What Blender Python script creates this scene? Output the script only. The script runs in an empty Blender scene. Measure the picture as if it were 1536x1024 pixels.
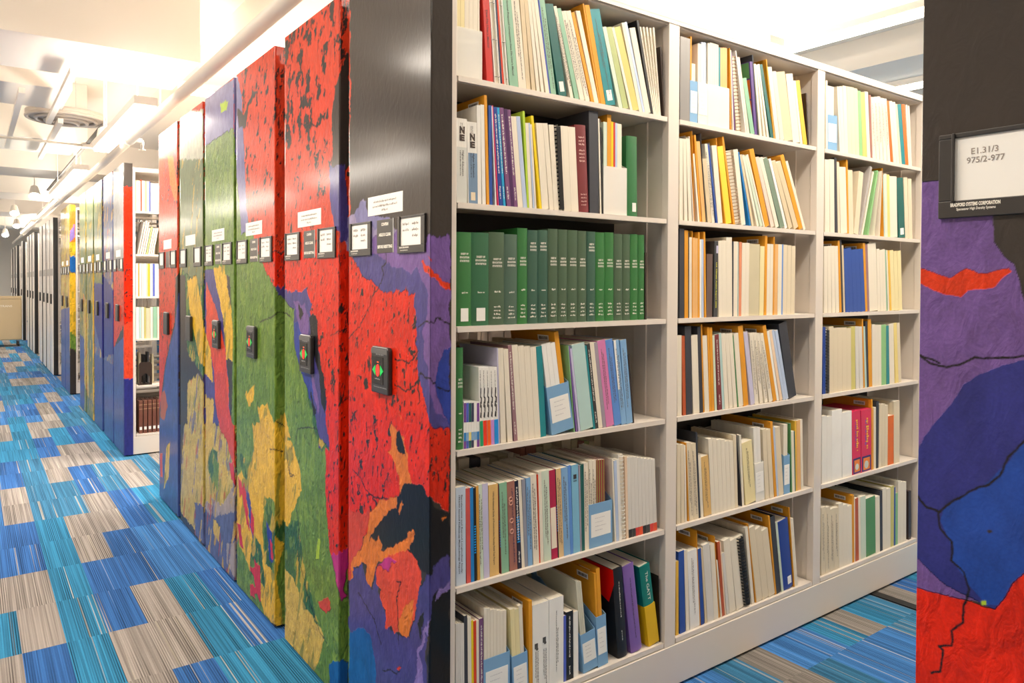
import bpy, math, random
import numpy as np
from mathutils import Matrix, Vector
R=math.radians
col=bpy.context.scene.collection
XP=1.0015; YF=1.7474; YB=YF+.014; HC=1.426
CAM=[1107.80336, 767.99925, 440.35419, 0.63262, -0.01411, 0.00455]
EXPO=0.22
MURAL='''orred 5.346,2.445 4.869,2.448 3.568,2.414 2.884,2.428 2.295,2.400 2.223,2.304 2.220,1.528 5.355,1.631
orred 2.899,1.481 2.900,2.560 2.246,2.357 2.243,1.472
coal 2.339,2.135 2.389,2.093 2.416,1.992 2.415,1.823 2.268,1.805 2.261,2.142 2.270,2.364 1.742,2.200 1.635,2.167 1.631,1.538 2.264,1.617 2.276,2.180
mauve 2.293,1.631 2.262,1.641 2.217,1.662 2.188,1.680 2.163,1.692 2.137,1.668 2.128,1.635 2.031,1.630 1.985,1.616 1.952,1.584 1.925,1.581 1.922,1.547 1.846,1.488 2.292,1.497
indlil 2.238,1.651 2.185,1.683 2.147,1.682 2.128,1.635 2.031,1.630 1.985,1.616 2.008,1.595 2.079,1.591 2.191,1.598
indigo 2.427,1.824 2.306,1.818 2.280,1.704 2.280,1.558 2.326,1.565 2.388,1.616 2.438,1.718
indigo 2.343,1.694 2.286,1.640 2.279,1.560 2.346,1.566
purple 2.103,1.555 2.069,1.567 1.957,1.564 1.930,1.583 1.908,1.524 1.767,1.545 1.744,1.555 1.720,1.550 1.702,1.547 1.684,1.553 1.662,1.551 1.640,1.556 1.640,1.429 1.845,1.429 2.096,1.493
red 3.351,1.558 2.232,1.524 2.232,1.506 1.642,1.485 1.638,0.870 3.353,0.463
indigo 2.258,1.528 2.232,1.506 2.198,1.477 2.157,1.441 2.062,1.414 2.002,1.404 1.966,1.388 1.934,1.418 1.907,1.396 1.877,1.415 1.864,1.390 1.829,1.397 1.835,1.366 1.819,1.335 1.812,1.274 1.818,1.249 1.805,1.237 1.811,1.200 1.805,1.163 1.774,1.118 1.749,1.061 1.725,1.032 1.636,1.050 1.639,1.508
purple 2.207,1.526 2.062,1.508 2.003,1.484 1.918,1.476 1.851,1.453 1.813,1.462 1.775,1.428 1.751,1.392 1.757,1.337 1.781,1.306 1.780,1.227 1.750,1.181 1.737,1.123 1.713,1.078 1.636,1.060 1.639,1.508
redor 1.794,1.480 1.776,1.485 1.739,1.458 1.681,1.440 1.639,1.428 1.639,1.411 1.692,1.425 1.739,1.440 1.769,1.458
redor 1.746,1.495 1.730,1.498 1.732,1.490
blue 1.638,1.267 1.669,1.248 1.697,1.204 1.705,1.150 1.690,1.105 1.667,1.073 1.636,1.058
green 3.351,1.563 3.166,1.501 3.009,1.408 2.885,1.365 2.791,1.281 2.743,1.199 2.651,1.074 2.585,0.968 2.542,0.871 2.522,0.819 2.481,0.780 2.470,0.673 3.353,0.463
indigo 3.004,1.403 2.916,1.408 2.840,1.383 2.652,1.406 2.597,1.346 2.618,1.321 2.575,1.266 2.522,1.182 2.502,1.105 2.461,1.032 2.461,0.939 2.431,0.867 2.461,0.815 2.501,0.776 2.542,0.871 2.607,0.965 2.651,1.041 2.696,1.119 2.791,1.213 2.803,1.289 2.890,1.330
purple 2.791,1.354 2.663,1.344 2.629,1.288 2.640,1.206 2.585,1.081 2.522,0.977 2.532,0.960 2.607,1.046 2.685,1.187 2.743,1.283
blue 2.791,1.273 2.743,1.283 2.692,1.203 2.603,1.079 2.575,0.978 2.629,1.011 2.696,1.086 2.767,1.164
dgreen 2.651,1.041 2.574,0.954 2.522,0.874 2.421,0.846 2.491,0.821 2.542,0.855 2.602,0.917
black 2.629,1.300 2.597,1.314 2.543,1.292 2.533,1.197 2.485,1.092 2.461,1.032 2.471,0.969 2.506,0.995 2.522,1.088 2.603,1.192
black 2.732,1.343 2.708,1.335 2.674,1.303 2.715,1.284
black 2.611,1.046 2.590,1.000 2.557,0.956 2.585,0.944 2.603,0.982
red 2.473,0.841 2.282,0.876 1.641,0.994 1.640,0.831 1.864,0.870 2.281,0.505 2.374,0.469 2.422,0.485 2.463,0.630
brick 2.281,0.676 2.194,0.689 2.112,0.725 2.128,0.658 2.177,0.580 2.245,0.457 2.281,0.445
black 2.119,0.621 2.080,0.664 2.004,0.732 1.932,0.776 1.911,0.827 1.864,0.870 1.824,0.863 1.774,0.871 1.743,0.847 1.713,0.830 1.666,0.827 1.632,0.831 1.632,0.716 1.700,0.671 1.736,0.642 1.778,0.634 1.798,0.653 1.863,0.665 1.824,0.727 1.850,0.723 1.890,0.677 1.945,0.647 2.003,0.617 2.049,0.645
black 1.745,0.847 1.713,0.830 1.666,0.827 1.632,0.831 1.629,0.365 1.751,0.311 1.735,0.520 1.723,0.573 1.744,0.645
ochre 2.112,0.711 2.049,0.761 1.960,0.796 1.932,0.796 1.932,0.770 2.004,0.732 2.080,0.664 2.111,0.613 2.049,0.648 2.026,0.638 2.030,0.616 2.003,0.617 1.931,0.655 1.890,0.686 1.863,0.720 1.830,0.735 1.821,0.725 1.863,0.665 1.823,0.658 1.931,0.619 2.049,0.576 2.064,0.551 2.111,0.473 2.143,0.490 2.143,0.533 2.211,0.512 2.263,0.451 2.245,0.516 2.177,0.573 2.128,0.644
ochre 1.990,0.923 1.864,0.947 1.871,0.901 1.851,0.879 1.837,0.863 1.877,0.867 1.911,0.808 1.911,0.847 1.933,0.888
ochre 1.925,0.765 1.897,0.788 1.884,0.787 1.911,0.757
ochre 1.680,0.801 1.648,0.817 1.648,0.808 1.672,0.796
ochre 1.972,0.995 1.943,1.006 1.923,0.996 1.888,0.983 1.868,0.923 1.861,0.880 1.835,0.861 1.915,0.843 1.943,0.895 1.971,0.936
black 1.936,1.000 1.909,0.999 1.888,0.964 1.881,0.927 1.915,0.923 1.936,0.955
ochre 1.923,1.061 1.902,1.041 1.886,1.028 1.899,1.035
green 2.894,0.763 2.473,0.841 2.463,0.630 2.422,0.485 2.374,0.469 2.281,0.505 2.271,0.344 2.236,0.313 2.209,0.221 2.261,0.080 2.893,-0.205
magenta 2.422,0.485 2.345,0.515 2.272,0.552 2.272,0.493 2.317,0.403 2.272,0.389 2.336,0.359 2.364,0.387 2.393,0.439
indigo 2.263,0.451 2.211,0.508 2.168,0.525 2.143,0.490 2.095,0.478 2.064,0.551 2.048,0.480 2.018,0.450 1.988,0.406 1.930,0.395 1.861,0.409 1.822,0.481 1.791,0.581 1.748,0.638 1.724,0.646 1.688,0.687 1.632,0.717 1.631,0.658 1.688,0.615 1.723,0.573 1.735,0.520 1.759,0.437 1.752,0.310 2.279,0.072 2.244,0.206 2.271,0.314
bricko 2.056,0.560 1.988,0.601 1.849,0.672 1.804,0.658 1.778,0.628 1.797,0.578 1.799,0.540 1.829,0.479 1.868,0.406 1.909,0.416 1.944,0.390 1.966,0.421 1.995,0.383 2.003,0.441 2.040,0.469 2.033,0.499 2.071,0.500
magenta 2.056,0.560 2.003,0.593 1.931,0.612 1.988,0.568
ochre 1.889,0.489 1.820,0.539 1.861,0.409 1.923,0.411
blue2 2.262,0.273 2.193,0.315 2.110,0.332 2.078,0.275 2.054,0.174 2.271,0.076
lilac 1.732,0.521 1.753,0.470 1.790,0.393 1.764,0.305 1.828,0.276 1.802,0.401 1.756,0.487
lilac 1.639,0.655 1.688,0.615 1.709,0.575 1.688,0.591 1.631,0.640
redor 1.929,0.299 1.915,0.309 1.895,0.311 1.913,0.297
black 1.803,0.476 1.772,0.531 1.769,0.489 1.790,0.437
yellow 3.353,0.871 3.107,0.914 3.009,0.873 2.890,0.926 2.815,0.824 2.766,0.773 2.731,0.661 3.353,0.523
yellow 2.912,0.760 2.780,0.784 2.725,0.726 2.701,0.647 2.761,0.573 2.860,0.460 2.912,0.455
yelsand 2.912,0.311 2.760,0.280 2.621,0.218 2.471,0.169 2.534,0.063 2.609,-0.027 2.912,-0.213
dgreen 2.912,0.437 2.737,0.527 2.678,0.366 2.621,0.301 2.534,0.201 2.643,0.209 2.785,0.280 2.912,0.293
brick 2.534,0.285 2.442,0.330 2.412,0.301 2.462,0.259
blue2 2.431,0.098 2.344,0.150 2.271,0.173 2.279,0.072 2.421,0.008
black 2.930,0.560 2.891,0.569 2.891,0.541 2.930,0.531
limeg 2.545,0.512 2.514,0.513 2.534,0.427 2.556,0.428
green 3.570,1.543 3.522,1.806 3.409,1.734 3.292,1.636 3.167,1.494 3.077,1.435 2.992,1.389 2.782,1.321 2.781,0.812 3.572,0.673
indlil 3.587,2.392 3.520,2.372 3.460,2.276 3.426,2.063 3.392,1.772 3.358,1.667 3.533,1.635 3.570,1.786
coal 3.532,2.237 3.425,2.186 3.291,2.272 3.228,2.248 3.357,2.204 3.391,2.119 3.496,2.136
yellow 3.410,0.919 3.261,0.979 3.287,0.909 3.360,0.869
yellow 3.229,0.880 3.101,0.919 3.020,0.841 2.883,0.907 2.819,0.823 3.167,0.764
green 3.540,0.760 2.883,0.864 2.882,0.057 3.542,-0.100
yellow 3.319,0.795 2.854,0.868 2.882,0.396 2.986,0.223 2.882,0.027 3.002,0.021 3.130,0.016 3.338,0.142 3.530,0.223 3.537,0.514 3.308,0.630
green 3.129,0.517 3.008,0.525 3.002,0.280 3.123,0.221 3.163,0.359
green 3.528,0.762 3.301,0.798 3.283,0.690 3.337,0.613 3.537,0.538
dgreen 3.301,0.321 3.179,0.300 3.129,0.134 3.338,0.153
redp 3.431,0.514 3.393,0.454 3.338,0.311 3.375,0.323 3.470,0.460
blue 3.382,0.514 3.327,0.448 3.294,0.323 3.338,0.333
redp 3.338,0.159 3.196,0.198 3.190,0.048 3.302,0.076
blue 3.103,0.375 3.027,0.355 3.027,0.272 3.090,0.305
redp 3.080,0.360 3.039,0.330 3.045,0.287 3.071,0.311
dgreen 3.002,0.465 2.877,0.477 2.877,0.388 3.002,0.383
indlil 4.109,2.406 3.587,2.376 3.588,1.788 4.112,1.831
limeg 3.823,2.315 3.682,2.293 3.702,2.248 3.802,2.266
green 4.134,2.146 3.587,2.152 3.461,1.631 4.137,1.663
green 4.136,1.860 3.533,1.807 3.534,1.457 4.138,1.461
indigo 4.137,1.497 3.954,1.495 3.785,1.290 3.686,0.984 3.629,0.685 4.142,0.597
yellow 3.954,1.495 3.744,1.505 3.673,1.381 3.586,1.210 3.601,1.058 3.717,1.048 3.765,1.246 3.890,1.402
green 3.665,1.502 3.533,1.500 3.535,0.701 3.629,0.685 3.601,1.166
bricko 4.091,1.424 3.890,1.287 3.745,1.113 3.675,0.941 3.667,0.733 3.787,0.748 3.979,1.025 4.092,1.136
yellow 4.139,1.182 4.001,1.071 3.957,0.910 4.117,0.941
yelgray 4.121,0.669 3.548,0.759 3.550,0.016 4.125,0.027
bricko 3.716,0.733 3.569,0.756 3.561,0.556 3.674,0.606
graylil 4.123,0.255 3.876,0.277 3.561,0.450 3.562,0.249 3.830,0.225 4.124,0.201
bluegray 4.113,0.217 3.550,0.252 3.550,0.039 4.114,0.057
dgreen 4.070,0.585 3.875,0.568 3.923,0.354 4.046,0.431
yelsand 4.109,0.823 3.945,0.821 3.972,0.578 4.097,0.437
brick 3.936,0.964 3.748,0.983 3.653,0.795 3.533,0.657 3.598,0.588 3.711,0.657 3.829,0.692 3.912,0.792
green 3.955,0.524 3.850,0.522 3.872,0.360 3.956,0.409
graylil 4.008,0.305 3.790,0.313 3.544,0.499 3.544,0.416 3.751,0.268 3.956,0.261
bluegray 4.135,0.169 3.791,0.269 3.534,0.356 3.535,0.012 4.136,0.002
yelsand 3.957,0.215 3.831,0.203 3.852,0.119 3.957,0.135
redp 3.673,0.551 3.598,0.574 3.555,0.455 3.635,0.490
yelsand 3.790,0.534 3.680,0.512 3.712,0.398 3.798,0.422
graylil 3.712,0.148 3.545,0.207 3.545,0.019 3.713,0.061
redp 3.526,0.513 3.474,0.514 3.443,0.440 3.491,0.436
blue 3.413,0.497 3.356,0.460 3.292,0.338 3.286,0.271 3.337,0.346
redp 3.324,0.419 3.276,0.391 3.292,0.299 3.330,0.348
redp 3.534,0.304 3.478,0.298 3.416,0.198 3.492,0.212
redp 3.276,0.215 3.199,0.200 3.181,0.110 3.245,0.127
redp 3.337,0.087 3.277,0.098 3.261,0.039 3.324,0.032
dgreen 3.134,0.513 3.012,0.469 2.993,0.401 3.020,0.229 3.134,0.230
blue 3.116,0.419 3.039,0.388 3.023,0.269 3.070,0.268 3.096,0.354
redp 3.062,0.354 3.028,0.336 3.028,0.279 3.054,0.290
dgreen 3.491,0.634 3.372,0.617 3.382,0.534 3.474,0.555
yellow 3.457,0.253 3.373,0.296 3.324,0.240 3.373,0.156 3.423,0.181
green 3.373,0.136 3.292,0.141 3.261,0.093 3.341,0.076
whit 4.747,2.345 4.143,2.353 4.144,2.003 4.749,2.074
greengr 4.748,2.155 4.144,2.075 4.146,1.676 4.752,1.706
greengr 4.750,1.914 4.136,1.860 4.139,1.254 4.756,1.232
dgreen 4.753,1.505 4.138,1.400 4.141,0.914 4.757,1.095
coal 4.754,1.478 4.567,1.463 4.515,0.979 4.529,0.530 4.762,0.491
yellow 4.512,1.424 4.300,1.474 4.172,1.253 4.107,0.990 4.213,0.980 4.302,1.073 4.458,1.269
yellow 4.163,1.180 4.092,1.136 4.093,0.943 4.188,1.007
yelgray 4.516,0.848 4.263,0.926 4.141,0.890 4.142,0.597 4.518,0.532
yelgray 4.607,0.593 4.111,0.671 4.114,0.030 4.720,0.065
bluegray 4.341,0.202 4.113,0.231 4.114,0.017 4.342,0.020
orred 5.331,2.472 4.716,2.421 4.722,1.705 5.339,1.736
ochre 5.032,2.221 4.871,2.185 4.761,1.993 4.763,1.843 4.968,2.043
orred 5.336,1.966 4.720,1.911 4.725,1.342 4.880,1.144 5.113,0.898 5.352,0.481
coal 4.815,1.465 4.724,1.478 4.726,1.151 4.848,1.145
indblue 4.724,1.369 4.848,1.145 4.977,1.025 5.113,0.869 5.293,0.490 5.354,0.359 4.732,0.469
brown 5.255,0.676 5.135,0.735 5.047,0.644 5.151,0.527 5.257,0.541
indblue 5.360,0.474 4.690,0.580 4.694,0.019 5.366,-0.013
yelsand 5.088,0.373 4.978,0.425 5.016,0.197 5.167,0.083
brick 5.282,0.288 5.203,0.320 5.204,0.156 5.267,0.143
coal 0.494,1.824 0.334,1.772 0.328,1.332 0.488,1.317
purple 0.472,1.562 0.441,1.559 0.421,1.555 0.379,1.513 0.377,1.481 0.367,1.462 0.357,1.452 0.345,1.409 0.329,1.371 0.328,1.332 0.469,1.319
coal 0.377,1.546 0.378,1.481 0.367,1.462 0.357,1.452 0.348,1.417 0.339,1.409 0.341,1.542
redor 0.468,1.450 0.456,1.446 0.427,1.437 0.410,1.447 0.394,1.439 0.362,1.447 0.359,1.442 0.376,1.424 0.407,1.418 0.413,1.410 0.435,1.415 0.468,1.430
purple 0.475,1.356 0.335,1.365 0.331,1.049 0.471,1.016
indigo2 0.335,1.341 0.369,1.330 0.391,1.318 0.410,1.302 0.425,1.274 0.445,1.246 0.459,1.226 0.467,1.207 0.466,1.071 0.449,1.058 0.426,1.044 0.403,1.038 0.371,1.032 0.366,1.038 0.352,1.073 0.332,1.092
blue3 0.334,1.252 0.343,1.242 0.361,1.211 0.389,1.176 0.431,1.141 0.435,1.123 0.423,1.101 0.419,1.077 0.403,1.056 0.380,1.035 0.366,1.038 0.352,1.073 0.332,1.092
red 0.476,1.026 0.430,1.032 0.371,1.032 0.352,1.072 0.332,1.095 0.330,0.947 0.474,0.881
limeg 0.386,1.037 0.381,1.040 0.380,1.035 0.385,1.033
coal 0.381,1.126 0.376,1.128 0.374,1.126 0.378,1.123
silv 7.387,2.423 6.734,2.418 6.205,2.348 6.216,1.608 7.405,1.529
coal 6.689,2.412 6.179,2.345 6.182,2.138 6.693,2.190
red 6.693,2.190 6.182,2.138 6.197,1.097 6.712,1.073
orred 7.317,1.528 6.704,1.546 6.712,1.073 7.332,0.799
bricko 6.712,1.073 6.197,1.144 6.204,0.678 6.720,0.622
indigo2 6.720,0.635 6.204,0.690 6.213,0.070 6.732,-0.057
indblue 7.331,0.827 6.714,0.973 6.732,-0.057 7.351,-0.153
greengr 7.979,1.507 7.266,1.501 7.293,0.129 8.013,0.012
bluegray 7.22,0 9.0,0 9.0,2.5 7.22,2.5
indblue 7.22,0 9.0,0 9.0,.7 7.22,.7
indigo2 7.22,.8 7.9,.7 8.45,1.0 8.45,1.4 7.9,1.5 7.22,1.35
greengr 7.9,1.4 10.2,1.45 10.2,2.5 7.9,2.3
yellow 8.46,.0 8.6,.0 8.62,1.7 8.46,1.7
greengr 8.6,.0 10.5,0 10.5,1.5 8.6,1.5
yelgray 8.9,.2 9.3,.3 9.4,1.3 9.0,1.2
indblue 9.3,0 10.4,0 10.4,.9 9.3,.8
yellow 9.68,.5 11.3,.5 11.3,2.5 9.68,2.5
ochre 9.68,1.9 10.74,1.9 10.74,2.3 9.68,2.25
blue2 9.68,1.5 10.74,1.55 10.74,1.75 9.68,1.7
lilac 10.2,1.95 10.7,1.9 10.7,2.05 10.2,2.1
yelgray 10.8,.0 12.5,.0 12.5,2.5 10.8,2.5
indblue 10.76,.0 12.5,.0 12.5,1.0 10.76,1.1
green 9.68,.6 10.73,.6 10.73,.8 9.68,.75
coal 9.68,-.2 10.73,-.2 10.73,.6 9.68,.6'''
RIVERS='''2.003,1.513 2.003,1.487 2.032,1.474 2.017,1.454 2.047,1.414 2.093,1.386 2.116,1.351 2.156,1.315 2.189,1.286 2.274,1.245
2.422,1.244 2.365,1.258 2.283,1.274
1.806,1.305 1.763,1.322 1.721,1.320 1.698,1.332 1.638,1.322
1.944,1.204 1.917,1.204 1.863,1.198 1.837,1.210 1.805,1.237
1.944,1.129 1.876,1.115 1.824,1.137 1.805,1.157 1.799,1.176 1.738,1.165 1.691,1.146 1.637,1.147
3.196,1.254 3.023,1.285 2.969,1.305 2.865,1.306 2.815,1.289
2.766,0.807 2.743,0.870 2.651,0.889 2.564,0.899 2.542,0.895
3.004,0.860 2.885,0.856
2.865,0.754 2.827,0.683 2.778,0.681
2.848,0.701 2.822,0.671 2.785,0.681
2.761,0.573 2.725,0.496 2.748,0.404 2.701,0.342 2.643,0.276 2.555,0.201 2.513,0.176 2.451,0.161
2.238,0.818 2.178,0.802 2.144,0.774 2.080,0.764 1.989,0.782
1.931,0.553 1.903,0.559 1.931,0.507 1.923,0.457 1.916,0.374
2.193,0.430 2.079,0.386 2.032,0.328
2.017,0.252 1.972,0.275 1.929,0.280 1.909,0.299
3.064,0.731 2.971,0.746 2.912,0.751
2.734,2.035 2.663,1.998 2.618,2.011 2.552,1.979
0.463,1.335 0.450,1.331 0.438,1.326
0.475,1.336 0.463,1.335 0.450,1.325 0.430,1.321 0.414,1.326 0.397,1.337 0.388,1.336 0.344,1.343 0.335,1.344
0.334,1.252 0.343,1.242 0.359,1.221 0.368,1.197 0.382,1.181 0.397,1.173 0.427,1.146 0.437,1.133 0.435,1.114 0.421,1.101 0.421,1.078 0.407,1.067 0.400,1.047 0.406,1.026 0.406,1.003 0.420,0.989 0.419,0.970 0.435,0.963 0.429,0.960 0.433,0.930 0.443,0.925
0.437,1.135 0.452,1.138 0.460,1.145 0.469,1.158'''
BOOKS={
'A1':[
(1.0952,0.24,0,0,0.0872,0.26,'c','file','',0.1391,0,'translucent plastic magazine file, near bay top shelf'),
(1.0952,0.24,0.0033,0.003,0.0128,0.2317,'p','pale','',0,0,'pale yellow report, just right of translucent plastic magazine file, near bay top shelf'),
(1.0952,0.24,0.0167,0.003,0.0128,0.2338,'p','pale','',0,1,'pale yellow report, second right of translucent plastic magazine file, near bay top shelf'),
(1.0952,0.24,0.0301,0.003,0.014,0.2395,'p','cream','',0,0,'cream report, third right of translucent plastic magazine file, near bay top shelf'),
(1.0952,0.24,0.0447,0.003,0.014,0.242,'p','cream','',0,1,'cream report, third left of thick red paperback, near bay top shelf'),
(1.0952,0.24,0.0593,0.003,0.014,0.2419,'p','cream','',0,2,'cream report, second left of thick red paperback, near bay top shelf'),
(1.0952,0.24,0.0739,0.003,0.0063,0.2501,'p','cream','',0,0,'cream report, just left of thick red paperback, near bay top shelf'),
(1.1987,3.83,0,0,0.0219,0.2528,'p','red','tN1',0,0,'thick red paperback, near bay top shelf'),
(1.2266,5.05,0,0,0.0199,0.2607,'r','white','',0,0,'white ring binder, just right of thick red paperback, near bay top shelf'),
(1.2494,5.59,0,0,0.0042,0.2664,'p','navy','',0,0,'thin navy pamphlet, near bay top shelf'),
(1.254,5.24,0,0,0.0057,0.2681,'p','redor','',0,0,'thin orange-red pamphlet, near bay top shelf'),
(1.2615,5.57,0,0,0.0144,0.2695,'r','white','',0,0,'white ring binder, just right of thin orange-red pamphlet, near bay top shelf'),
(1.2805,6.45,0,0,0.0312,0.273,'p','sage','tN2',0,0,'thick sage green paperback, second right of thin orange-red pamphlet, near bay top shelf'),
(1.3131,6.63,0,0,0.0285,0.2808,'p','cream','t',0,0,'thick cream paperback, third right of thin orange-red pamphlet, near bay top shelf'),
(1.3422,5.82,0,0,0.015,0.271,'p','tan','',0,0,'tan report, fourth right of thin orange-red pamphlet, near bay top shelf'),
(1.3627,6.86,0,0,0.0133,0.2738,'p','tan','',0,1,'tan report, fourth left of thin blue pamphlet, near bay top shelf'),
(1.381,7.78,0,0,0.0117,0.2813,'p','cream','',0,0,'cream report, third left of thin blue pamphlet, near bay top shelf'),
(1.3986,8.88,0,0,0.0111,0.2853,'p','cream','',0,1,'cream report, second left of thin blue pamphlet, near bay top shelf'),
(1.4158,9.96,0,0,0.0142,0.2896,'p','cream','',0,0,'cream report, just left of thin blue pamphlet, near bay top shelf'),
(1.4305,9.36,0,0,0.004,0.2937,'p','blue','',0,0,'thin blue pamphlet, near bay top shelf'),
(1.4369,9.72,0,0,0.02,0.2906,'p','sage','t',0,0,'thick sage green paperback, just right of thin blue pamphlet, near bay top shelf'),
(1.4681,11.86,0,0,0.0315,0.278,'p','dteal','L',0,0,'thick dark teal paperback, near bay top shelf'),
(1.515,14.71,0,0,0.0124,0.2809,'p','cream','t',0,0,'cream report, just right of thick dark teal paperback, near bay top shelf'),
(1.5345,16.01,0,0,0.0164,0.2788,'p','sage','',0,0,'sage green report, near bay top shelf'),
(1.5552,16.66,0,0,0.0189,0.2755,'p','cream','t',0,0,'cream report, just right of sage green report, near bay top shelf'),
(1.578,17.16,0,0,0.0186,0.2811,'p','cream','t',0,1,'cream report, second right of sage green report, near bay top shelf'),
(1.6022,18.01,0,0,0.0134,0.2814,'e','or','',0,0,'mustard envelope folder, third right of sage green report, near bay top shelf'),
(1.6166,16.55,0,0,0.0179,0.2888,'p','cream','',0,0,'cream report, third left of thick teal paperback, near bay top shelf'),
(1.6359,13.55,0,0,0.0066,0.3152,'e','or','',0,0,'mustard envelope folder, second left of thick teal paperback, near bay top shelf'),
(1.6437,13.62,0,0,0.021,0.3127,'e','or','',0,0,'mustard envelope folder, just left of thick teal paperback, near bay top shelf'),
(1.6671,13.90,0,0,0.042,0.3048,'p','teal','tL',0,0,'thick teal paperback, near bay top shelf'),
(1.7254,17.00,0,0,0.0167,0.2623,'p','paleg','',0,0,'pale green report, near bay top shelf'),
(1.7447,17.32,0,0,0.0239,0.2652,'p','olive','',0,0,'thick olive green paperback, near bay top shelf'),
(1.778,18.89,0,0,0.0113,0.2723,'p','cream','',0,0,'cream report, just right of thick olive green paperback, near bay top shelf'),
(1.7906,18.95,0,0,0.0282,0.2756,'p','yolive','',0,0,'thick mustard yellow paperback, near bay top shelf'),
(1.8208,17.14,0,0,0.0144,0.2952,'p','cream','',0,0,'cream report, just right of thick mustard yellow paperback, near bay top shelf'),
(1.8374,17.35,0,0,0.0108,0.3011,'p','pblue','',0,0,'pale blue report, near bay top shelf'),
(1.8493,15.91,0,0,0.0257,0.2838,'p','cream','',0,0,'thick cream paperback, just right of pale blue report, near bay top shelf'),
(1.8766,13.57,0,0,0.0105,0.3141,'k','black','',0,0,'black pamphlet binder, near bay top shelf'),
(1.8896,13.89,0,0,0.0062,0.2958,'p','cream','t',0,0,'cream report, just right of black pamphlet binder, near bay top shelf'),
(1.8964,12.16,0,0,0.0067,0.296,'p','cream','t',0,1,'cream report, second right of black pamphlet binder, near bay top shelf'),
(1.9039,10.39,0,0,0.0068,0.2971,'p','cream','t',0,2,'cream report, third right of black pamphlet binder, near bay top shelf'),
(1.9114,8.68,0,0,0.0068,0.2964,'p','cream','t',0,3,'cream report, second left of dark brown metal bookend, near bay top shelf'),
(1.9189,6.85,0,0,0.0069,0.3005,'p','cream','t',0,4,'cream report, just left of dark brown metal bookend, near bay top shelf'),
(1.9383,4.52,0,0,0.0045,0.2404,'o','brownd','',0,0,'dark brown metal bookend, near bay top shelf'),
],
'A2':[
(1.0976,0.24,0,0,0.0344,0.2363,'p','offw','N3',0,0,'thick off-white paperback, fifth left of royal blue report, near bay second shelf'),
(1.1359,1.11,0,0,0.0326,0.2305,'p','offw','N4L',0,0,'thick off-white paperback, fourth left of royal blue report, near bay second shelf'),
(1.1689,0.88,0,0,0.0124,0.2813,'p','offw','',0,0,'off-white report, third left of royal blue report, near bay second shelf'),
(1.1846,1.50,0,0,0.012,0.285,'p','offw','',0,1,'off-white report, second left of royal blue report, near bay second shelf'),
(1.1992,1.96,0,0,0.0099,0.314,'e','or','',0,0,'mustard envelope folder, just left of royal blue report, near bay second shelf'),
(1.2093,1.01,0,0,0.0103,0.2869,'p','royal','',0,0,'royal blue report, near bay second shelf'),
(1.2313,3.31,0,0,0.0029,0.286,'p','white','',0,0,'thin white pamphlet, near bay second shelf'),
(1.2396,4.32,0,0,0.0025,0.2892,'p','pink','',0,0,'thin pink pamphlet, near bay second shelf'),
(1.244,4.59,0,0,0.0128,0.2853,'p','dblue','T',0,0,'dark blue report, near bay second shelf'),
(1.2589,4.96,0,0,0.0082,0.2857,'p','cyan','T',0,0,'cyan report, near bay second shelf'),
(1.2718,5.81,0,0,0.0148,0.2872,'p','plum','T',0,0,'plum report, just right of cyan report, near bay second shelf'),
(1.2869,5.69,0,0,0.0118,0.2854,'p','dpurple','',0,0,'dark purple report, near bay second shelf'),
(1.2993,5.74,0,0,0.0116,0.285,'p','plum','T',0,0,'plum report, just right of dark purple report, near bay second shelf'),
(1.3121,5.91,0,0,0.0186,0.2675,'p','cream','',0,0,'cream report, second right of dark purple report, near bay second shelf'),
(1.3319,6.04,0,0,0.0146,0.2701,'p','pblue','',0,0,'pale blue report, just left of lime green report, near bay second shelf'),
(1.3471,3.87,0,0,0.0072,0.288,'p','lime','',0,0,'lime green report, near bay second shelf'),
(1.3549,3.86,0,0,0.0116,0.2542,'p','cream','',0,0,'cream report, just right of lime green report, near bay second shelf'),
(1.3693,4.37,0,0,0.0055,0.2558,'p','pblue','',0,0,'thin pale blue pamphlet, near bay second shelf'),
(1.3761,4.57,0,0,0.0059,0.2524,'p','cream','',0,0,'thin cream pamphlet, just right of thin pale blue pamphlet, near bay second shelf'),
(1.3939,7.18,0,0,0.0089,0.2799,'p','yellow','',0,0,'yellow report, second right of thin pale blue pamphlet, near bay second shelf'),
(1.4031,5.39,0,0,0.0263,0.2601,'p','cream','',0,0,'thick cream paperback, third right of thin pale blue pamphlet, near bay second shelf'),
(1.4329,6.05,0,0,0.0176,0.2631,'p','cream','',0,0,'cream report, second left of black comb-bound report, near bay second shelf'),
(1.451,5.01,0,0,0.0191,0.2613,'p','cream','',0,1,'cream report, just left of black comb-bound report, near bay second shelf'),
(1.4708,3.89,0,0,0.0203,0.2626,'s','black','',0,0,'black comb-bound report, near bay second shelf'),
(1.4917,3.67,0,0,0.029,0.2634,'p','cream','',0,0,'thick cream paperback, just right of black comb-bound report, near bay second shelf'),
(1.5214,3.72,0,0,0.0295,0.2642,'p','cream','',0,1,'thick cream paperback, just left of maroon clothbound book, near bay second shelf'),
(1.5515,3.65,0,0,0.0463,0.2754,'h','maroon','N5',0,0,'maroon clothbound book, near bay second shelf'),
(1.5985,1.31,0,0,0.0396,0.3269,'k','slate','',0,0,'charcoal pamphlet binder, near bay second shelf'),
(1.6439,2.29,0,0,0.0057,0.3064,'p','cream','',0,0,'thin cream pamphlet, just right of charcoal pamphlet binder, near bay second shelf'),
(1.6515,2.62,0,0,0.0066,0.2792,'p','black','',0,0,'black report, near bay second shelf'),
(1.6584,0.49,0,0,0.1059,0.26,'c','file','',0.1573,0,'translucent plastic magazine file, near bay second shelf'),
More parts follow.
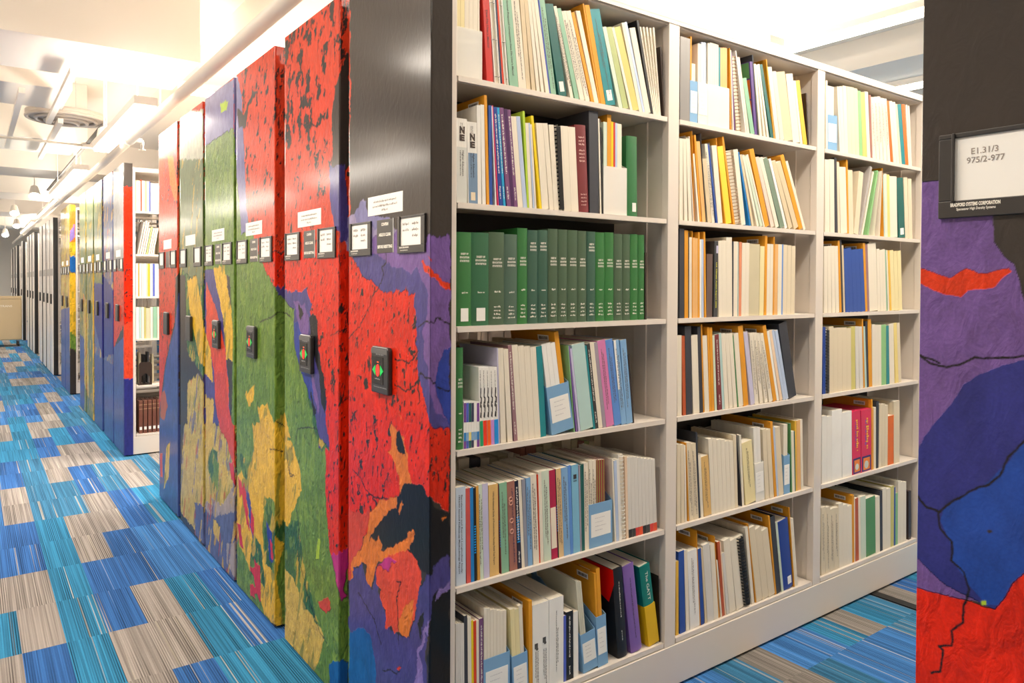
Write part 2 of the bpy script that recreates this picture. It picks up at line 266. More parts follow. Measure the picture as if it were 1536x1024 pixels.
(1.6584,0.49,0.0033,0.003,0.0152,0.2974,'p','paleg','',0,0,'pale green report, near bay second shelf'),
(1.6584,0.49,0.0191,0.003,0.0184,0.3234,'e','or','',0,0,'mustard envelope folder, just right of pale green report, near bay second shelf'),
(1.6584,0.49,0.0381,0.003,0.0089,0.3022,'p','yellow','',0,0,'yellow report, just left of red report, near bay second shelf'),
(1.6584,0.49,0.0476,0.003,0.0076,0.3011,'p','red','',0,0,'red report, near bay second shelf'),
(1.6584,0.49,0.0558,0.003,0.0089,0.2999,'p','pblue','',0,0,'pale blue report, just right of red report, near bay second shelf'),
(1.6584,0.49,0.0653,0.003,0.0196,0.2988,'p','cream','',0,0,'cream report, just left of glossy green clothbound book, near bay second shelf'),
(1.7671,0.98,0,0,0.0496,0.268,'h','green','L',0,0,'glossy green clothbound book, near bay second shelf'),
],
'A3':[
(1.1,0.24,0,0,0.0503,0.2651,'h','g1','DLa',0,0,'bright green clothbound book, just left of deep green clothbound book, near bay third shelf'),
(1.1509,0.26,0,0,0.0595,0.2661,'h','g2','DLb',0,0,'deep green clothbound book, near bay third shelf'),
(1.211,0.29,0,0,0.0546,0.2701,'h','g3','Dc',0,0,'grey-green clothbound book, just right of deep green clothbound book, near bay third shelf'),
(1.2662,0.31,0,0,0.047,0.2661,'h','g4','Dd',0,0,'slate green clothbound book, near bay third shelf'),
(1.3138,0.33,0,0,0.0376,0.2865,'h','g1','D',0,0,'bright green clothbound book, just right of slate green clothbound book, near bay third shelf'),
(1.352,0.35,0,0,0.0384,0.2821,'h','g5','D',0,0,'blue-green clothbound book, second right of slate green clothbound book, near bay third shelf'),
(1.391,0.37,0,0,0.0392,0.2839,'h','g5','D',0,0,'blue-green clothbound book, third right of slate green clothbound book, near bay third shelf'),
(1.4308,0.39,0,0,0.0395,0.2898,'h','g3','D',0,0,'grey-green clothbound book, fourth right of slate green clothbound book, near bay third shelf'),
(1.4709,0.41,0,0,0.0379,0.2894,'h','g3','D',0,0,'grey-green clothbound book, fifth right of slate green clothbound book, near bay third shelf'),
(1.5094,0.42,0,0,0.0417,0.2894,'h','g3','D',0,0,'grey-green clothbound book, sixth right of slate green clothbound book, near bay third shelf'),
(1.5517,0.44,0,0,0.0376,0.2886,'h','g3','D',0,0,'grey-green clothbound book, seventh right of slate green clothbound book, near bay third shelf'),
(1.5899,0.46,0,0,0.0383,0.2884,'h','g5','D',0,0,'blue-green clothbound book, seventh left of dark brown metal bookend, near bay third shelf'),
(1.6289,0.48,0,0,0.0398,0.2873,'h','g1','D',0,0,'bright green clothbound book, sixth left of dark brown metal bookend, near bay third shelf'),
(1.6692,0.50,0,0,0.0406,0.2891,'h','g1','D',0,0,'bright green clothbound book, fifth left of dark brown metal bookend, near bay third shelf'),
(1.7104,0.51,0,0,0.0387,0.2861,'h','g3','D',0,0,'grey-green clothbound book, fourth left of dark brown metal bookend, near bay third shelf'),
(1.7497,0.53,0,0,0.036,0.2868,'h','g3','D',0,0,'grey-green clothbound book, third left of dark brown metal bookend, near bay third shelf'),
(1.7863,0.55,0,0,0.0359,0.2884,'h','g1','D',0,0,'bright green clothbound book, second left of dark brown metal bookend, near bay third shelf'),
(1.8228,0.57,0,0,0.0315,0.2869,'h','g1','D',0,0,'bright green clothbound book, just left of dark brown metal bookend, near bay third shelf'),
(1.8549,0.58,0,0,0.008,0.2286,'o','brownd','',0,0,'dark brown metal bookend, near bay third shelf'),
],
'A4':[
(1.1005,0.24,0,0,0.0235,0.2871,'h','g1','D',0,0,'bright green clothbound book, near bay fourth shelf'),
(1.1246,0.25,0,0,0.0073,0.1342,'b','violet','',0,0,'violet small booklet, just right of bright green clothbound book, near bay fourth shelf'),
(1.1325,0.25,0,0,0.0084,0.1335,'b','blue','',0,0,'blue small booklet, near bay fourth shelf'),
(1.1415,0.25,0,0,0.0079,0.1326,'b','dteal','',0,0,'dark teal small booklet, near bay fourth shelf'),
(1.15,0.26,0,0,0.0085,0.1319,'b','navy','',0,0,'navy small booklet, near bay fourth shelf'),
(1.159,0.26,0,0,0.0095,0.131,'b','white','',0,0,'white small booklet, near bay fourth shelf'),
(1.1691,0.27,0,0,0.0078,0.1301,'b','violet','',0,0,'violet small booklet, just right of white small booklet, near bay fourth shelf'),
(1.1808,1.80,0,0,0.0106,0.2287,'b','k1','',0,0,'black and white green-footed small booklet, near bay fourth shelf'),
(1.1924,1.95,0,0,0.0125,0.2279,'b','k2','',0,0,'black and white red-footed small booklet, near bay fourth shelf'),
(1.2063,2.23,0,0,0.0122,0.2271,'b','k3','',0,0,'black and white orange-footed small booklet, near bay fourth shelf'),
(1.219,1.87,0,0,0.0114,0.2261,'b','k4','',0,0,'black and white lilac-footed small booklet, near bay fourth shelf'),
(1.231,1.89,0,0,0.0141,0.2254,'b','k5','',0,0,'black and white blue-footed small booklet, near bay fourth shelf'),
(1.2458,1.59,0,0,0.0037,0.2805,'p','lav','',0,0,'thin lavender pamphlet, near bay fourth shelf'),
(1.2539,2.47,0,0,0.0181,0.2792,'p','cream','',0,0,'cream report, just right of thin lavender pamphlet, near bay fourth shelf'),
(1.2787,3.75,0,0,0.0174,0.2759,'p','cream','',0,1,'cream report, just left of mauve report, near bay fourth shelf'),
(1.3019,4.86,0,0,0.0129,0.2871,'p','mauve','T',0,0,'mauve report, near bay fourth shelf'),
(1.3151,4.69,0,0,0.0208,0.2868,'p','cream','',0,0,'thick cream paperback, just right of mauve report, near bay fourth shelf'),
(1.3365,4.56,0,0,0.0213,0.283,'p','cream','',0,1,'thick cream paperback, second right of mauve report, near bay fourth shelf'),
(1.3584,4.41,0,0,0.0215,0.2802,'p','cream','',0,2,'thick cream paperback, second left of thick teal paperback, near bay fourth shelf'),
(1.3806,4.25,0,0,0.0218,0.2771,'p','cream','',0,3,'thick cream paperback, just left of thick teal paperback, near bay fourth shelf'),
(1.403,4.02,0,0,0.0213,0.2785,'p','teal','',0,0,'thick teal paperback, near bay fourth shelf'),
(1.4472,9.00,0,0,0.0899,0.26,'f','file','w',0.1504,0,'blue cardboard magazine file with white label, near bay fourth shelf'),
(1.4472,9.00,0.0033,0.003,0.0175,0.2825,'p','white','',0,0,'white report, just right of blue cardboard magazine file with white label, near bay fourth shelf'),
(1.4472,9.00,0.0214,0.003,0.0175,0.2828,'p','white','',0,1,'white report, second right of blue cardboard magazine file with white label, near bay fourth shelf'),
(1.4472,9.00,0.0395,0.003,0.0175,0.28,'p','white','',0,2,'white report, just left of mustard envelope folder, near bay fourth shelf'),
(1.4472,9.00,0.0575,0.003,0.0179,0.3112,'e','or','',0,0,'mustard envelope folder, near bay fourth shelf'),
(1.5377,5.87,0,0,0.0026,0.2761,'p','lgreen','',0,0,'thin light green pamphlet, near bay fourth shelf'),
(1.5466,7.07,0,0,0.0044,0.2744,'p','purple','',0,0,'thin purple pamphlet, near bay fourth shelf'),
(1.5561,8.10,0,0,0.0077,0.2674,'p','lav','',0,0,'lavender report, near bay fourth shelf'),
(1.5656,8.34,0,0,0.0532,0.2788,'p','paleteal','',0,0,'thick pale teal paperback, near bay fourth shelf'),
(1.6205,8.47,0,0,0.0081,0.2739,'p','teal','',0,0,'teal report, near bay fourth shelf'),
(1.6292,8.23,0,0,0.0126,0.2791,'p','speck','T',0,0,'black speckled report, near bay fourth shelf'),
(1.6428,8.33,0,0,0.0175,0.2824,'p','cream','',0,0,'cream report, just right of black speckled report, near bay fourth shelf'),
(1.662,8.56,0,0,0.0145,0.2818,'p','greymauve','',0,0,'grey-mauve report, near bay fourth shelf'),
(1.6778,8.74,0,0,0.0342,0.2871,'p','pinkl','t',0,0,'thick pink paperback, near bay fourth shelf'),
(1.7142,8.99,0,0,0.0312,0.2887,'p','cornfl','t',0,0,'thick cornflower blue paperback, near bay fourth shelf'),
(1.7461,8.03,0,0,0.0239,0.2849,'p','lblue','tW',0,0,'thick light blue paperback, just right of thick cornflower blue paperback, near bay fourth shelf'),
(1.7709,6.90,0,0,0.0277,0.2843,'p','lblue','t',0,0,'thick light blue paperback, just left of dark brown metal bookend, near bay fourth shelf'),
(1.7994,6.03,0,0,0.0071,0.2335,'o','brownd','',0,0,'dark brown metal bookend, near bay fourth shelf'),
],
'A5':[
(1.1012,0.44,0,0,0.0318,0.2791,'p','paleblue','N6',0,0,'thick pale blue paperback, near bay fifth shelf'),
(1.136,0.99,0,0,0.014,0.2721,'p','redco','',0,0,'coral red report, near bay fifth shelf'),
(1.1509,1.12,0,0,0.011,0.2718,'p','cyanb','',0,0,'bright blue report, near bay fifth shelf'),
(1.1623,0.92,0,0,0.0077,0.2697,'p','black','S',0,0,'black report, near bay fifth shelf'),
(1.1733,1.56,0,0,0.009,0.273,'p','ochre','',0,0,'ochre report, near bay fifth shelf'),
(1.1825,1.56,0,0,0.0121,0.2757,'p','paleg','t',0,0,'pale green report, near bay fifth shelf'),
(1.1955,1.68,0,0,0.0199,0.2759,'p','lav','',0,0,'lavender report, near bay fifth shelf'),
(1.216,1.30,0,0,0.033,0.2688,'p','tany','N7',0,0,'thick tan paperback, near bay fifth shelf'),
(1.2559,2.72,0,0,0.0025,0.2677,'p','maroon','S',0,0,'thin maroon pamphlet, near bay fifth shelf'),
(1.2586,2.26,0,0,0.0269,0.2687,'p','mgreenl','t',0,0,'thick mint green paperback, near bay fifth shelf'),
(1.2884,2.78,0,0,0.0279,0.2681,'p','brown','N8',0,0,'thick reddish brown paperback, near bay fifth shelf'),
(1.3186,3.20,0,0,0.0136,0.2669,'p','navyblack','TS',0,0,'navy-black report, near bay fifth shelf'),
(1.3332,3.32,0,0,0.0105,0.2692,'p','cream','',0,0,'cream report, just right of navy-black report, near bay fifth shelf'),
(1.3442,2.76,0,0,0.0119,0.2678,'p','grey','',0,0,'grey report, near bay fifth shelf'),
(1.3567,2.17,0,0,0.0168,0.2689,'p','lblue','t',0,0,'light blue report, near bay fifth shelf'),
(1.3771,2.86,0,0,0.0224,0.2758,'p','cream','t',0,0,'thick cream paperback, near bay fifth shelf'),
(1.4,2.20,0,0,0.0038,0.2729,'p','redor','',0,0,'thin orange-red pamphlet, near bay fifth shelf'),
(1.405,2.40,0,0,0.0124,0.2802,'p','cream','',0,0,'cream report, just right of thin orange-red pamphlet, near bay fifth shelf'),
(1.4185,2.54,0,0,0.0289,0.2807,'p','paleg','t',0,0,'thick pale green paperback, near bay fifth shelf'),
(1.4491,2.84,0,0,0.0243,0.2788,'p','crimson','W2',0,0,'thick crimson and white paperback, near bay fifth shelf'),
(1.475,3.12,0,0,0.0032,0.2799,'p','black','S',0,0,'thin black pamphlet, near bay fifth shelf'),
(1.4787,3.14,0,0,0.0195,0.2793,'p','sand','t',0,0,'sandy report, near bay fifth shelf'),
(1.4989,2.92,0,0,0.026,0.2794,'p','lblue','t',0,0,'thick light blue paperback, near bay fifth shelf'),
(1.5255,2.94,0,0,0.0119,0.2832,'p','cornfl','',0,0,'cornflower blue report, near bay fifth shelf'),
(1.538,2.46,0,0,0.0284,0.2819,'p','sky','tN9',0,0,'thick sky blue paperback, near bay fifth shelf'),
(1.567,2.14,0,0,0.0064,0.2784,'p','greymauve','',0,0,'grey-mauve report, near bay fifth shelf'),
(1.574,2.03,0,0,0.0058,0.2768,'p','dteal','',0,0,'thin dark teal pamphlet, just right of grey-mauve report, near bay fifth shelf'),
(1.5804,1.76,0,0,0.0058,0.2794,'p','dteal','',0,1,'thin dark teal pamphlet, second right of grey-mauve report, near bay fifth shelf'),
(1.5868,1.50,0,0,0.0175,0.2813,'p','cream','t',0,0,'cream report, just left of blue cardboard magazine file with white label, near bay fifth shelf'),
(1.6049,0.98,0,0,0.103,0.26,'f','file','w',0.1423,0,'blue cardboard magazine file with white label, near bay fifth shelf'),
(1.6049,0.98,0.0033,0.003,0.0151,0.2824,'p','cream','t',0,0,'cream report, just right of blue cardboard magazine file with white label, near bay fifth shelf'),
(1.6049,0.98,0.019,0.003,0.0151,0.2796,'p','cream','t',0,1,'cream report, second right of blue cardboard magazine file with white label, near bay fifth shelf'),
(1.6049,0.98,0.0346,0.003,0.0093,0.2801,'p','mg','',0,0,'maroon and green striped report, third right of labelled blue file, near bay fifth shelf'),
(1.6049,0.98,0.0445,0.003,0.0093,0.278,'p','mg','',0,1,'maroon and green striped report, third left of thin cream pamphlet, near bay fifth shelf'),
(1.6049,0.98,0.0543,0.003,0.0093,0.2777,'p','mg','',0,2,'maroon and green striped report, second left of thin cream pamphlet, near bay fifth shelf'),
(1.6049,0.98,0.0642,0.003,0.0093,0.2765,'p','mg','',0,3,'maroon and green striped report, just left of thin cream pamphlet, near bay fifth shelf'),
(1.7196,3.45,0,0,0.0059,0.278,'p','cream','',0,0,'thin cream pamphlet, near bay fifth shelf'),
(1.7259,2.98,0,0,0.0123,0.2705,'p','pblue','',0,0,'pale blue report, near bay fifth shelf'),
(1.7392,3.12,0,0,0.0124,0.2737,'p','offw','',0,0,'off-white report, near bay fifth shelf'),
(1.752,2.89,0,0,0.0204,0.2867,'s','white','',0,0,'white comb-bound report, near bay fifth shelf'),
(1.773,2.27,0,0,0.01,0.2783,'p','peach','',0,0,'peach report, near bay fifth shelf'),
(1.7836,2.32,0,0,0.0159,0.2732,'p','greyw','B',0,0,'greyish white report, just right of peach report, near bay fifth shelf'),
(1.8005,2.44,0,0,0.0161,0.2715,'p','greyw','B',0,1,'greyish white report, second right of peach report, near bay fifth shelf'),
(1.8175,2.57,0,0,0.0162,0.2699,'p','greyw','B',0,2,'greyish white report, third right of peach report, near bay fifth shelf'),
(1.8349,2.73,0,0,0.0162,0.2655,'p','greyw','B',0,3,'greyish white report, fourth right of peach report, near bay fifth shelf'),
(1.8522,2.88,0,0,0.0163,0.2616,'p','greyw','B',0,4,'greyish white report, fifth right of peach report, near bay fifth shelf'),
(1.8696,3.05,0,0,0.0164,0.2577,'p','greyw','B',0,5,'greyish white report, sixth right of peach report, near bay fifth shelf'),
(1.8872,3.22,0,0,0.0166,0.2535,'p','greyw','B',0,6,'greyish white report, seventh right of peach report, near bay fifth shelf'),
(1.9049,3.38,0,0,0.017,0.251,'p','greyw','B',0,7,'greyish white report, eighth right of peach report, near bay fifth shelf'),
],
'A6':[
(1.1017,0.23,0,0,0.0066,0.2916,'p','greyw','',0,0,'greyish white report, fourth left of charcoal report, near bay bottom shelf'),
(1.1095,0.41,0,0,0.0064,0.2912,'p','greyw','',0,1,'greyish white report, third left of charcoal report, near bay bottom shelf'),
(1.1171,0.58,0,0,0.0065,0.2885,'p','greyw','',0,2,'greyish white report, second left of charcoal report, near bay bottom shelf'),
(1.1246,0.76,0,0,0.0065,0.2872,'p','greyw','',0,3,'greyish white report, just left of charcoal report, near bay bottom shelf'),
(1.1322,0.90,0,0,0.0107,0.307,'p','slate','',0,0,'charcoal report, near bay bottom shelf'),
(1.1434,0.83,0,0,0.012,0.2996,'p','cream','',0,0,'cream report, just right of charcoal report, near bay bottom shelf'),
(1.156,0.86,0,0,0.007,0.2877,'p','yellow','',0,0,'yellow report, near bay bottom shelf'),
(1.1636,0.77,0,0,0.0086,0.2834,'p','redor','',0,0,'orange-red report, near bay bottom shelf'),
(1.1728,0.68,0,0,0.0086,0.2829,'p','cream','',0,0,'cream report, just right of orange-red report, near bay bottom shelf'),
(1.182,0.48,0,0,0.0133,0.2845,'p','plum','N10',0,0,'plum report, near bay bottom shelf'),
(1.1959,0.28,0,0,0.0944,0.26,'f','file','w',0.1597,0,'blue cardboard magazine file with white label, just right of plum report, near bay bottom shelf'),
(1.1959,0.28,0.0033,0.003,0.011,0.3052,'p','cream','',0,0,'cream report, second right of plum report, near bay bottom shelf'),
(1.1959,0.28,0.0149,0.003,0.011,0.3028,'p','cream','',0,1,'cream report, third right of plum report, near bay bottom shelf'),
(1.1959,0.28,0.0264,0.003,0.011,0.2954,'p','cream','',0,2,'cream report, fourth right of plum report, near bay bottom shelf'),
(1.1959,0.28,0.038,0.003,0.011,0.2926,'p','cream','',0,3,'cream report, fifth right of plum report, near bay bottom shelf'),
(1.1959,0.28,0.0496,0.003,0.011,0.2869,'p','cream','',0,4,'cream report, sixth right of plum report, near bay bottom shelf'),
(1.1959,0.28,0.0611,0.003,0.011,0.2831,'p','cream','',0,5,'cream report, seventh right of plum report, near bay bottom shelf'),
(1.1959,0.28,0.0727,0.003,0.011,0.2811,'p','cream','',0,6,'cream report, eighth right of plum report, near bay bottom shelf'),
(1.3039,3.00,0,0,0.0584,0.26,'f','file','w',0.1384,0,'blue cardboard magazine file with white label, seventh left of blue report, near bay bottom shelf'),
(1.3039,3.00,0.0033,0.003,0.0154,0.2778,'p','pale','',0,0,'pale yellow report, sixth left of blue report, near bay bottom shelf'),
(1.3039,3.00,0.0193,0.003,0.0154,0.2731,'p','pale','',0,1,'pale yellow report, fifth left of blue report, near bay bottom shelf'),
(1.3039,3.00,0.0353,0.003,0.0129,0.2794,'p','cream','',0,0,'cream report, fourth left of blue report, near bay bottom shelf'),
(1.3629,1.02,0,0,0.0142,0.291,'e','or','',0,0,'mustard envelope folder, third left of blue report, near bay bottom shelf'),
(1.3777,0.84,0,0,0.0631,0.2734,'p','white','N11',0,0,'thick white paperback, second left of blue report, near bay bottom shelf'),
(1.4414,0.39,0,0,0.0577,0.2749,'p','white','N12',0,0,'thick white paperback, just left of blue report, near bay bottom shelf'),
(1.5003,0.58,0,0,0.0102,0.2089,'p','blue','',0,0,'blue report, near bay bottom shelf'),
(1.511,0.58,0,0,0.0289,0.2177,'p','black','T',0,0,'thick black paperback, near bay bottom shelf'),
(1.5417,0.94,0,0,0.0198,0.2102,'p','white','',0,0,'white report, near bay bottom shelf'),
(1.5841,6.93,0,0,0.0633,0.26,'f','file','w',0.1274,0,'blue cardboard magazine file with white label, just right of white report, near bay bottom shelf'),
(1.5841,6.93,0.0033,0.003,0.0071,0.3047,'p','newsp','',0,0,'newsprint report, second right of white report, near bay bottom shelf'),
(1.5841,6.93,0.011,0.003,0.0071,0.2993,'p','newsp','',0,1,'newsprint report, third right of white report, near bay bottom shelf'),
(1.5841,6.93,0.0187,0.003,0.0071,0.2961,'p','newsp','',0,2,'newsprint report, fourth right of white report, near bay bottom shelf'),
(1.6479,4.27,0,0,0.0441,0.26,'f','file','w',0.1673,0,'labelled blue file, third left of black clothbound book, near bay bottom shelf'),
(1.6479,4.27,0.0033,0.003,0.0096,0.3096,'e','or','',0,0,'mustard envelope folder, second left of black clothbound book, near bay bottom shelf'),
(1.6479,4.27,0.0135,0.003,0.0164,0.3219,'e','or','',0,0,'mustard envelope folder, just left of black clothbound book, near bay bottom shelf'),
(1.7403,5.46,0,0,0.0441,0.3073,'h','black','TR',0,0,'black clothbound book, near bay bottom shelf'),
(1.8021,8.35,0,0,0.0516,0.3076,'h','purple','t',0,0,'purple clothbound book, near bay bottom shelf'),
(1.8853,9.52,0,0,0.0505,0.2887,'h','gatt','N13',0,0,'teal and yellow clothbound book, near bay bottom shelf'),
(1.9414,2.81,0,0,0.0015,0.2367,'o','brownd','',0,0,'dark brown metal bookend, near bay bottom shelf'),
],
'B1':[
(2.0238,0.16,0,0,0.0514,0.2967,'p','silver','',0,0,'thick brushed grey paperback, middle bay top shelf'),
(2.0758,0.00,0,0,0.041,0.26,'f','file','w',0.1509,0,'blue cardboard magazine file with white label, middle bay top shelf'),
(2.0758,0.00,0.0033,0.003,0.008,0.3053,'e','or','',0,0,'mustard envelope folder, just right of labelled blue file, middle bay top shelf'),
(2.0758,0.00,0.0119,0.003,0.0195,0.2105,'p','cream','',0,0,'cream report, second right of blue cardboard magazine file with white label, middle bay top shelf'),
(2.1203,0.71,0,0,0.055,0.26,'c','file','w',0.1512,0,'clear file, third right of labelled blue file, middle bay top shelf'),
(2.1203,0.71,0.0033,0.003,0.0196,0.288,'p','cream','',0,0,'cream report, fourth right of blue cardboard magazine file with white label, middle bay top shelf'),
(2.1203,0.71,0.0235,0.003,0.0116,0.2965,'p','pblue','',0,0,'pale blue report, fifth right of labelled blue file, middle bay top shelf'),
(2.1203,0.71,0.0357,0.003,0.0116,0.2985,'p','pblue','',0,1,'pale blue report, sixth right of labelled blue file, middle bay top shelf'),
(2.1757,0.73,0,0,0.1236,0.26,'c','file','',0.1537,0,'translucent plastic magazine file, sixth left of teal report, middle bay top shelf'),
(2.1757,0.73,0.0033,0.003,0.0118,0.3002,'p','cream','',0,0,'cream report, fifth left of teal report, middle bay top shelf'),
(2.1757,0.73,0.0157,0.003,0.0118,0.3048,'p','cream','',0,1,'cream report, fourth left of teal report, middle bay top shelf'),
(2.1757,0.73,0.028,0.003,0.0118,0.3048,'p','cream','',0,2,'cream report, third left of teal report, middle bay top shelf'),
(2.1757,0.73,0.0404,0.003,0.0118,0.3046,'p','cream','',0,3,'cream report, second left of teal report, middle bay top shelf'),
(2.1757,0.73,0.0528,0.003,0.0118,0.3043,'p','cream','',0,4,'cream report, just left of teal report, middle bay top shelf'),
(2.1757,0.73,0.0652,0.003,0.0103,0.2958,'p','teal','',0,0,'teal report, middle bay top shelf'),
(2.1757,0.73,0.076,0.003,0.0123,0.2967,'p','orangep','',0,0,'pale orange report, just right of teal report, middle bay top shelf'),
(2.1757,0.73,0.089,0.003,0.0123,0.2992,'p','orangep','',0,1,'pale orange report, second right of teal report, middle bay top shelf'),
(2.1757,0.73,0.1019,0.003,0.0123,0.301,'p','orangep','',0,2,'pale orange report, third right of teal report, middle bay top shelf'),
(2.3056,2.05,0,0,0.0044,0.3076,'e','or','',0,0,'mustard envelope folder, second left of thin violet pamphlet, middle bay top shelf'),
(2.32,3.87,0,0,0.0065,0.301,'p','cream','',0,0,'cream report, just left of thin violet pamphlet, middle bay top shelf'),
(2.3298,4.40,0,0,0.0025,0.2941,'p','violet','',0,0,'thin violet pamphlet, middle bay top shelf'),
(2.3502,7.94,0,0,0.0246,0.2856,'s','tan','',0,0,'tan comb-bound report, middle bay top shelf'),
(2.3991,12.53,0,0,0.0046,0.3114,'p','white','',0,0,'thin white pamphlet, middle bay top shelf'),
(2.4062,12.94,0,0,0.0157,0.2882,'p','pinkish','',0,0,'pinkish report, middle bay top shelf'),
(2.4302,14.89,0,0,0.0247,0.2143,'p','mgreenl','',0,0,'thick mint green paperback, middle bay top shelf'),
(2.4551,7.20,0,0,0.0159,0.2814,'p','multi','',0,0,'multicoloured block report, middle bay top shelf'),
(2.4747,7.84,0,0,0.0072,0.3099,'k','slate','',0,0,'charcoal pamphlet binder, middle bay top shelf'),
(2.4878,8.99,0,0,0.0136,0.2783,'p','cream','',0,0,'cream report, just right of charcoal pamphlet binder, middle bay top shelf'),
(2.5137,11.40,0,0,0.0115,0.2787,'p','cream','',0,1,'cream report, second right of charcoal pamphlet binder, middle bay top shelf'),
(2.5365,13.56,0,0,0.0112,0.2857,'p','cream','',0,2,'cream report, just left of dark teal report, middle bay top shelf'),
(2.5601,15.85,0,0,0.0189,0.2891,'p','dteal','',0,0,'dark teal report, middle bay top shelf'),
(2.5795,10.95,0,0,0.0074,0.3113,'e','or','',0,0,'mustard envelope folder, just right of dark teal report, middle bay top shelf'),
(2.5935,12.18,0,0,0.026,0.2847,'p','cream','',0,0,'thick cream paperback, just left of thick pinkish paperback, middle bay top shelf'),
(2.6228,12.68,0,0,0.0269,0.2724,'p','pinkish','',0,0,'thick pinkish paperback, middle bay top shelf'),
(2.6509,12.72,0,0,0.058,0.275,'p','tan','',0,0,'thick tan paperback, middle bay top shelf'),
(2.711,11.66,0,0,0.0477,0.2777,'p','cream','',0,0,'thick cream paperback, just right of thick tan paperback, middle bay top shelf'),
(2.7631,12.31,0,0,0.0162,0.2591,'p','cream','',0,0,'cream report, just left of thick golden yellow paperback, middle bay top shelf'),
(2.7844,13.22,0,0,0.0277,0.2627,'p','yelor','',0,0,'thick golden yellow paperback, middle bay top shelf'),
(2.8174,5.06,0,0,0.0084,0.218,'o','brownd','',0,0,'dark brown metal bookend, middle bay top shelf'),
],
'B2':[
(2.0244,0.66,0,0,0.0186,0.2897,'p','cream','',0,0,'cream report, third left of thin cream pamphlet, middle bay second shelf'),
(2.0512,2.20,0,0,0.0159,0.29,'p','cream','',0,1,'cream report, second left of thin cream pamphlet, middle bay second shelf'),
(2.0752,3.72,0,0,0.016,0.2939,'p','cream','',0,2,'cream report, just left of thin cream pamphlet, middle bay second shelf'),
(2.0988,5.15,0,0,0.0039,0.3032,'p','cream','',0,0,'thin cream pamphlet, middle bay second shelf'),
(2.1031,2.89,0,0,0.0026,0.324,'e','or','',0,0,'mustard envelope folder, just right of thin cream pamphlet, middle bay second shelf'),
(2.125,7.33,0,0,0.0088,0.2445,'p','cream','',0,0,'cream report, second right of thin cream pamphlet, middle bay second shelf'),
(2.1341,6.46,0,0,0.0097,0.3127,'e','or','',0,0,'mustard envelope folder, just left of pale orange report, middle bay second shelf'),
(2.1485,7.27,0,0,0.0194,0.2914,'p','orangep','',0,0,'pale orange report, middle bay second shelf'),
(2.1685,6.28,0,0,0.0026,0.3231,'k','slate','',0,0,'charcoal pamphlet binder, middle bay second shelf'),
(2.1798,8.32,0,0,0.0205,0.2329,'p','tan','',0,0,'thick tan paperback, just right of charcoal pamphlet binder, middle bay second shelf'),
(2.2033,8.92,0,0,0.0153,0.2886,'p','cream','t',0,0,'cream report, just left of royal blue report, middle bay second shelf'),
(2.2289,10.82,0,0,0.0084,0.2906,'p','royal','',0,0,'royal blue report, middle bay second shelf'),
(2.2376,7.92,0,0,0.027,0.2868,'p','cream','',0,0,'thick cream paperback, just right of royal blue report, middle bay second shelf'),
(2.2788,10.57,0,0,0.0034,0.3189,'e','or','',0,0,'mustard envelope folder, just left of thick bright yellow paperback, middle bay second shelf'),
(2.2844,10.93,0,0,0.0326,0.289,'p','yellowb','',0,0,'thick bright yellow paperback, middle bay second shelf'),
(2.328,12.79,0,0,0.0113,0.331,'e','or','',0,0,'mustard envelope folder, just right of thick bright yellow paperback, middle bay second shelf'),
(2.3398,11.78,0,0,0.0356,0.2802,'s','tan','',0,0,'tan comb-bound report, middle bay second shelf'),
(2.3766,10.55,0,0,0.0261,0.2877,'p','cream','',0,0,'thick cream paperback, just right of tan comb-bound report, middle bay second shelf'),
(2.4288,15.52,0,0,0.0078,0.2871,'p','cyanb','',0,0,'bright blue report, middle bay second shelf'),
(2.4423,16.55,0,0,0.0132,0.2784,'p','tan','',0,0,'tan report, middle bay second shelf'),
(2.4741,20.00,0,0,0.013,0.283,'p','cream','',0,0,'cream report, just right of tan report, middle bay second shelf'),
(2.4959,21.43,0,0,0.0154,0.2836,'p','paleg','',0,0,'pale green report, middle bay second shelf'),
(2.5174,22.26,0,0,0.0086,0.2935,'p','cream','',0,0,'cream report, just right of pale green report, middle bay second shelf'),
(2.5269,20.01,0,0,0.0284,0.3102,'e','or','',0,0,'mustard envelope folder, just left of thick pinkish paperback, middle bay second shelf'),
(2.5667,21.79,0,0,0.0217,0.2856,'p','pinkish','',0,0,'thick pinkish paperback, middle bay second shelf'),
(2.5976,23.11,0,0,0.0223,0.2888,'p','cream','',0,0,'thick cream paperback, just right of thick pinkish paperback, middle bay second shelf'),
(2.6303,24.56,0,0,0.0281,0.2925,'p','grng','',0,0,'thick grey and green paperback, middle bay second shelf'),
(2.6613,23.35,0,0,0.0152,0.2921,'p','white','',0,0,'white report, middle bay second shelf'),
(2.6878,25.11,0,0,0.0262,0.2863,'p','tan','',0,0,'thick tan paperback, just right of white report, middle bay second shelf'),
(2.7257,26.65,0,0,0.0305,0.2889,'p','tan','',0,1,'thick tan paperback, second right of white report, middle bay second shelf'),
(2.76,25.62,0,0,0.0257,0.32,'e','or','',0,0,'mustard envelope folder, third right of white report, middle bay second shelf'),
(2.7917,26.08,0,0,0.0156,0.2999,'p','cream','',0,0,'cream report, fourth right of white report, middle bay second shelf'),
],
'B3':[
(2.0284,0.66,0,0,0.0259,0.3188,'k','slate','',0,0,'charcoal pamphlet binder, eighth left of white report, middle bay third shelf'),
(2.055,0.67,0,0,0.0201,0.3133,'e','or','',0,0,'mustard envelope folder, seventh left of white report, middle bay third shelf'),
(2.0756,0.68,0,0,0.005,0.3061,'k','slate','',0,0,'charcoal pamphlet binder, sixth left of white report, middle bay third shelf'),
(2.0813,0.68,0,0,0.0135,0.2896,'p','cream','',0,0,'cream report, fifth left of white report, middle bay third shelf'),
(2.0954,0.69,0,0,0.0045,0.3126,'e','or','',0,0,'mustard envelope folder, fourth left of white report, middle bay third shelf'),
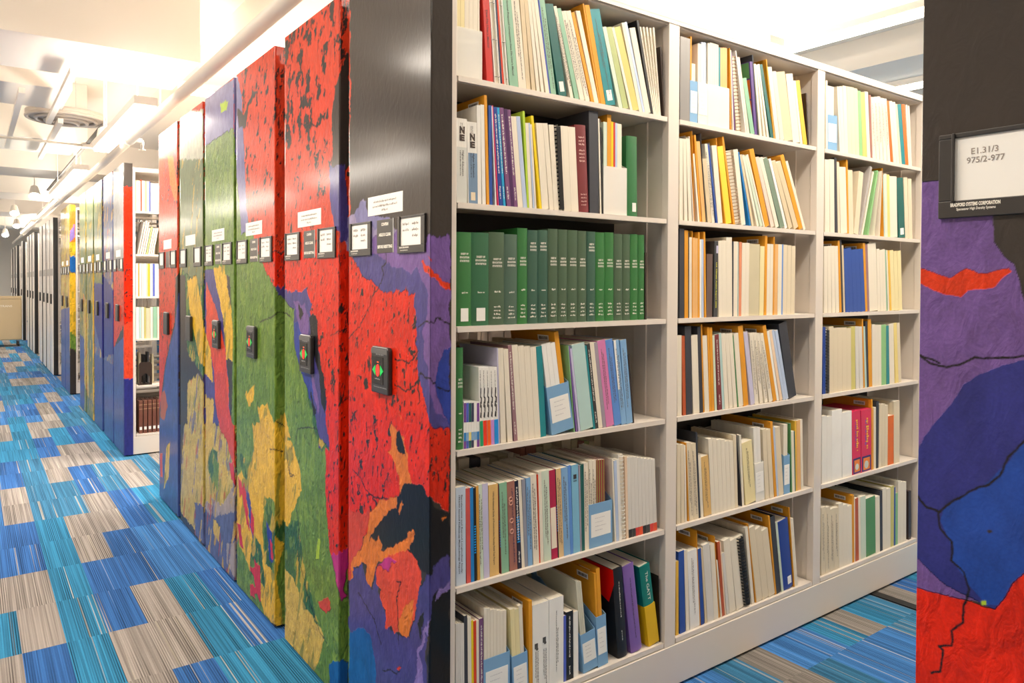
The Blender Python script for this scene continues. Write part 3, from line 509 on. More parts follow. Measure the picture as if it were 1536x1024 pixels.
(2.1005,0.69,0,0,0.0134,0.2889,'p','orangep','',0,0,'pale orange report, third left of white report, middle bay third shelf'),
(2.1144,0.70,0,0,0.0134,0.2875,'p','orangep','',0,1,'pale orange report, second left of white report, middle bay third shelf'),
(2.1285,0.71,0,0,0.0098,0.3103,'e','or','',0,0,'mustard envelope folder, just left of white report, middle bay third shelf'),
(2.1389,0.71,0,0,0.0092,0.2844,'p','white','',0,0,'white report, middle bay third shelf'),
(2.1496,0.95,0,0,0.0111,0.2847,'p','pblue','',0,0,'pale blue report, middle bay third shelf'),
(2.165,1.79,0,0,0.0102,0.3129,'e','or','',0,0,'mustard envelope folder, just right of pale blue report, middle bay third shelf'),
(2.208,-0.14,-0.0325,0,0.0325,0.2325,'p','woodb','',0,0,'thick woodgrain brown paperback, middle bay third shelf'),
(2.238,-0.47,-0.0213,0,0.0213,0.2815,'p','charc','N14',0,0,'thick charcoal and yellow paperback, middle bay third shelf'),
(2.2467,1.24,0,0,0.0198,0.2836,'p','cream','',0,0,'cream report, just right of thick charcoal and yellow paperback, middle bay third shelf'),
(2.2668,1.20,0,0,0.0259,0.285,'p','cream','',0,1,'thick cream paperback, second right of thick charcoal and yellow paperback, middle bay third shelf'),
(2.2929,1.14,0,0,0.033,0.2981,'p','cream','',0,0,'thick cream paperback, just left of charcoal report, middle bay third shelf'),
(2.3265,0.54,0,0,0.0063,0.2838,'p','slate','',0,0,'charcoal report, middle bay third shelf'),
(2.3334,0.29,0,0,0.0241,0.2841,'p','cream','',0,0,'thick cream paperback, just right of charcoal report, middle bay third shelf'),
(2.3605,0.81,0,0,0.0043,0.283,'p','paleteal','',0,0,'thin pale teal pamphlet, middle bay third shelf'),
(2.3803,-0.09,-0.0154,0,0.0154,0.2833,'p','salmon','',0,0,'salmon report, middle bay third shelf'),
(2.4035,-0.35,-0.0226,0,0.0226,0.2807,'p','cream','',0,0,'thick cream paperback, just right of salmon report, middle bay third shelf'),
(2.4269,-0.29,-0.0228,0,0.0228,0.2813,'p','cream','',0,1,'thick cream paperback, just left of thick khaki paperback, middle bay third shelf'),
(2.4924,-0.23,-0.0649,0,0.0649,0.2784,'p','khaki','',0,0,'thick khaki paperback, middle bay third shelf'),
(2.5222,-0.68,-0.0282,0,0.0282,0.2718,'p','pale','',0,0,'thick pale yellow paperback, middle bay third shelf'),
(2.5408,-0.35,-0.0162,0,0.0162,0.3138,'e','or','',0,0,'mustard envelope folder, just right of thick pale yellow paperback, middle bay third shelf'),
(2.5608,-0.35,-0.0198,0,0.0198,0.2822,'p','cream','',0,0,'cream report, second right of thick pale yellow paperback, middle bay third shelf'),
(2.5813,-0.36,-0.0199,0,0.0199,0.2822,'p','cream','',0,1,'cream report, second left of thick pale orange paperback, middle bay third shelf'),
(2.5906,-0.23,-0.0083,0,0.0083,0.3121,'e','or','',0,0,'mustard envelope folder, just left of thick pale orange paperback, middle bay third shelf'),
(2.6128,-0.49,-0.0212,0,0.0212,0.2834,'p','orangep','',0,0,'thick pale orange paperback, middle bay third shelf'),
(2.6403,-0.21,-0.0256,0,0.0256,0.2833,'p','cream','',0,0,'thick cream paperback, just right of thick pale orange paperback, middle bay third shelf'),
(2.6492,-0.21,-0.0085,0,0.0085,0.2842,'p','cornfl','',0,0,'cornflower blue report, middle bay third shelf'),
(2.676,-0.36,-0.0265,0,0.0265,0.2829,'p','beige','',0,0,'thick beige paperback, just right of cornflower blue report, middle bay third shelf'),
(2.7034,-0.61,-0.0267,0,0.0267,0.2813,'p','beige','',0,1,'thick beige paperback, second right of cornflower blue report, middle bay third shelf'),
(2.731,-0.88,-0.027,0,0.027,0.2794,'p','beige','',0,2,'thick beige paperback, third right of cornflower blue report, middle bay third shelf'),
],
'B4':[
(2.0214,0.66,0,0,0.0228,0.2874,'p','cream','',0,0,'thick cream paperback, just left of rust report, middle bay fourth shelf'),
(2.0517,2.09,0,0,0.0161,0.2848,'p','rust','',0,0,'rust report, middle bay fourth shelf'),
(2.0682,1.96,0,0,0.0334,0.3177,'k','slate','',0,0,'charcoal pamphlet binder, just right of rust report, middle bay fourth shelf'),
(2.1078,3.11,0,0,0.0342,0.2851,'p','cream','',0,0,'thick cream paperback, second right of rust report, middle bay fourth shelf'),
(2.1438,3.38,0,0,0.0179,0.3152,'k','slate','',0,0,'charcoal pamphlet binder, third right of rust report, middle bay fourth shelf'),
(2.1621,3.11,0,0,0.0072,0.3234,'e','or','',0,0,'mustard envelope folder, fourth right of rust report, middle bay fourth shelf'),
(2.1717,3.51,0,0,0.0251,0.2807,'p','cream','',0,0,'thick cream paperback, third left of pale green report, middle bay fourth shelf'),
(2.1971,3.15,0,0,0.0114,0.3121,'e','or','',0,0,'mustard envelope folder, second left of pale green report, middle bay fourth shelf'),
(2.2091,3.18,0,0,0.0169,0.3106,'e','or','',0,0,'mustard envelope folder, just left of pale green report, middle bay fourth shelf'),
(2.2284,3.60,0,0,0.0121,0.2806,'p','paleg','',0,0,'pale green report, middle bay fourth shelf'),
(2.2472,4.90,0,0,0.0242,0.2827,'p','maroon','T',0,0,'thick maroon paperback, middle bay fourth shelf'),
(2.2716,4.89,0,0,0.0139,0.2879,'p','paleteal','',0,0,'pale teal report, middle bay fourth shelf'),
(2.2876,5.21,0,0,0.0223,0.2857,'p','cream','',0,0,'thick cream paperback, just right of pale teal report, middle bay fourth shelf'),
(2.314,5.96,0,0,0.0215,0.2841,'p','cream','',0,1,'thick cream paperback, second right of pale teal report, middle bay fourth shelf'),
(2.3395,6.67,0,0,0.0214,0.285,'p','cream','',0,2,'thick cream paperback, just left of thin mid green pamphlet, middle bay fourth shelf'),
(2.3659,7.59,0,0,0.0049,0.278,'p','mgreen','',0,0,'thin mid green pamphlet, middle bay fourth shelf'),
(2.3712,7.21,0,0,0.0277,0.2838,'p','cream','',0,0,'thick cream paperback, just right of thin mid green pamphlet, middle bay fourth shelf'),
(2.4009,7.47,0,0,0.0302,0.3116,'e','or','',0,0,'mustard envelope folder, just left of thick lavender paperback, middle bay fourth shelf'),
(2.4462,10.33,0,0,0.0255,0.2886,'p','lav','',0,0,'thick lavender paperback, middle bay fourth shelf'),
(2.4722,7.99,0,0,0.023,0.2819,'p','cream','t',0,0,'thick cream paperback, just right of thick lavender paperback, middle bay fourth shelf'),
(2.5052,9.86,0,0,0.02,0.283,'p','cream','t',0,1,'cream report, second right of thick lavender paperback, middle bay fourth shelf'),
(2.536,11.90,0,0,0.0193,0.2805,'p','cream','t',0,2,'cream report, third right of thick lavender paperback, middle bay fourth shelf'),
(2.5661,13.88,0,0,0.023,0.2813,'p','cream','t',0,3,'thick cream paperback, second left of white report, middle bay fourth shelf'),
(2.5926,14.34,0,0,0.0232,0.314,'e','or','',0,0,'mustard envelope folder, just left of white report, middle bay fourth shelf'),
(2.6172,14.38,0,0,0.0144,0.2917,'p','white','',0,0,'white report, middle bay fourth shelf'),
(2.6384,15.51,0,0,0.0171,0.2951,'p','peach','',0,0,'peach report, middle bay fourth shelf'),
(2.6606,16.28,0,0,0.0164,0.2972,'p','pblue','',0,0,'pale blue report, just right of peach report, middle bay fourth shelf'),
(2.678,15.67,0,0,0.0183,0.2942,'p','pblue','',0,1,'pale blue report, second right of peach report, middle bay fourth shelf'),
(2.6977,13.65,0,0,0.0549,0.3184,'k','slate','',0,0,'charcoal pamphlet binder, third right of peach report, middle bay fourth shelf'),
],
'B5':[
(2.0247,0.65,0,0,0.0183,0.286,'p','beige','',0,0,'beige report, eighth left of thick tan paperback, middle bay fifth shelf'),
(2.047,1.37,0,0,0.0172,0.2818,'p','beige','',0,1,'beige report, seventh left of thick tan paperback, middle bay fifth shelf'),
(2.0682,2.11,0,0,0.0086,0.2775,'p','cream','',0,0,'cream report, sixth left of thick tan paperback, middle bay fifth shelf'),
(2.0837,3.49,0,0,0.005,0.2864,'e','or','',0,0,'mustard envelope folder, fifth left of thick tan paperback, middle bay fifth shelf'),
(2.0921,4.08,0,0,0.0232,0.2854,'p','beige','t',0,0,'thick beige paperback, fourth left of thick tan paperback, middle bay fifth shelf'),
(2.1169,4.28,0,0,0.0252,0.2786,'p','beige','t',0,1,'thick beige paperback, third left of thick tan paperback, middle bay fifth shelf'),
(2.1426,3.96,0,0,0.0088,0.3173,'k','slate','',0,0,'charcoal pamphlet binder, second left of thick tan paperback, middle bay fifth shelf'),
(2.1547,4.68,0,0,0.0144,0.2301,'p','cream','',0,0,'cream report, just left of thick tan paperback, middle bay fifth shelf'),
(2.1739,5.77,0,0,0.0404,0.2237,'p','tany','t',0,0,'thick tan paperback, middle bay fifth shelf'),
(2.2147,4.47,0,0,0.0221,0.2853,'p','cream','',0,0,'thick cream paperback, just right of thick tan paperback, middle bay fifth shelf'),
(2.2375,4.33,0,0,0.0223,0.2808,'p','cream','',0,1,'thick cream paperback, second right of thick tan paperback, middle bay fifth shelf'),
(2.2605,4.18,0,0,0.0226,0.2756,'p','cream','',0,2,'thick cream paperback, third right of thick tan paperback, middle bay fifth shelf'),
(2.2837,3.99,0,0,0.0228,0.2726,'p','cream','',0,3,'thick cream paperback, fourth right of thick tan paperback, middle bay fifth shelf'),
(2.3072,3.86,0,0,0.023,0.2644,'p','cream','',0,4,'thick cream paperback, fifth right of thick tan paperback, middle bay fifth shelf'),
(2.3309,3.65,0,0,0.0233,0.261,'p','cream','',0,5,'thick cream paperback, fourth left of thick pale yellow paperback, middle bay fifth shelf'),
(2.3548,3.21,0,0,0.017,0.2817,'p','beige','',0,0,'beige report, third left of thick pale yellow paperback, middle bay fifth shelf'),
(2.3944,7.70,0,0,0.0032,0.2856,'k','slate','',0,0,'charcoal pamphlet binder, second left of thick pale yellow paperback, middle bay fifth shelf'),
(2.398,4.79,0,0,0.0116,0.2782,'p','cream','',0,0,'cream report, just left of thick pale yellow paperback, middle bay fifth shelf'),
(2.4205,7.26,0,0,0.0631,0.2453,'p','pale','t',0,0,'thick pale yellow paperback, middle bay fifth shelf'),
(2.4839,3.78,0,0,0.0567,0.26,'c','file','w',0.1517,0,'translucent plastic magazine file, middle bay fifth shelf'),
(2.4839,3.78,0.0033,0.003,0.021,0.2918,'p','offw','',0,0,'thick off-white paperback, just right of translucent plastic magazine file, middle bay fifth shelf'),
(2.4839,3.78,0.0249,0.003,0.021,0.2881,'p','offw','',0,1,'thick off-white paperback, second right of translucent plastic magazine file, middle bay fifth shelf'),
(2.5461,4.86,0,0,0.0247,0.2831,'p','beige','',0,0,'thick beige paperback, third right of translucent plastic magazine file, middle bay fifth shelf'),
(2.5764,5.94,0,0,0.0264,0.2794,'p','beige','',0,1,'thick beige paperback, second left of pale blue report, middle bay fifth shelf'),
(2.6059,6.44,0,0,0.0162,0.308,'e','or','',0,0,'mustard envelope folder, just left of pale blue report, middle bay fifth shelf'),
(2.6232,6.59,0,0,0.0121,0.2848,'p','pblue','',0,0,'pale blue report, middle bay fifth shelf'),
(2.6363,6.71,0,0,0.0332,0.2807,'p','beige','',0,0,'thick beige paperback, just right of pale blue report, middle bay fifth shelf'),
(2.6703,0.95,0,0,0.0418,0.26,'f','file','w',0.1573,0,'blue cardboard magazine file with white label, middle bay fifth shelf'),
(2.6703,0.95,0.0033,0.003,0.0266,0.2817,'p','cream','',0,0,'thick cream paperback, just right of labelled blue file, middle bay fifth shelf'),
(2.7223,3.16,0,0,0.007,0.2872,'p','mgreen','',0,0,'mid green report, middle bay fifth shelf'),
(2.7295,2.85,0,0,0.0182,0.253,'p','cream','',0,0,'cream report, just right of mid green report, middle bay fifth shelf'),
(2.7481,2.47,0,0,0.0059,0.2505,'p','dteal','',0,0,'thin dark teal pamphlet, middle bay fifth shelf'),
(2.7546,2.44,0,0,0.0106,0.2931,'p','yelor','',0,0,'golden yellow report, middle bay fifth shelf'),
(2.7658,2.09,0,0,0.0248,0.2917,'p','orangep','',0,0,'thick pale orange paperback, middle bay fifth shelf'),
(2.793,2.47,0,0,0.0159,0.2946,'p','cream','',0,0,'cream report, just right of thick pale orange paperback, middle bay fifth shelf'),
],
'B6':[
(2.0242,0.65,0,0,0.0128,0.2663,'p','yelor','',0,0,'golden yellow report, middle bay bottom shelf'),
(2.0442,2.12,0,0,0.0295,0.2979,'p','royal','',0,0,'thick royal blue paperback, middle bay bottom shelf'),
(2.079,3.06,0,0,0.0164,0.2968,'p','cream','',0,0,'cream report, just right of thick royal blue paperback, middle bay bottom shelf'),
(2.1008,4.09,0,0,0.052,0.2883,'p','white','t',0,0,'thick white paperback, middle bay bottom shelf'),
(2.1544,4.30,0,0,0.004,0.3557,'e','or','',0,0,'mustard envelope folder, just right of thick white paperback, middle bay bottom shelf'),
(2.1608,4.71,0,0,0.0178,0.2866,'p','royal','',0,0,'royal blue report, middle bay bottom shelf'),
(2.1841,5.73,0,0,0.0106,0.2861,'p','tan','',0,0,'tan report, middle bay bottom shelf'),
(2.1979,6.25,0,0,0.0374,0.2947,'p','greyw','',0,0,'thick greyish white paperback, middle bay bottom shelf'),
(2.2359,5.67,0,0,0.0246,0.2881,'p','cream','',0,0,'thick cream paperback, just right of thick greyish white paperback, middle bay bottom shelf'),
(2.2621,5.90,0,0,0.0045,0.316,'e','or','',0,0,'mustard envelope folder, second right of thick greyish white paperback, middle bay bottom shelf'),
(2.2747,7.88,0,0,0.0073,0.2228,'p','cream','',0,0,'cream report, just left of rust report, middle bay bottom shelf'),
(2.2823,6.73,0,0,0.0146,0.2911,'p','rust','',0,0,'rust report, middle bay bottom shelf'),
(2.2988,7.01,0,0,0.0062,0.2881,'p','peach','',0,0,'peach report, middle bay bottom shelf'),
(2.3097,8.01,0,0,0.0155,0.2428,'p','greyw','',0,0,'greyish white report, middle bay bottom shelf'),
(2.3277,8.45,0,0,0.0362,0.2885,'p','cream','',0,0,'thick cream paperback, just right of greyish white report, middle bay bottom shelf'),
(2.3694,9.37,0,0,0.0363,0.28,'p','cream','',0,1,'thick cream paperback, just left of black comb-bound report, middle bay bottom shelf'),
(2.41,10.02,0,0,0.0525,0.2816,'s','black','',0,0,'black comb-bound report, middle bay bottom shelf'),
(2.4632,8.62,0,0,0.0167,0.314,'p','cream','',0,0,'cream report, just right of black comb-bound report, middle bay bottom shelf'),
(2.4879,9.98,0,0,0.0052,0.3271,'e','or','',0,0,'mustard envelope folder, second right of black comb-bound report, middle bay bottom shelf'),
(2.496,10.42,0,0,0.0372,0.308,'p','beige','',0,0,'thick beige paperback, third right of black comb-bound report, middle bay bottom shelf'),
(2.5352,10.59,0,0,0.0385,0.2957,'p','beige','',0,1,'thick beige paperback, third left of charcoal pamphlet binder, middle bay bottom shelf'),
(2.576,10.82,0,0,0.0397,0.2814,'p','beige','',0,2,'thick beige paperback, second left of charcoal pamphlet binder, middle bay bottom shelf'),
(2.6168,9.07,0,0,0.01,0.3319,'e','or','',0,0,'mustard envelope folder, just left of charcoal pamphlet binder, middle bay bottom shelf'),
(2.6275,8.81,0,0,0.0309,0.3234,'k','slate','',0,0,'charcoal pamphlet binder, middle bay bottom shelf'),
(2.6624,9.46,0,0,0.0138,0.297,'p','paleg','',0,0,'pale green report, middle bay bottom shelf'),
(2.6768,8.32,0,0,0.0693,0.2917,'h','royalb','L',0,0,'royal blue clothbound book, middle bay bottom shelf'),
(2.7474,7.13,0,0,0.0053,0.34,'e','or','',0,0,'mustard envelope folder, just right of royal blue clothbound book, middle bay bottom shelf'),
(2.7555,7.59,0,0,0.009,0.2915,'p','cream','',0,0,'cream report, second right of royal blue clothbound book, middle bay bottom shelf'),
(2.7648,7.34,0,0,0.0096,0.2907,'p','cream','',0,1,'cream report, third right of royal blue clothbound book, middle bay bottom shelf'),
],
'C1':[
(2.951,1.09,0,0,0.0138,0.294,'p','cream','',0,0,'cream report, just left of blue cardboard magazine file with white label, far bay top shelf'),
(2.9654,1.10,0,0,0.0744,0.26,'f','file','w',0.1524,0,'blue cardboard magazine file with white label, far bay top shelf'),
(2.9654,1.10,0.0033,0.003,0.0507,0.273,'p','cream','',0,0,'thick cream paperback, just right of labelled blue file, far bay top shelf'),
(3.0616,5.74,0,0,0.0134,0.2837,'p','cream','',0,0,'cream report, second right of blue cardboard magazine file with white label, far bay top shelf'),
(3.0755,5.22,0,0,0.0264,0.2862,'p','cream','',0,1,'thick cream paperback, third right of labelled blue file, far bay top shelf'),
(3.1023,4.63,0,0,0.0287,0.2942,'p','cream','',0,2,'thick cream paperback, fourth right of labelled blue file, far bay top shelf'),
(3.1316,4.12,0,0,0.0294,0.2959,'p','beige','',0,0,'thick beige paperback, third left of thick light green paperback, far bay top shelf'),
(3.162,4.24,0,0,0.0297,0.2983,'p','beige','',0,1,'thick beige paperback, second left of thick light green paperback, far bay top shelf'),
(3.1929,4.38,0,0,0.0295,0.2976,'p','beige','',0,2,'thick beige paperback, just left of thick light green paperback, far bay top shelf'),
(3.224,4.59,0,0,0.0272,0.2918,'p','lgreen','',0,0,'thick light green paperback, far bay top shelf'),
(3.2535,4.96,0,0,0.0338,0.2887,'p','yolive','',0,0,'thick mustard yellow paperback, far bay top shelf'),
(3.2904,5.47,0,0,0.0281,0.2979,'p','cream','',0,0,'thick cream paperback, just right of thick mustard yellow paperback, far bay top shelf'),
(3.3189,3.62,0,0,0.0149,0.288,'p','brown','',0,0,'reddish brown report, far bay top shelf'),
(3.3392,4.62,0,0,0.0278,0.2804,'p','cream','t',0,0,'thick cream paperback, just right of reddish brown report, far bay top shelf'),
(3.3717,5.50,0,0,0.0282,0.2866,'p','cream','t',0,1,'thick cream paperback, second right of reddish brown report, far bay top shelf'),
(3.4047,6.36,0,0,0.0279,0.2929,'p','cream','t',0,2,'thick cream paperback, third right of reddish brown report, far bay top shelf'),
(3.4383,7.39,0,0,0.0283,0.2907,'p','cream','t',0,3,'thick cream paperback, fourth right of reddish brown report, far bay top shelf'),
(3.4719,8.34,0,0,0.028,0.2928,'p','cream','t',0,4,'thick cream paperback, fourth left of peach report, far bay top shelf'),
(3.5066,9.51,0,0,0.0202,0.2877,'p','orange','',0,0,'thick orange paperback, third left of peach report, far bay top shelf'),
(3.5275,9.23,0,0,0.0285,0.2892,'p','cream','',0,0,'thick cream paperback, second left of peach report, far bay top shelf'),
(3.5587,9.64,0,0,0.0277,0.2894,'p','cream','',0,1,'thick cream paperback, just left of peach report, far bay top shelf'),
(3.5902,10.21,0,0,0.0175,0.2846,'p','peach','',0,0,'peach report, far bay top shelf'),
(3.6083,9.91,0,0,0.0352,0.2858,'p','teal','',0,0,'thick teal paperback, far bay top shelf'),
(3.6447,9.22,0,0,0.0291,0.291,'p','orange','',0,0,'thick orange paperback, just right of thick teal paperback, far bay top shelf'),
(3.6748,6.96,0,0,0.0161,0.2937,'p','cream','',0,0,'cream report, second right of thick teal paperback, far bay top shelf'),
(3.6917,6.22,0,0,0.0162,0.2916,'p','cream','',0,1,'cream report, third right of thick teal paperback, far bay top shelf'),
],
'C2':[
(2.9512,1.09,0,0,0.0357,0.3106,'p','cream','',0,0,'thick cream paperback, second left of charcoal pamphlet binder, far bay second shelf'),
(2.992,1.94,0,0,0.0346,0.3152,'p','cream','',0,1,'thick cream paperback, just left of charcoal pamphlet binder, far bay second shelf'),
(3.0317,2.77,0,0,0.0201,0.3257,'k','slate','',0,0,'charcoal pamphlet binder, far bay second shelf'),
(3.0528,2.88,0,0,0.0183,0.3097,'p','beige','',0,0,'beige report, far bay second shelf'),
(3.0763,3.83,0,0,0.0525,0.2897,'p','cream','',0,0,'thick cream paperback, just right of beige report, far bay second shelf'),
(3.1293,3.04,0,0,0.0128,0.3261,'e','or','',0,0,'mustard envelope folder, second right of beige report, far bay second shelf'),
(3.143,3.15,0,0,0.0381,0.2828,'p','beige','',0,0,'thick beige paperback, second left of grey pamphlet binder, far bay second shelf'),
(3.2204,-7.91,-0.0383,0,0.0383,0.2842,'p','beige','',0,1,'thick beige paperback, just left of grey pamphlet binder, far bay second shelf'),
(3.2392,-17.01,-0.0173,0,0.0173,0.3272,'k','greyf','',0,0,'grey pamphlet binder, far bay second shelf'),
(3.2595,-17.50,-0.0116,0,0.0116,0.3069,'p','cream','',0,0,'cream report, far bay second shelf'),
(3.3079,-15.26,-0.0112,0,0.0112,0.3124,'p','lgreen','',0,0,'light green report, far bay second shelf'),
(3.361,-9.49,-0.0027,0,0.0027,0.3041,'p','cream','',0,0,'thin cream pamphlet, just right of light green report, far bay second shelf'),
(3.4102,-2.96,-0.0027,0,0.0027,0.3061,'p','cream','',0,1,'thin cream pamphlet, second right of light green report, far bay second shelf'),
(3.4447,3.44,0,0,0.0026,0.3204,'e','or','',0,0,'mustard envelope folder, just left of pale teal report, far bay second shelf'),
(3.4477,2.80,0,0,0.0078,0.2881,'p','paleteal','',0,0,'pale teal report, far bay second shelf'),
(3.4588,3.43,0,0,0.0239,0.2945,'p','cream','',0,0,'thick cream paperback, just right of pale teal report, far bay second shelf'),
(3.483,3.17,0,0,0.0234,0.2936,'p','yelpale','',0,0,'thick pale gold paperback, far bay second shelf'),
(3.5071,3.23,0,0,0.0672,0.2879,'p','cream','',0,0,'thick cream paperback, just right of thick pale gold paperback, far bay second shelf'),
(3.5899,6.24,0,0,0.0604,0.2865,'p','dteal','L',0,0,'thick dark teal paperback, far bay second shelf'),
(3.6509,4.63,0,0,0.0347,0.2944,'p','beige','',0,0,'thick beige paperback, just right of thick dark teal paperback, far bay second shelf'),
(3.6861,3.57,0,0,0.0358,0.2919,'p','beige','',0,1,'thick beige paperback, second right of thick dark teal paperback, far bay second shelf'),
],
'C3':[
(2.9512,1.08,0,0,0.0274,0.2861,'p','cream','',0,0,'thick cream paperback, fifth left of charcoal pamphlet binder, far bay third shelf'),
(2.9829,1.88,0,0,0.026,0.2887,'p','cream','',0,1,'thick cream paperback, fourth left of charcoal pamphlet binder, far bay third shelf'),
(3.0134,2.68,0,0,0.0261,0.29,'p','cream','',0,2,'thick cream paperback, third left of charcoal pamphlet binder, far bay third shelf'),
(3.0439,3.51,0,0,0.027,0.2901,'p','cream','',0,3,'thick cream paperback, second left of charcoal pamphlet binder, far bay third shelf'),
(3.0744,4.10,0,0,0.0156,0.315,'e','or','',0,0,'mustard envelope folder, just left of charcoal pamphlet binder, far bay third shelf'),
(3.0904,4.07,0,0,0.0145,0.3209,'k','slate','',0,0,'charcoal pamphlet binder, far bay third shelf'),
(3.1056,4.08,0,0,0.0136,0.2955,'p','tan','',0,0,'tan report, far bay third shelf'),
(3.1246,5.12,0,0,0.0301,0.28,'p','royal','B2',0,0,'thick royal blue paperback, just right of tan report, far bay third shelf'),
(3.1552,5.16,0,0,0.0315,0.2857,'p','royal','B2',0,1,'thick royal blue paperback, second right of tan report, far bay third shelf'),
(3.1883,5.38,0,0,0.0322,0.2786,'p','royal','B2',0,2,'thick royal blue paperback, third right of tan report, far bay third shelf'),
(3.2214,5.46,0,0,0.0328,0.2813,'p','royal','B2',0,3,'thick royal blue paperback, third left of mauve report, far bay third shelf'),
(3.2553,5.55,0,0,0.0335,0.2837,'p','royal','B2',0,4,'thick royal blue paperback, second left of mauve report, far bay third shelf'),
(3.2896,5.28,0,0,0.0186,0.312,'e','or','',0,0,'mustard envelope folder, just left of mauve report, far bay third shelf'),
(3.3088,5.11,0,0,0.0172,0.3065,'p','mauve','',0,0,'mauve report, far bay third shelf'),
(3.3267,4.54,0,0,0.0718,0.3108,'p','cream','',0,0,'thick cream paperback, just right of mauve report, far bay third shelf'),
(3.3993,3.71,0,0,0.0254,0.2887,'p','cream','',0,0,'thick cream paperback, second right of mauve report, far bay third shelf'),
(3.4266,3.99,0,0,0.0253,0.284,'p','cream','',0,1,'thick cream paperback, second left of mint green report, far bay third shelf'),
(3.4532,4.19,0,0,0.0257,0.2886,'p','cream','',0,2,'thick cream paperback, just left of mint green report, far bay third shelf'),
(3.4807,4.46,0,0,0.0098,0.286,'p','mgreenl','',0,0,'mint green report, far bay third shelf'),
(3.4942,5.10,0,0,0.013,0.2866,'p','cream','',0,0,'cream report, far bay third shelf'),
(3.5095,5.46,0,0,0.0179,0.2856,'p','yelor','',0,0,'golden yellow report, far bay third shelf'),
(3.5277,5.17,0,0,0.0331,0.2861,'p','pale','',0,0,'thick pale yellow paperback, just right of golden yellow report, far bay third shelf'),
(3.5615,4.73,0,0,0.0335,0.2831,'p','pale','',0,1,'thick pale yellow paperback, second right of golden yellow report, far bay third shelf'),
(3.5957,4.21,0,0,0.0339,0.2858,'p','pale','',0,2,'thick pale yellow paperback, third right of golden yellow report, far bay third shelf'),
],
'C4':[
(2.9474,1.08,0,0,0.0216,0.2887,'p','dblue','',0,0,'thick dark blue paperback, far bay fourth shelf'),
(2.9696,1.09,0,0,0.0258,0.2786,'s','black','',0,0,'black comb-bound report, far bay fourth shelf'),
(2.996,1.10,0,0,0.0343,0.2885,'p','beige','',0,0,'thick beige paperback, just right of black comb-bound report, far bay fourth shelf'),
(3.0313,1.23,0,0,0.0348,0.2806,'p','beige','',0,1,'thick beige paperback, second right of black comb-bound report, far bay fourth shelf'),
(3.067,1.35,0,0,0.0353,0.2802,'p','beige','',0,2,'thick beige paperback, third right of black comb-bound report, far bay fourth shelf'),
(3.1032,1.49,0,0,0.0358,0.2806,'p','beige','',0,3,'thick beige paperback, second left of thick mustard yellow paperback, far bay fourth shelf'),
(3.1398,1.63,0,0,0.0362,0.2767,'p','beige','',0,4,'thick beige paperback, just left of thick mustard yellow paperback, far bay fourth shelf'),
(3.177,1.75,0,0,0.0335,0.2832,'p','yolive','',0,0,'thick mustard yellow paperback, far bay fourth shelf'),
(3.2168,2.94,0,0,0.0276,0.2818,'p','greyw','',0,0,'thick greyish white paperback, just right of thick mustard yellow paperback, far bay fourth shelf'),
(3.2487,3.73,0,0,0.0296,0.28,'p','greyw','',0,1,'thick greyish white paperback, second right of thick mustard yellow paperback, far bay fourth shelf'),
(3.2806,4.15,0,0,0.0121,0.3157,'e','or','',0,0,'mustard envelope folder, just left of pale teal report, far bay fourth shelf'),
(3.2951,4.54,0,0,0.015,0.2807,'p','paleteal','',0,0,'pale teal report, far bay fourth shelf'),
(3.3105,4.04,0,0,0.0172,0.3033,'k','slate','',0,0,'charcoal pamphlet binder, far bay fourth shelf'),
(3.3283,3.44,0,0,0.0294,0.3118,'e','or','',0,0,'mustard envelope folder, just right of charcoal pamphlet binder, far bay fourth shelf'),
(3.3584,1.86,0,0,0.0267,0.2879,'p','cream','',0,0,'thick cream paperback, second right of charcoal pamphlet binder, far bay fourth shelf'),
(3.3857,1.89,0,0,0.027,0.2843,'p','cream','',0,1,'thick cream paperback, second left of thick light green paperback, far bay fourth shelf'),
(3.4133,1.91,0,0,0.0272,0.2837,'p','cream','',0,2,'thick cream paperback, just left of thick light green paperback, far bay fourth shelf'),
(3.4411,1.93,0,0,0.0449,0.283,'p','lgreen','',0,0,'thick light green paperback, far bay fourth shelf'),
(3.4896,2.62,0,0,0.0251,0.2778,'p','teal','',0,0,'thick teal paperback, far bay fourth shelf'),
(3.5182,3.25,0,0,0.0447,0.2852,'p','cream','',0,0,'thick cream paperback, just right of thick teal paperback, far bay fourth shelf'),
(3.5732,5.20,0,0,0.0292,0.2888,'p','yelpale','',0,0,'thick pale gold paperback, far bay fourth shelf'),
(3.603,4.95,0,0,0.0269,0.2877,'p','beige','',0,0,'thick beige paperback, just right of thick pale gold paperback, far bay fourth shelf'),
],
'C5':[
(2.948,1.07,0,0,0.0387,0.2903,'p','offw','',0,0,'thick off-white paperback, sixth left of mustard envelope folder, far bay fifth shelf'),
(2.9873,1.09,0,0,0.0393,0.2848,'p','offw','',0,1,'thick off-white paperback, fifth left of mustard envelope folder, far bay fifth shelf'),
(3.0273,1.11,0,0,0.0789,0.3072,'p','white','',0,0,'thick white paperback, fourth left of mustard envelope folder, far bay fifth shelf'),
(3.1107,1.93,0,0,0.0799,0.29,'p','white','',0,1,'thick white paperback, third left of mustard envelope folder, far bay fifth shelf'),
(3.1955,2.83,0,0,0.0723,0.2853,'g','magenta','',0,0,'magenta boxed set, second left of mustard envelope folder, far bay fifth shelf'),
(3.268,1.22,0,0,0.0887,0.2856,'g','magenta','',0,0,'magenta boxed set, just left of mustard envelope folder, far bay fifth shelf'),
(3.3603,1.87,0,0,0.0121,0.3269,'e','or','',0,0,'mustard envelope folder, far bay fifth shelf'),
(3.3728,1.62,0,0,0.0082,0.2801,'p','orangep','',0,0,'pale orange report, far bay fifth shelf'),
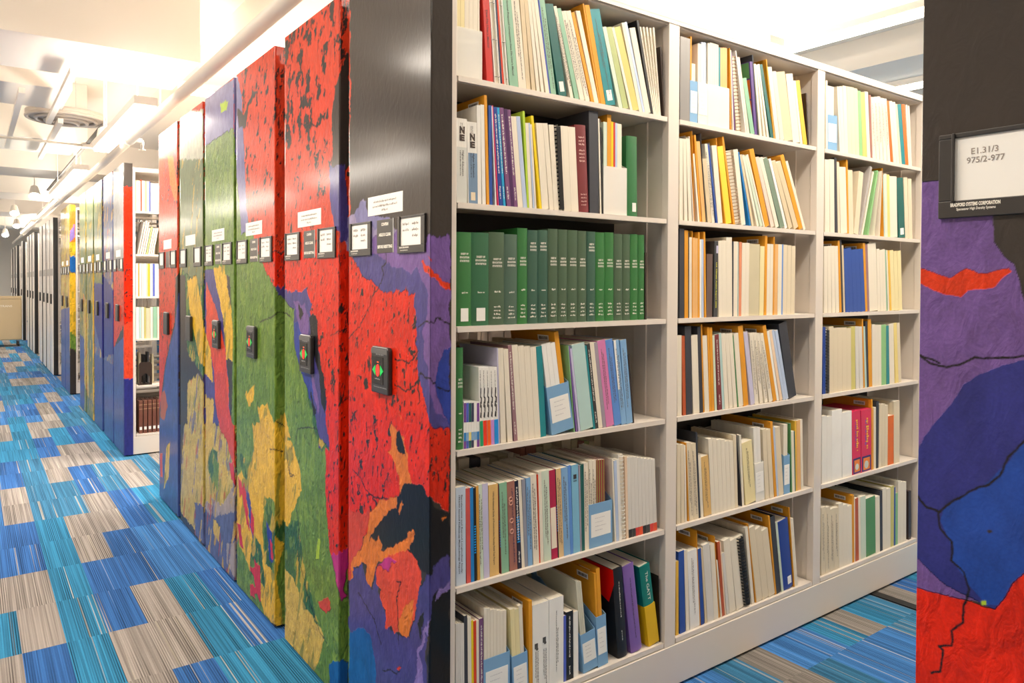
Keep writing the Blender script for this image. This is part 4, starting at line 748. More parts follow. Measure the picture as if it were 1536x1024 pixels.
(3.3815,1.27,0,0,0.017,0.2881,'p','cream','',0,0,'cream report, far bay fifth shelf'),
(3.3991,0.64,0,0,0.0224,0.3134,'k','slate','',0,0,'charcoal pamphlet binder, far bay fifth shelf'),
(3.4496,-0.08,-0.0259,0,0.0259,0.2976,'p','beige','',0,0,'thick beige paperback, just right of charcoal pamphlet binder, far bay fifth shelf'),
(3.4517,0.26,0,0,0.0258,0.2966,'p','beige','',0,1,'thick beige paperback, second right of charcoal pamphlet binder, far bay fifth shelf'),
(3.4794,0.60,0,0,0.0268,0.2885,'p','beige','',0,2,'thick beige paperback, just left of thick orange paperback, far bay fifth shelf'),
(3.5076,0.88,0,0,0.0554,0.234,'p','orange','',0,0,'thick orange paperback, far bay fifth shelf'),
(3.5653,1.35,0,0,0.0553,0.2987,'p','beige','',0,0,'thick beige paperback, just right of thick orange paperback, far bay fifth shelf'),
],
'C6':[
(2.9509,1.07,0,0,0.0336,0.2944,'p','beige','t',0,0,'thick beige paperback, seventh left of mustard envelope folder, far bay bottom shelf'),
(2.9861,1.31,0,0,0.0339,0.2882,'p','beige','t',0,1,'thick beige paperback, sixth left of mustard envelope folder, far bay bottom shelf'),
(3.0216,1.59,0,0,0.0341,0.2745,'p','beige','t',0,2,'thick beige paperback, fifth left of mustard envelope folder, far bay bottom shelf'),
(3.0574,1.85,0,0,0.0346,0.2746,'p','beige','t',0,3,'thick beige paperback, fourth left of mustard envelope folder, far bay bottom shelf'),
(3.0936,2.08,0,0,0.0343,0.2873,'p','cream','',0,0,'thick cream paperback, third left of mustard envelope folder, far bay bottom shelf'),
(3.1286,2.15,0,0,0.0355,0.275,'p','cream','',0,1,'thick cream paperback, second left of mustard envelope folder, far bay bottom shelf'),
(3.1647,2.22,0,0,0.0359,0.2646,'p','cream','',0,2,'thick cream paperback, just left of mustard envelope folder, far bay bottom shelf'),
(3.2013,2.10,0,0,0.0176,0.3084,'e','or','',0,0,'mustard envelope folder, far bay bottom shelf'),
(3.2195,1.83,0,0,0.0076,0.2961,'p','cream','',0,0,'cream report, just right of mustard envelope folder, far bay bottom shelf'),
(3.231,2.52,0,0,0.0265,0.288,'p','rust','',0,0,'thick rust paperback, far bay bottom shelf'),
(3.2579,2.55,0,0,0.0179,0.2859,'p','cream','',0,0,'cream report, just right of thick rust paperback, far bay bottom shelf'),
(3.2764,2.23,0,0,0.0445,0.2869,'p','paleg','',0,0,'thick pale green paperback, far bay bottom shelf'),
(3.3234,2.69,0,0,0.0825,0.2705,'p','mgreen','',0,0,'thick mid green paperback, far bay bottom shelf'),
(3.4063,2.04,0,0,0.0386,0.2647,'p','cream','',0,0,'thick cream paperback, just right of thick mid green paperback, far bay bottom shelf'),
(3.4455,2.01,0,0,0.0246,0.2858,'k','slate','',0,0,'charcoal pamphlet binder, far bay bottom shelf'),
(3.4707,1.66,0,0,0.0358,0.2931,'p','cream','',0,0,'thick cream paperback, just right of charcoal pamphlet binder, far bay bottom shelf'),
(3.5071,1.14,0,0,0.0363,0.2856,'p','cream','',0,1,'thick cream paperback, just left of thick mustard yellow paperback, far bay bottom shelf'),
(3.5439,0.61,0,0,0.0302,0.2918,'p','yolive','',0,0,'thick mustard yellow paperback, far bay bottom shelf'),
(3.5762,0.98,0,0,0.0131,0.2823,'p','royal','',0,0,'royal blue report, far bay bottom shelf'),
(3.5913,1.36,0,0,0.0217,0.2519,'p','lgreen','',0,0,'thick light green paperback, far bay bottom shelf'),
(3.6134,0.66,0,0,0.0261,0.3059,'p','cream','',0,0,'thick cream paperback, just right of thick light green paperback, far bay bottom shelf'),
(3.641,0.90,0,0,0.0262,0.298,'p','cream','',0,1,'thick cream paperback, second right of thick light green paperback, far bay bottom shelf'),
(3.6689,1.15,0,0,0.0268,0.2924,'p','cream','',0,2,'thick cream paperback, just left of dark brown metal bookend, far bay bottom shelf'),
(3.7196,1.42,0,0,0.025,0.2402,'o','brownd','',0,0,'dark brown metal bookend, far bay bottom shelf'),
],
}

# ------------------------------------------------------------------ helpers
def s2l(c):
    return tuple(((v/255)/12.92 if v/255<=.04045 else ((v/255+.055)/1.055)**2.4) for v in c)
_m={}
def mat(name,c=(200,200,200),rough=.5,metal=0.,emit=0.,spec=.5,coat=0.,trans=0.,alpha=1.,stripe=0.,bump=0.,bscale=200.,var=0.):
    if name in _m: return _m[name]
    m=bpy.data.materials.new(name); m.use_nodes=True; nt=m.node_tree; b=nt.nodes['Principled BSDF']
    l=s2l(c); b.inputs['Base Color'].default_value=(*l,1); b.inputs['Roughness'].default_value=rough
    b.inputs['Metallic'].default_value=metal; b.inputs['Specular IOR Level'].default_value=spec
    b.inputs['Coat Weight'].default_value=coat; b.inputs['Transmission Weight'].default_value=trans; b.inputs['Alpha'].default_value=alpha
    if emit>0:
        b.inputs['Emission Color'].default_value=(*l,1); b.inputs['Emission Strength'].default_value=emit
    if stripe>0 or var>0:
        tc=nt.nodes.new('ShaderNodeTexCoord'); mp=nt.nodes.new('ShaderNodeMapping'); nz=nt.nodes.new('ShaderNodeTexNoise')
        mp.inputs['Scale'].default_value=(900,60,1.5) if stripe>0 else (9,9,9)
        nz.inputs['Scale'].default_value=1; nz.inputs['Detail'].default_value=3
        rp=nt.nodes.new('ShaderNodeMapRange'); s=stripe or var
        rp.inputs['From Min'].default_value=.3; rp.inputs['From Max'].default_value=.7; rp.inputs['To Min'].default_value=1-s; rp.inputs['To Max'].default_value=1+s*.35
        mx=nt.nodes.new('ShaderNodeVectorMath'); mx.operation='SCALE'; mx.inputs[0].default_value=l
        nt.links.new(tc.outputs['Object'],mp.inputs[0]); nt.links.new(mp.outputs[0],nz.inputs['Vector']); nt.links.new(nz.outputs['Fac'],rp.inputs['Value'])
        nt.links.new(rp.outputs[0],mx.inputs['Scale']); nt.links.new(mx.outputs[0],b.inputs['Base Color'])
    if bump>0:
        nb=nt.nodes.new('ShaderNodeTexNoise'); nb.inputs['Scale'].default_value=bscale; nb.inputs['Detail'].default_value=3
        bp=nt.nodes.new('ShaderNodeBump'); bp.inputs['Strength'].default_value=bump; bp.inputs['Distance'].default_value=.002
        tc2=nt.nodes.new('ShaderNodeTexCoord'); nt.links.new(tc2.outputs['Object'],nb.inputs['Vector'])
        nt.links.new(nb.outputs['Fac'],bp.inputs['Height']); nt.links.new(bp.outputs[0],b.inputs['Normal'])
    _m[name]=m; return m
class MB:
    def __init__(s): s.v=[]; s.f=[]
    def quad(s,a,b,c,d):
        n=len(s.v); s.v+=[a,b,c,d]; s.f.append((n,n+1,n+2,n+3))
    def box(s,x0,x1,y0,y1,z0,z1,M=None):
        n=len(s.v)
        vs=[(x0,y0,z0),(x1,y0,z0),(x1,y1,z0),(x0,y1,z0),(x0,y0,z1),(x1,y0,z1),(x1,y1,z1),(x0,y1,z1)]
        if M: vs=[tuple(M@Vector(v)) for v in vs]
        s.v+=vs; s.f+=[tuple(n+i for i in q) for q in((0,3,2,1),(4,5,6,7),(0,1,5,4),(1,2,6,5),(2,3,7,6),(3,0,4,7))]
        return s
    def prism(s,pts,axis,a,b):
        # pts 2d polygon, extruded along axis
        def P(u,v,w): return {'x':(w,u,v),'y':(u,w,v),'z':(u,v,w)}[axis]
        n=len(s.v); k=len(pts)
        s.v+=[P(u,v,a) for u,v in pts]+[P(u,v,b) for u,v in pts]
        s.f.append(tuple(range(n,n+k))); s.f.append(tuple(range(n+2*k-1,n+k-1,-1)))
        for i in range(k): j=(i+1)%k; s.f.append((n+i,n+k+i,n+k+j,n+j))
        return s
    def tube(s,p0,p1,r,seg=16,r2=None):
        p0=Vector(p0);p1=Vector(p1);d=(p1-p0).normalized(); r2=r if r2 is None else r2
        a=d.orthogonal().normalized(); b=d.cross(a); n=len(s.v)
        for p,rr in((p0,r),(p1,r2)):
            for i in range(seg):
                t=2*math.pi*i/seg; s.v.append(tuple(p+(a*math.cos(t)+b*math.sin(t))*rr))
        for i in range(seg):
            j=(i+1)%seg; s.f.append((n+i,n+j,n+seg+j,n+seg+i))
        s.f.append(tuple(range(n+seg-1,n-1,-1))); s.f.append(tuple(range(n+seg,n+2*seg)))
        return s
    def torus(s,c,ax,R_,r,n1=20,n2=8):
        c=Vector(c); ax=Vector(ax).normalized(); a=ax.orthogonal().normalized(); b=ax.cross(a); n=len(s.v)
        for i in range(n1):
            t=2*math.pi*i/n1; d=a*math.cos(t)+b*math.sin(t)
            for j in range(n2):
                q=2*math.pi*j/n2; s.v.append(tuple(c+d*(R_+r*math.cos(q))+ax*(r*math.sin(q))))
        for i in range(n1):
            for j in range(n2):
                s.f.append((n+i*n2+j,n+((i+1)%n1)*n2+j,n+((i+1)%n1)*n2+(j+1)%n2,n+i*n2+(j+1)%n2))
        return s
    def build(s,name,m,parent=None,bevel=0.,smooth=False,seg=2):
        me=bpy.data.meshes.new(name); me.from_pydata(s.v,[],s.f); me.materials.append(m)
        o=bpy.data.objects.new(name,me); col.objects.link(o)
        if parent: o.parent=parent
        if bevel>0:
            md=o.modifiers.new('bevel','BEVEL'); md.width=bevel; md.segments=seg; md.limit_method='ANGLE'
        if smooth:
            for p in me.polygons: p.use_smooth=True
        return o
def empty(name,loc,rot=(0,0,0)):
    o=bpy.data.objects.new(name,None); o.location=loc; o.rotation_euler=rot; o.empty_display_size=.05; col.objects.link(o); return o
def tag(o,label=None,cat=None,group=None,kind=None):
    if label: o['label']=label
    if cat: o['category']=cat
    if group: o['group']=group
    if kind: o['kind']=kind
    return o
_font={}
def textmesh(s,size,bold=0.):
    cu=bpy.data.curves.new('t','FONT'); cu.body=s; cu.size=size; cu.align_x='LEFT'; cu.offset=bold; cu.resolution_u=2
    ob=bpy.data.objects.new('t',cu); col.objects.link(ob)
    dg=bpy.context.evaluated_depsgraph_get(); dg.update()
    me=bpy.data.meshes.new_from_object(ob.evaluated_get(dg))
    vs=[tuple(v.co) for v in me.vertices]; fs=[tuple(p.vertices) for p in me.polygons]
    bpy.data.objects.remove(ob); bpy.data.curves.remove(cu); bpy.data.meshes.remove(me)
    return vs,fs
def addtext(mb,s,size,fn,bold=0.,fit=None,center=True):
    """fn(u,v) -> 3d point; u along the text, v up; fit = (width) to scale the text to"""
    vs,fs=textmesh(s,size,bold)
    if not vs: return
    u0=min(v[0] for v in vs);u1=max(v[0] for v in vs)
    k=1 if not fit else fit/(u1-u0)
    off=-(u0+u1)/2 if center else -u0
    n=len(mb.v); mb.v+=[fn((v[0]+off)*k,v[1]) for v in vs]; mb.f+=[tuple(n+i for i in f) for f in fs]
def dashes(mb,fn,length,h,rnd,gap=.25):
    u=0
    while u<length:
        w=min(h*rnd.uniform(.8,4.),length-u)
        a=u; 
        while a<u+w:
            b=min(a+h*.42,u+w); v0=0 if rnd.random()<.8 else -.25*h; v1=h*(.62 if rnd.random()<.7 else 1)
            mb.quad(fn(a,v0),fn(b,v0),fn(b,v1),fn(a,v1)); a=b+h*.16
        u+=w+h*.55
# ------------------------------------------------------------------ materials
STEEL=mat('white_enamel',(222,212,201),.38,bump=.02,bscale=900)
STEELD=mat('inner_enamel',(205,197,188),.45)
BLACK=mat('black_plastic',(30,28,27),.35,bump=.05,bscale=700)
DARK=mat('charcoal_plastic',(48,46,45),.3)
PAPER=mat('white_paper',(240,238,232),.7)
PAGES=mat('page_edges',(232,224,206),.85,stripe=.16)
INK=mat('dark_ink',(52,48,50),.6)
INKW=mat('white_ink',(236,232,220),.6)
CEIL=mat('ceiling_paint',(242,236,226),.75,bump=.03,bscale=60)
DUCT=mat('duct_paint',(234,226,216),.5)
PIPE=mat('pipe_paint',(232,224,212),.35)
PAL=dict(pale=(236,222,168),cream=(233,224,205),red=(205,48,42),white=(240,238,232),navy=(52,58,88),redor=(214,62,24),sage=(142,186,158),tan=(214,196,162),blue=(78,96,190),dteal=(30,98,92),teal=(22,132,140),paleg=(205,218,198),olive=(172,184,124),yolive=(204,194,112),pblue=(184,200,226),black=(24,24,27),offw=(235,232,224),royal=(40,78,160),pink=(226,70,116),dblue=(22,64,150),cyan=(28,158,208),plum=(118,72,120),dpurple=(70,28,84),lime=(178,208,60),yellow=(236,206,20),green=(34,110,56),g1=(40,112,50),g2=(34,98,62),g3=(66,92,66),g4=(70,98,82),g5=(46,88,70),violet=(118,60,150),lav=(196,192,218),mauve=(150,112,120),lgreen=(140,192,130),purple=(128,96,170),paleteal=(178,208,204),speck=(60,56,54),greymauve=(158,146,158),pinkl=(214,126,178),cornfl=(92,142,212),lblue=(128,172,214),paleblue=(192,206,222),redco=(206,84,78),cyanb=(20,124,194),ochre=(206,150,58),tany=(222,182,112),maroon=(120,44,48),mgreenl=(134,182,150),brown=(160,106,92),navyblack=(30,32,58),grey=(148,150,162),crimson=(176,30,72),sand=(220,188,138),sky=(126,184,212),mg=(150,46,52),peach=(236,208,178),greyw=(218,214,206),slate=(56,58,66),newsp=(206,204,184),gatt=(0,122,112),silver=(150,148,146),orangep=(230,178,112),pinkish=(228,204,190),multi=(86,58,130),yelor=(232,184,60),grng=(120,140,122),yellowb=(246,214,66),woodb=(104,84,78),charc=(62,64,68),salmon=(224,142,104),khaki=(206,196,164),beige=(224,210,182),rust=(186,84,36),mgreen=(84,142,84),royalb=(40,66,146),orange=(226,108,26),yelpale=(236,214,130),greyf=(176,170,164),magenta=(214,40,84),k1=(240,238,232),k2=(240,238,232),k3=(240,238,232),k4=(240,238,232),k5=(240,238,232),brownd=(58,46,42))
PAL['or']=(222,152,28)
GREEN=('g1','g2','g3','g4','g5','green')
def cover(c):
    if c in('cream','beige','pale','greyw','offw','peach','tan'):
        return mat('cover_'+c,PAL[c],.6,stripe=.13)
    if c in GREEN: return mat('cloth_'+c,PAL[c],.42,bump=.25,bscale=1500,spec=.6)
    if c=='silver': return mat('cover_silver',PAL[c],.35,metal=.3,stripe=.3)
    return mat('cover_'+c,PAL[c],.42 if c not in('or','slate') else .6,var=.06)
TEALP=mat('file_board',(122,166,204),.6,var=.04)
CLEAR=mat('clear_plastic',(255,253,246),.3,alpha=.6)
# ------------------------------------------------------------------ books
KIND={'p':('report','report'),'h':('hardcover_book','book'),'e':('envelope_folder','folder'),'k':('pamphlet_binder','binder'),'f':('magazine_file','file box'),'c':('magazine_file','file box'),'s':('spiral_bound_report','report'),'o':('bookend','bookend'),'r':('ring_binder','binder'),'b':('booklet','booklet'),'g':('boxed_set','box')}
PLUR={'p':'reports','h':'clothbound books','e':'envelope folders','k':'pamphlet binders','f':'magazine files','c':'magazine files','s':'spiral bound reports','o':'bookends','r':'ring binders','b':'booklets','g':'boxed sets'}
BAYN={'A':'near bay','B':'middle bay','C':'far bay'}; ROWN=['','top shelf','second shelf','third shelf','fourth shelf','fifth shelf','bottom shelf']
def down(x,z,y=-.0004):      # text running down a spine: u -> -z, v -> +x
    return lambda u,v:(x+v,y,z-u)
def across(x,z,y=-.0004): return lambda u,v:(x+u,y,z+v)
TITLES={'1':"Data File User's Manual",'2':"National Proposed Component Data File User's Manual",'6a':'Baccalaureate and Beyond Longitudinal Study:','6b':'1993/97 Second Follow-up Methodology Report','7':'1992-93 National Study of Postsecondary Faculty Field Test Report'}
def make_book(rec,row,bay,z,yb):
    px,a,u,v,w,h,k,c,o,ft,q,lab=rec
    rnd=random.Random(hash((round(px,4),row,bay,c,q))%99991 if False else int(px*10000)+row*7+q)
    nm,cat=KIND[k]
    if k=='p' and w<.006: nm,cat='pamphlet','pamphlet'
    elif k=='p' and w>.02: nm,cat='paperback_book','book'
    inf=v>0
    root=empty(nm,(px,yb+(.0035 if inf else 0),z),(0,-R(a),0))
    tag(root,lab,cat,'%s on the %s %s'%({'pamphlet':'pamphlets','paperback_book':'paperback books'}.get(nm,PLUR[k]),BAYN[bay],ROWN[row]))
    x0,x1,z0,z1=u+(min(.0009,w*.4) if k in 'ekg' else 0),u+w,v,v+h; dep={'p':.205,'h':.225,'e':.24,'k':.24,'s':.205,'r':.215,'b':.12,'g':.18}.get(k,.21)
    if inf: dep=min(dep,.230)
    tx=(x0+x1)/2
    if k in('f','c'):
        t=.0018; m=TEALP if k=='f' else CLEAR; D=.238
        back=h; mb=MB()
        prof=[(0,z0),(D,z0),(D,z0+back),(D-.05,z0+back),(0,z0+ft)]
        mb.prism(prof,'x',x0,x0+t); mb.prism(prof,'x',x1-t,x1)
        mb.box(x0+t,x1-t,0,t,z0,z0+ft); mb.box(x0+t,x1-t,D-t,D,z0,z0+back); mb.box(x0+t,x1-t,t,D-t,z0,z0+.0015)
        mb.build('box_body',m,root)
        if o=='w':
            ww=w*.42; hh=ft*.52; zc=z0+ft*.5
            pl=MB().box(tx-ww,tx+ww,-.0006,0,zc-hh/2,zc+hh/2).build('paper_label',PAPER,root)
            lt=MB()
            for i in range(4): dashes(lt,across(tx-ww*.6,zc+hh*(.3-.18*i),-.0009),ww*rnd.uniform(.7,1.2),.0026,rnd)
            lt.build('handwriting',mat('pale_ink',(190,188,190),.6),pl)
        return root
    if k=='o':
        m=mat('bookend_metal',(62,50,45),.35,metal=.3); mb=MB(); ww=w-.0004
        mb.box(x0,x0+min(.0025,ww),.02,.16,z0,z1); mb.box(x0,x0+ww,.0,.02,z0,z1)
        mb.build('upright_plate',m,root); MB().box(x0-.0,x0+ww,.02,.13,z0,z0+.0016).build('foot_plate',m,root)
        return root
    if k=='k':
        t=min(.0022,w*.35); m=cover(c); mb=MB()
        mb.box(x0,x0+t,0,dep,z0,z1); mb.box(x1-t,x1,0,dep,z0,z1); mb.box(x0+t,x1-t,0,.0022,z0,z1)
        mb.build('cover',m,root); MB().box(x0+t+.0001,x1-t-.0001,.003,dep-.006,z0+.004,z1-.02).build('pages',PAGES,root)
        MB().box(x0-.0004,x0,.155,.215,z1-.04,z1-.018).build('barcode_label',PAPER,root)
        return root
    if k=='e':
        m=cover(c); mb=MB(); mb.box(x0,x1,0,dep,z0,z1); mb.build('envelope',m,root)
        bl=MB().box(x0-.0004,x0,.03,.085,z1-.03,z1-.012).build('barcode_label',PAPER,root)
        bc=MB(); yy=.036
        while yy<.078: d=rnd.uniform(.0006,.0022); bc.box(x0-.0006,x0-.0004,yy,yy+d,z1-.026,z1-.016); yy+=d+rnd.uniform(.0006,.0016)
        bc.build('barcode',INK,bl)
        return root
    if k=='s':
        board=c=='black'
        m=cover('black' if board else ('white' if c=='white' else 'tan')); t=min(.001,w*.2)
        mb=MB(); mb.box(x0,x0+t,.006,dep,z0,z1); mb.box(x1-t,x1,.006,dep,z0,z1); mb.build('cover',m,root)
        MB().box(x0+t,x1-t,.007,dep-.002,z0+.001,z1-.001).build('pages',PAGES,root)
        cm=mat('comb_'+c,{'black':(22,22,24),'white':(226,224,218),'tan':(150,110,60)}[c],.35); rr=max(min(w*.5-.0004,.016),.003); cb=MB(); n=int(h/.0125)
        for i in range(n):
            zz=z0+h*(i+.5)/n
            cb.torus((tx,.006,zz),(0,0,1),rr-(.0013 if c!='black' else .0026),.0012 if c!='black' else .0026,14,6)
        if c=='black': cb.box(tx-rr*.8,tx+rr*.8,-.004,-.002,z0+.004,z1-.004)
        cb.build('binding_comb',cm,root,smooth=False)
        return root
    if k=='r':
        m=cover('white'); t=.0025; mb=MB()
        mb.box(x0,x0+t,.0,dep,z0,z1); mb.box(x1-t,x1,.0,dep,z0,z1); mb.build('cover',m,root)
        MB().box(x0+t,x1-t,.006,dep-.006,z0+.002,z1-.004).build('pages',PAGES,root)
        for zz in(.02,.125,.23): MB().torus((tx,.004,z0+zz),(0,0,1),max(.001,w*.5-.0016),.0012).build('binder_ring',mat('chrome',(200,200,200),.15,metal=1.),root,smooth=True)
        return root
    if k=='b':
        m=cover('white'); MB().box(x0,x1,0,dep,z0,z1).build('cover',m,root)
        bt={'k1':(10,150,98),'k2':(236,52,10),'k3':(240,92,16),'k4':(186,136,204),'k5':(16,140,218)}
        if c in bt:
            MB().box(x0+.0002,x1-.0002,-.0004,0,z0,z0+h*.32).build('colour_band',mat('band_'+c,bt[c],.5),root)
            f=MB(); hz=z0+h*.32
            for (du,dv,su,sv) in((-.1,.05,.5,.05),(.1,.12,.3,.07),(-.15,.18,.35,.05),(.12,.23,.4,.06),(-.05,.30,.3,.07),(.05,.36,.3,.05)):
                f.prism([(tx+w*(du-su/2),hz+h*dv),(tx+w*(du+su*.3),hz+h*(dv-.02)),(tx+w*(du+su/2),hz+h*(dv+sv)),(tx+w*(du-su*.1),hz+h*(dv+sv*1.3))],'y',-.0005,0)
            f.build('figure_print',INK,root)
            lt=MB(); dashes(lt,down(tx-.0012,z1-.01),h*.3,.0024,rnd); lt.build('lettering',INK,root)
        else:
            e=MB().box(x0+.0002,x1-.0002,-.0004,0,z0+h*.56,z1-.004).build('colour_band',cover(c),root)
            MB().box(x0+.0002,x1-.0002,-.0004,0,z0,z0+h*.16).build('colour_band',cover(c),root)
            MB().box(x0+.0002,x1-.0002,-.0004,0,z0+h*.16,z0+h*.34).build('colour_band',cover(['cyanb','yelpale','cyan','lblue'][rnd.randrange(4)]),root)
        return root
    if k=='g':
        MB().box(x0,x1,0,dep,z0,z1).build('carton',mat('box_magenta',PAL[c],.4),root)
        mb=MB().box(x0-.0004,x0,0.004,dep-.004,z0+h*.27,z1-.002); mb.build('side_print',mat('box_indigo',(52,36,100),.45),root)
        sq=MB().box(x0-.0008,x0-.0004,.02,dep-.03,z0+h*.66,z0+h*.94); sq.build('picture_square',mat('box_orange',(226,112,24),.5),root)
        sq=MB().box(x0-.0008,x0-.0004,.03,dep-.05,z0+h*.46,z0+h*.58); sq.build('picture_square',mat('box_lime',(140,190,40),.5),root)
        sq=MB().box(x0-.0008,x0-.0004,.02,dep-.03,z0+h*.29,z0+h*.42); sq.build('picture_square',mat('box_sky',(60,160,200),.5),root)
        MB().box(x0+w*.08,x1-w*.05,-.0004,0,z0+.002,z0+h*.25).build('picture_square',mat('box_indigo2',(46,40,110),.5),root)
        MB().box(x0+w*.2,x1-w*.15,-.0007,-.0004,z0+h*.03,z0+h*.22).build('picture_square',mat('box_orange2',(232,130,40),.5),root)
        MB().tube((tx,-.0007,z0+h*.11),(tx,-.0012,z0+h*.11),w*.2).build('round_picture',mat('box_pale',(200,210,200),.5),root)
        lt=MB(); dashes(lt,down(tx+.002,z1-h*.14),h*.5,w*.22,rnd); lt.build('lettering',mat('box_yellow',(240,190,50),.5),root)
        lt=MB(); dashes(lt,down(tx-.009,z1-h*.17),h*.4,w*.14,rnd); lt.build('lettering',mat('box_violet',(110,80,170),.5),root)
        return root
    # reports and clothbound books
    m=cover('black' if c=='gatt' else c)
    if k=='h':
        if c=='gatt': m=cover('gatt')
        t=.0024; mb=MB()
        mb.box(x0,x0+t,.004,dep,z0,z1); mb.box(x1-t,x1,.004,dep,z0,z1)
        n=8; pts=[(x0+w*i/n,.004-.004*math.sin(math.pi*i/n)**.6) for i in range(n+1)]
        mb.prism(pts+[(x1,.006),(x0,.006)],'z',z0,z1)
        mb.build('cover',m,root); MB().box(x0+t,x1-t,.007,dep-.005,z0+.003,z1-.003).build('pages',PAGES,root)
        ys=-.0008
        if 'D' in o:
            lt=MB()
            zt={'a':.76,'b':.73,'c':.70,'d':.72}.get(o[-1],.68)
            if c=='g5': zt=.85
            for i,s in enumerate(('DIGEST OF','EDUCATION','STATISTICS')):
                addtext(lt,s,.0075,across(tx,z0+h*zt-.010*i,ys),.0003,fit=w*(.5 if i==0 else .62))
            lt.build('gilt_title',INKW,root); lt=MB(); dashes(lt,across(tx-w*.18,z0+h*.35,ys),w*.4,.005,rnd); lt.build('gilt_year',INKW,root); lt=MB()
            if 'L' not in o:
                for i in range(4): dashes(lt,across(tx-w*(.22 if i<3 else .28),z0+h*(.19-.04*i),ys),w*(.42 if i<3 else .55),.005,rnd)
            if lt.v: lt.build('gilt_call_number',INKW,root)
            if 'L' in o: MB().box(tx-w*.25,tx+w*.25,ys-.0003,ys+.0006,z0+h*.05,z0+h*.19).build('call_number_label',PAPER,root)
            return root
        if 'L' in o: MB().box(tx-w*.05,tx+w*.3,ys-.0003,ys+.0006,z0+h*.06,z0+h*.17).build('call_number_label',PAPER,root)
        if 'N5' in o:
            lt=MB()
            for zz in(.85,.81,.77,.70,.66,.62,.58): dashes(lt,across(tx-w*.25,z0+h*zz,ys),w*.5,.005,rnd)
            lt.build('silver_title',mat('rose_ink',(220,180,170),.5),root); lt=MB()
            for zz in(.2,.16,.12,.08): dashes(lt,across(tx-w*.25,z0+h*zz,ys),w*.5,.004,rnd)
            lt.build('silver_lettering',mat('rose_ink',(220,180,170),.5),root)
        if 'R' in o:
            MB().prism([(.0,z1-.001),(.16,z1-.001),(.10,z1-.09),(.03,z1-.12),(.0,z1-.05)],'x',x0-.0006,x0).build('red_cover_print',mat('cover_redp',(226,16,12),.3),root)
        if 'N13' in o:
            MB().box(x0-.0004,x1+.0004,-.0006,dep,z0,z0+h*.5).build('lower_cover_print',mat('cover_gold',(222,178,10),.4),root)
            lt=MB(); addtext(lt,'The GATT',.017,down(tx-.004,z0+h*.74,-.0008),.0002,fit=h*.36); lt.build('spine_title',INKW,root)
        if 'T' in o:
            lt=MB(); dashes(lt,down(tx-.001,z0+h*.85,ys),h*.4,.004,rnd); lt.build('lettering',INKW,root); lt=MB(); dashes(lt,down(tx-.001,z0+h*.3,ys),h*.12,.004,rnd); lt.build('lettering',INKW,root)
        if 't' in o:
            lt=MB(); dashes(lt,down(tx-.001,z0+h*.85,ys),h*.7,.004,rnd); lt.build('lettering',INK,root)
        return root
    t=min(.0006,w*.2); mb=MB()
    mb.box(x0,x0+t,0,dep,z0,z1); mb.box(x1-t,x1,0,dep,z0,z1); mb.box(x0+t,x1-t,0,.0006,z0,z1)
    mb.build('cover',m,root)
    if w>.0022: MB().box(x0+t,x1-t,.0007,dep-.0006,z0+.0006,z1-.0008).build('pages',PAGES,root)
    if c=='multi':
        for i,(cc,a0,a1) in enumerate((('mgreen',.78,.99),('orange',.5,.76),('orange',.25,.48),('plum',.05,.22))):
            MB().box(x0-.0004,x0,.006,.07,z0+h*a0,z0+h*a1).build('cover_print',cover(cc),root)
    if c=='mg': MB().box(tx-w*.2,tx+w*.2,-.0004,0,z0,z1).build('spine_stripe',mat('olive_stripe',(140,140,70),.5),root)
    if 'B' in o and 'B2' not in o: MB().box(x0,x1,-.0004,0,z0,z0+.028).build('spine_tag',mat('tag_%d'%(q%4),[(40,40,42),(60,58,56),(210,60,50),(220,80,40)][q%4],.5),root)
    if 'L' in o: MB().box(tx-w*.25,tx+w*.3,-.0004,0,z0+h*.05,z0+h*.16).build('call_number_label',PAPER,root)
    if 'W2' in o: MB().box(x0+w*.05,x1-w*.1,-.0004,0,z0+h*.12,z0+h*.58).build('spine_panel',mat('cream_print',(234,222,200),.6),root)
    elif 'W' in o: MB().box(x0,x0+w*.4,-.0004,0,z0+h*.42,z1).build('blank_sticker',PAPER,root)
    if 'S' in o:
        mb=MB()
        for i in range(11): mb.box(x0+w*.1,x1-w*.1,-.0004,0,z0+h*(.30+.028*i),z0+h*(.30+.028*i)+h*.014)
        mb.build('dotted_print',mat('cyan_ink',(20,150,220),.5),root)
    if 'N3' in o or 'N4' in o:
        n4='N4' in o; lt=MB()
        zt=z0+h*(.80 if not n4 else .75)
        addtext(lt,'N',.026,across(tx+.001,zt+.006,-.0006),.0016,fit=.017); addtext(lt,'E',.022,across(tx+.001,zt-.014,-.0006),.0016,fit=.017)
        for i in range(2): dashes(lt,down(tx-.004+.005*i,z1-.012),h*.12,.0022,rnd)
        lt.build('black_logo',mat('brown_black',(58,44,38),.6),root)
        MB().box(x0+w*.08 if n4 else x0,x1,-.0005,0,z0,z0+h*.62 if n4 else z0+h*.66).build('spine_panel',mat('panel_'+('b' if n4 else 'a'),(112,140,168) if n4 else (208,210,204),.5),root)
        lt=MB(); addtext(lt,'Higher Education',.0085,down(tx+.001,z0+h*.47,-.0009),.0001,fit=h*.3); dashes(lt,down(tx-.006,z0+h*.62,-.0009),h*.3,.003,rnd)
        lt.build('spine_title',INK,root)
        if n4: MB().box(tx-w*.2,tx+w*.25,-.0010,-.0004,z0+h*.04,z0+h*.14).build('call_number_label',mat('cream_label',(232,216,186),.6),root)
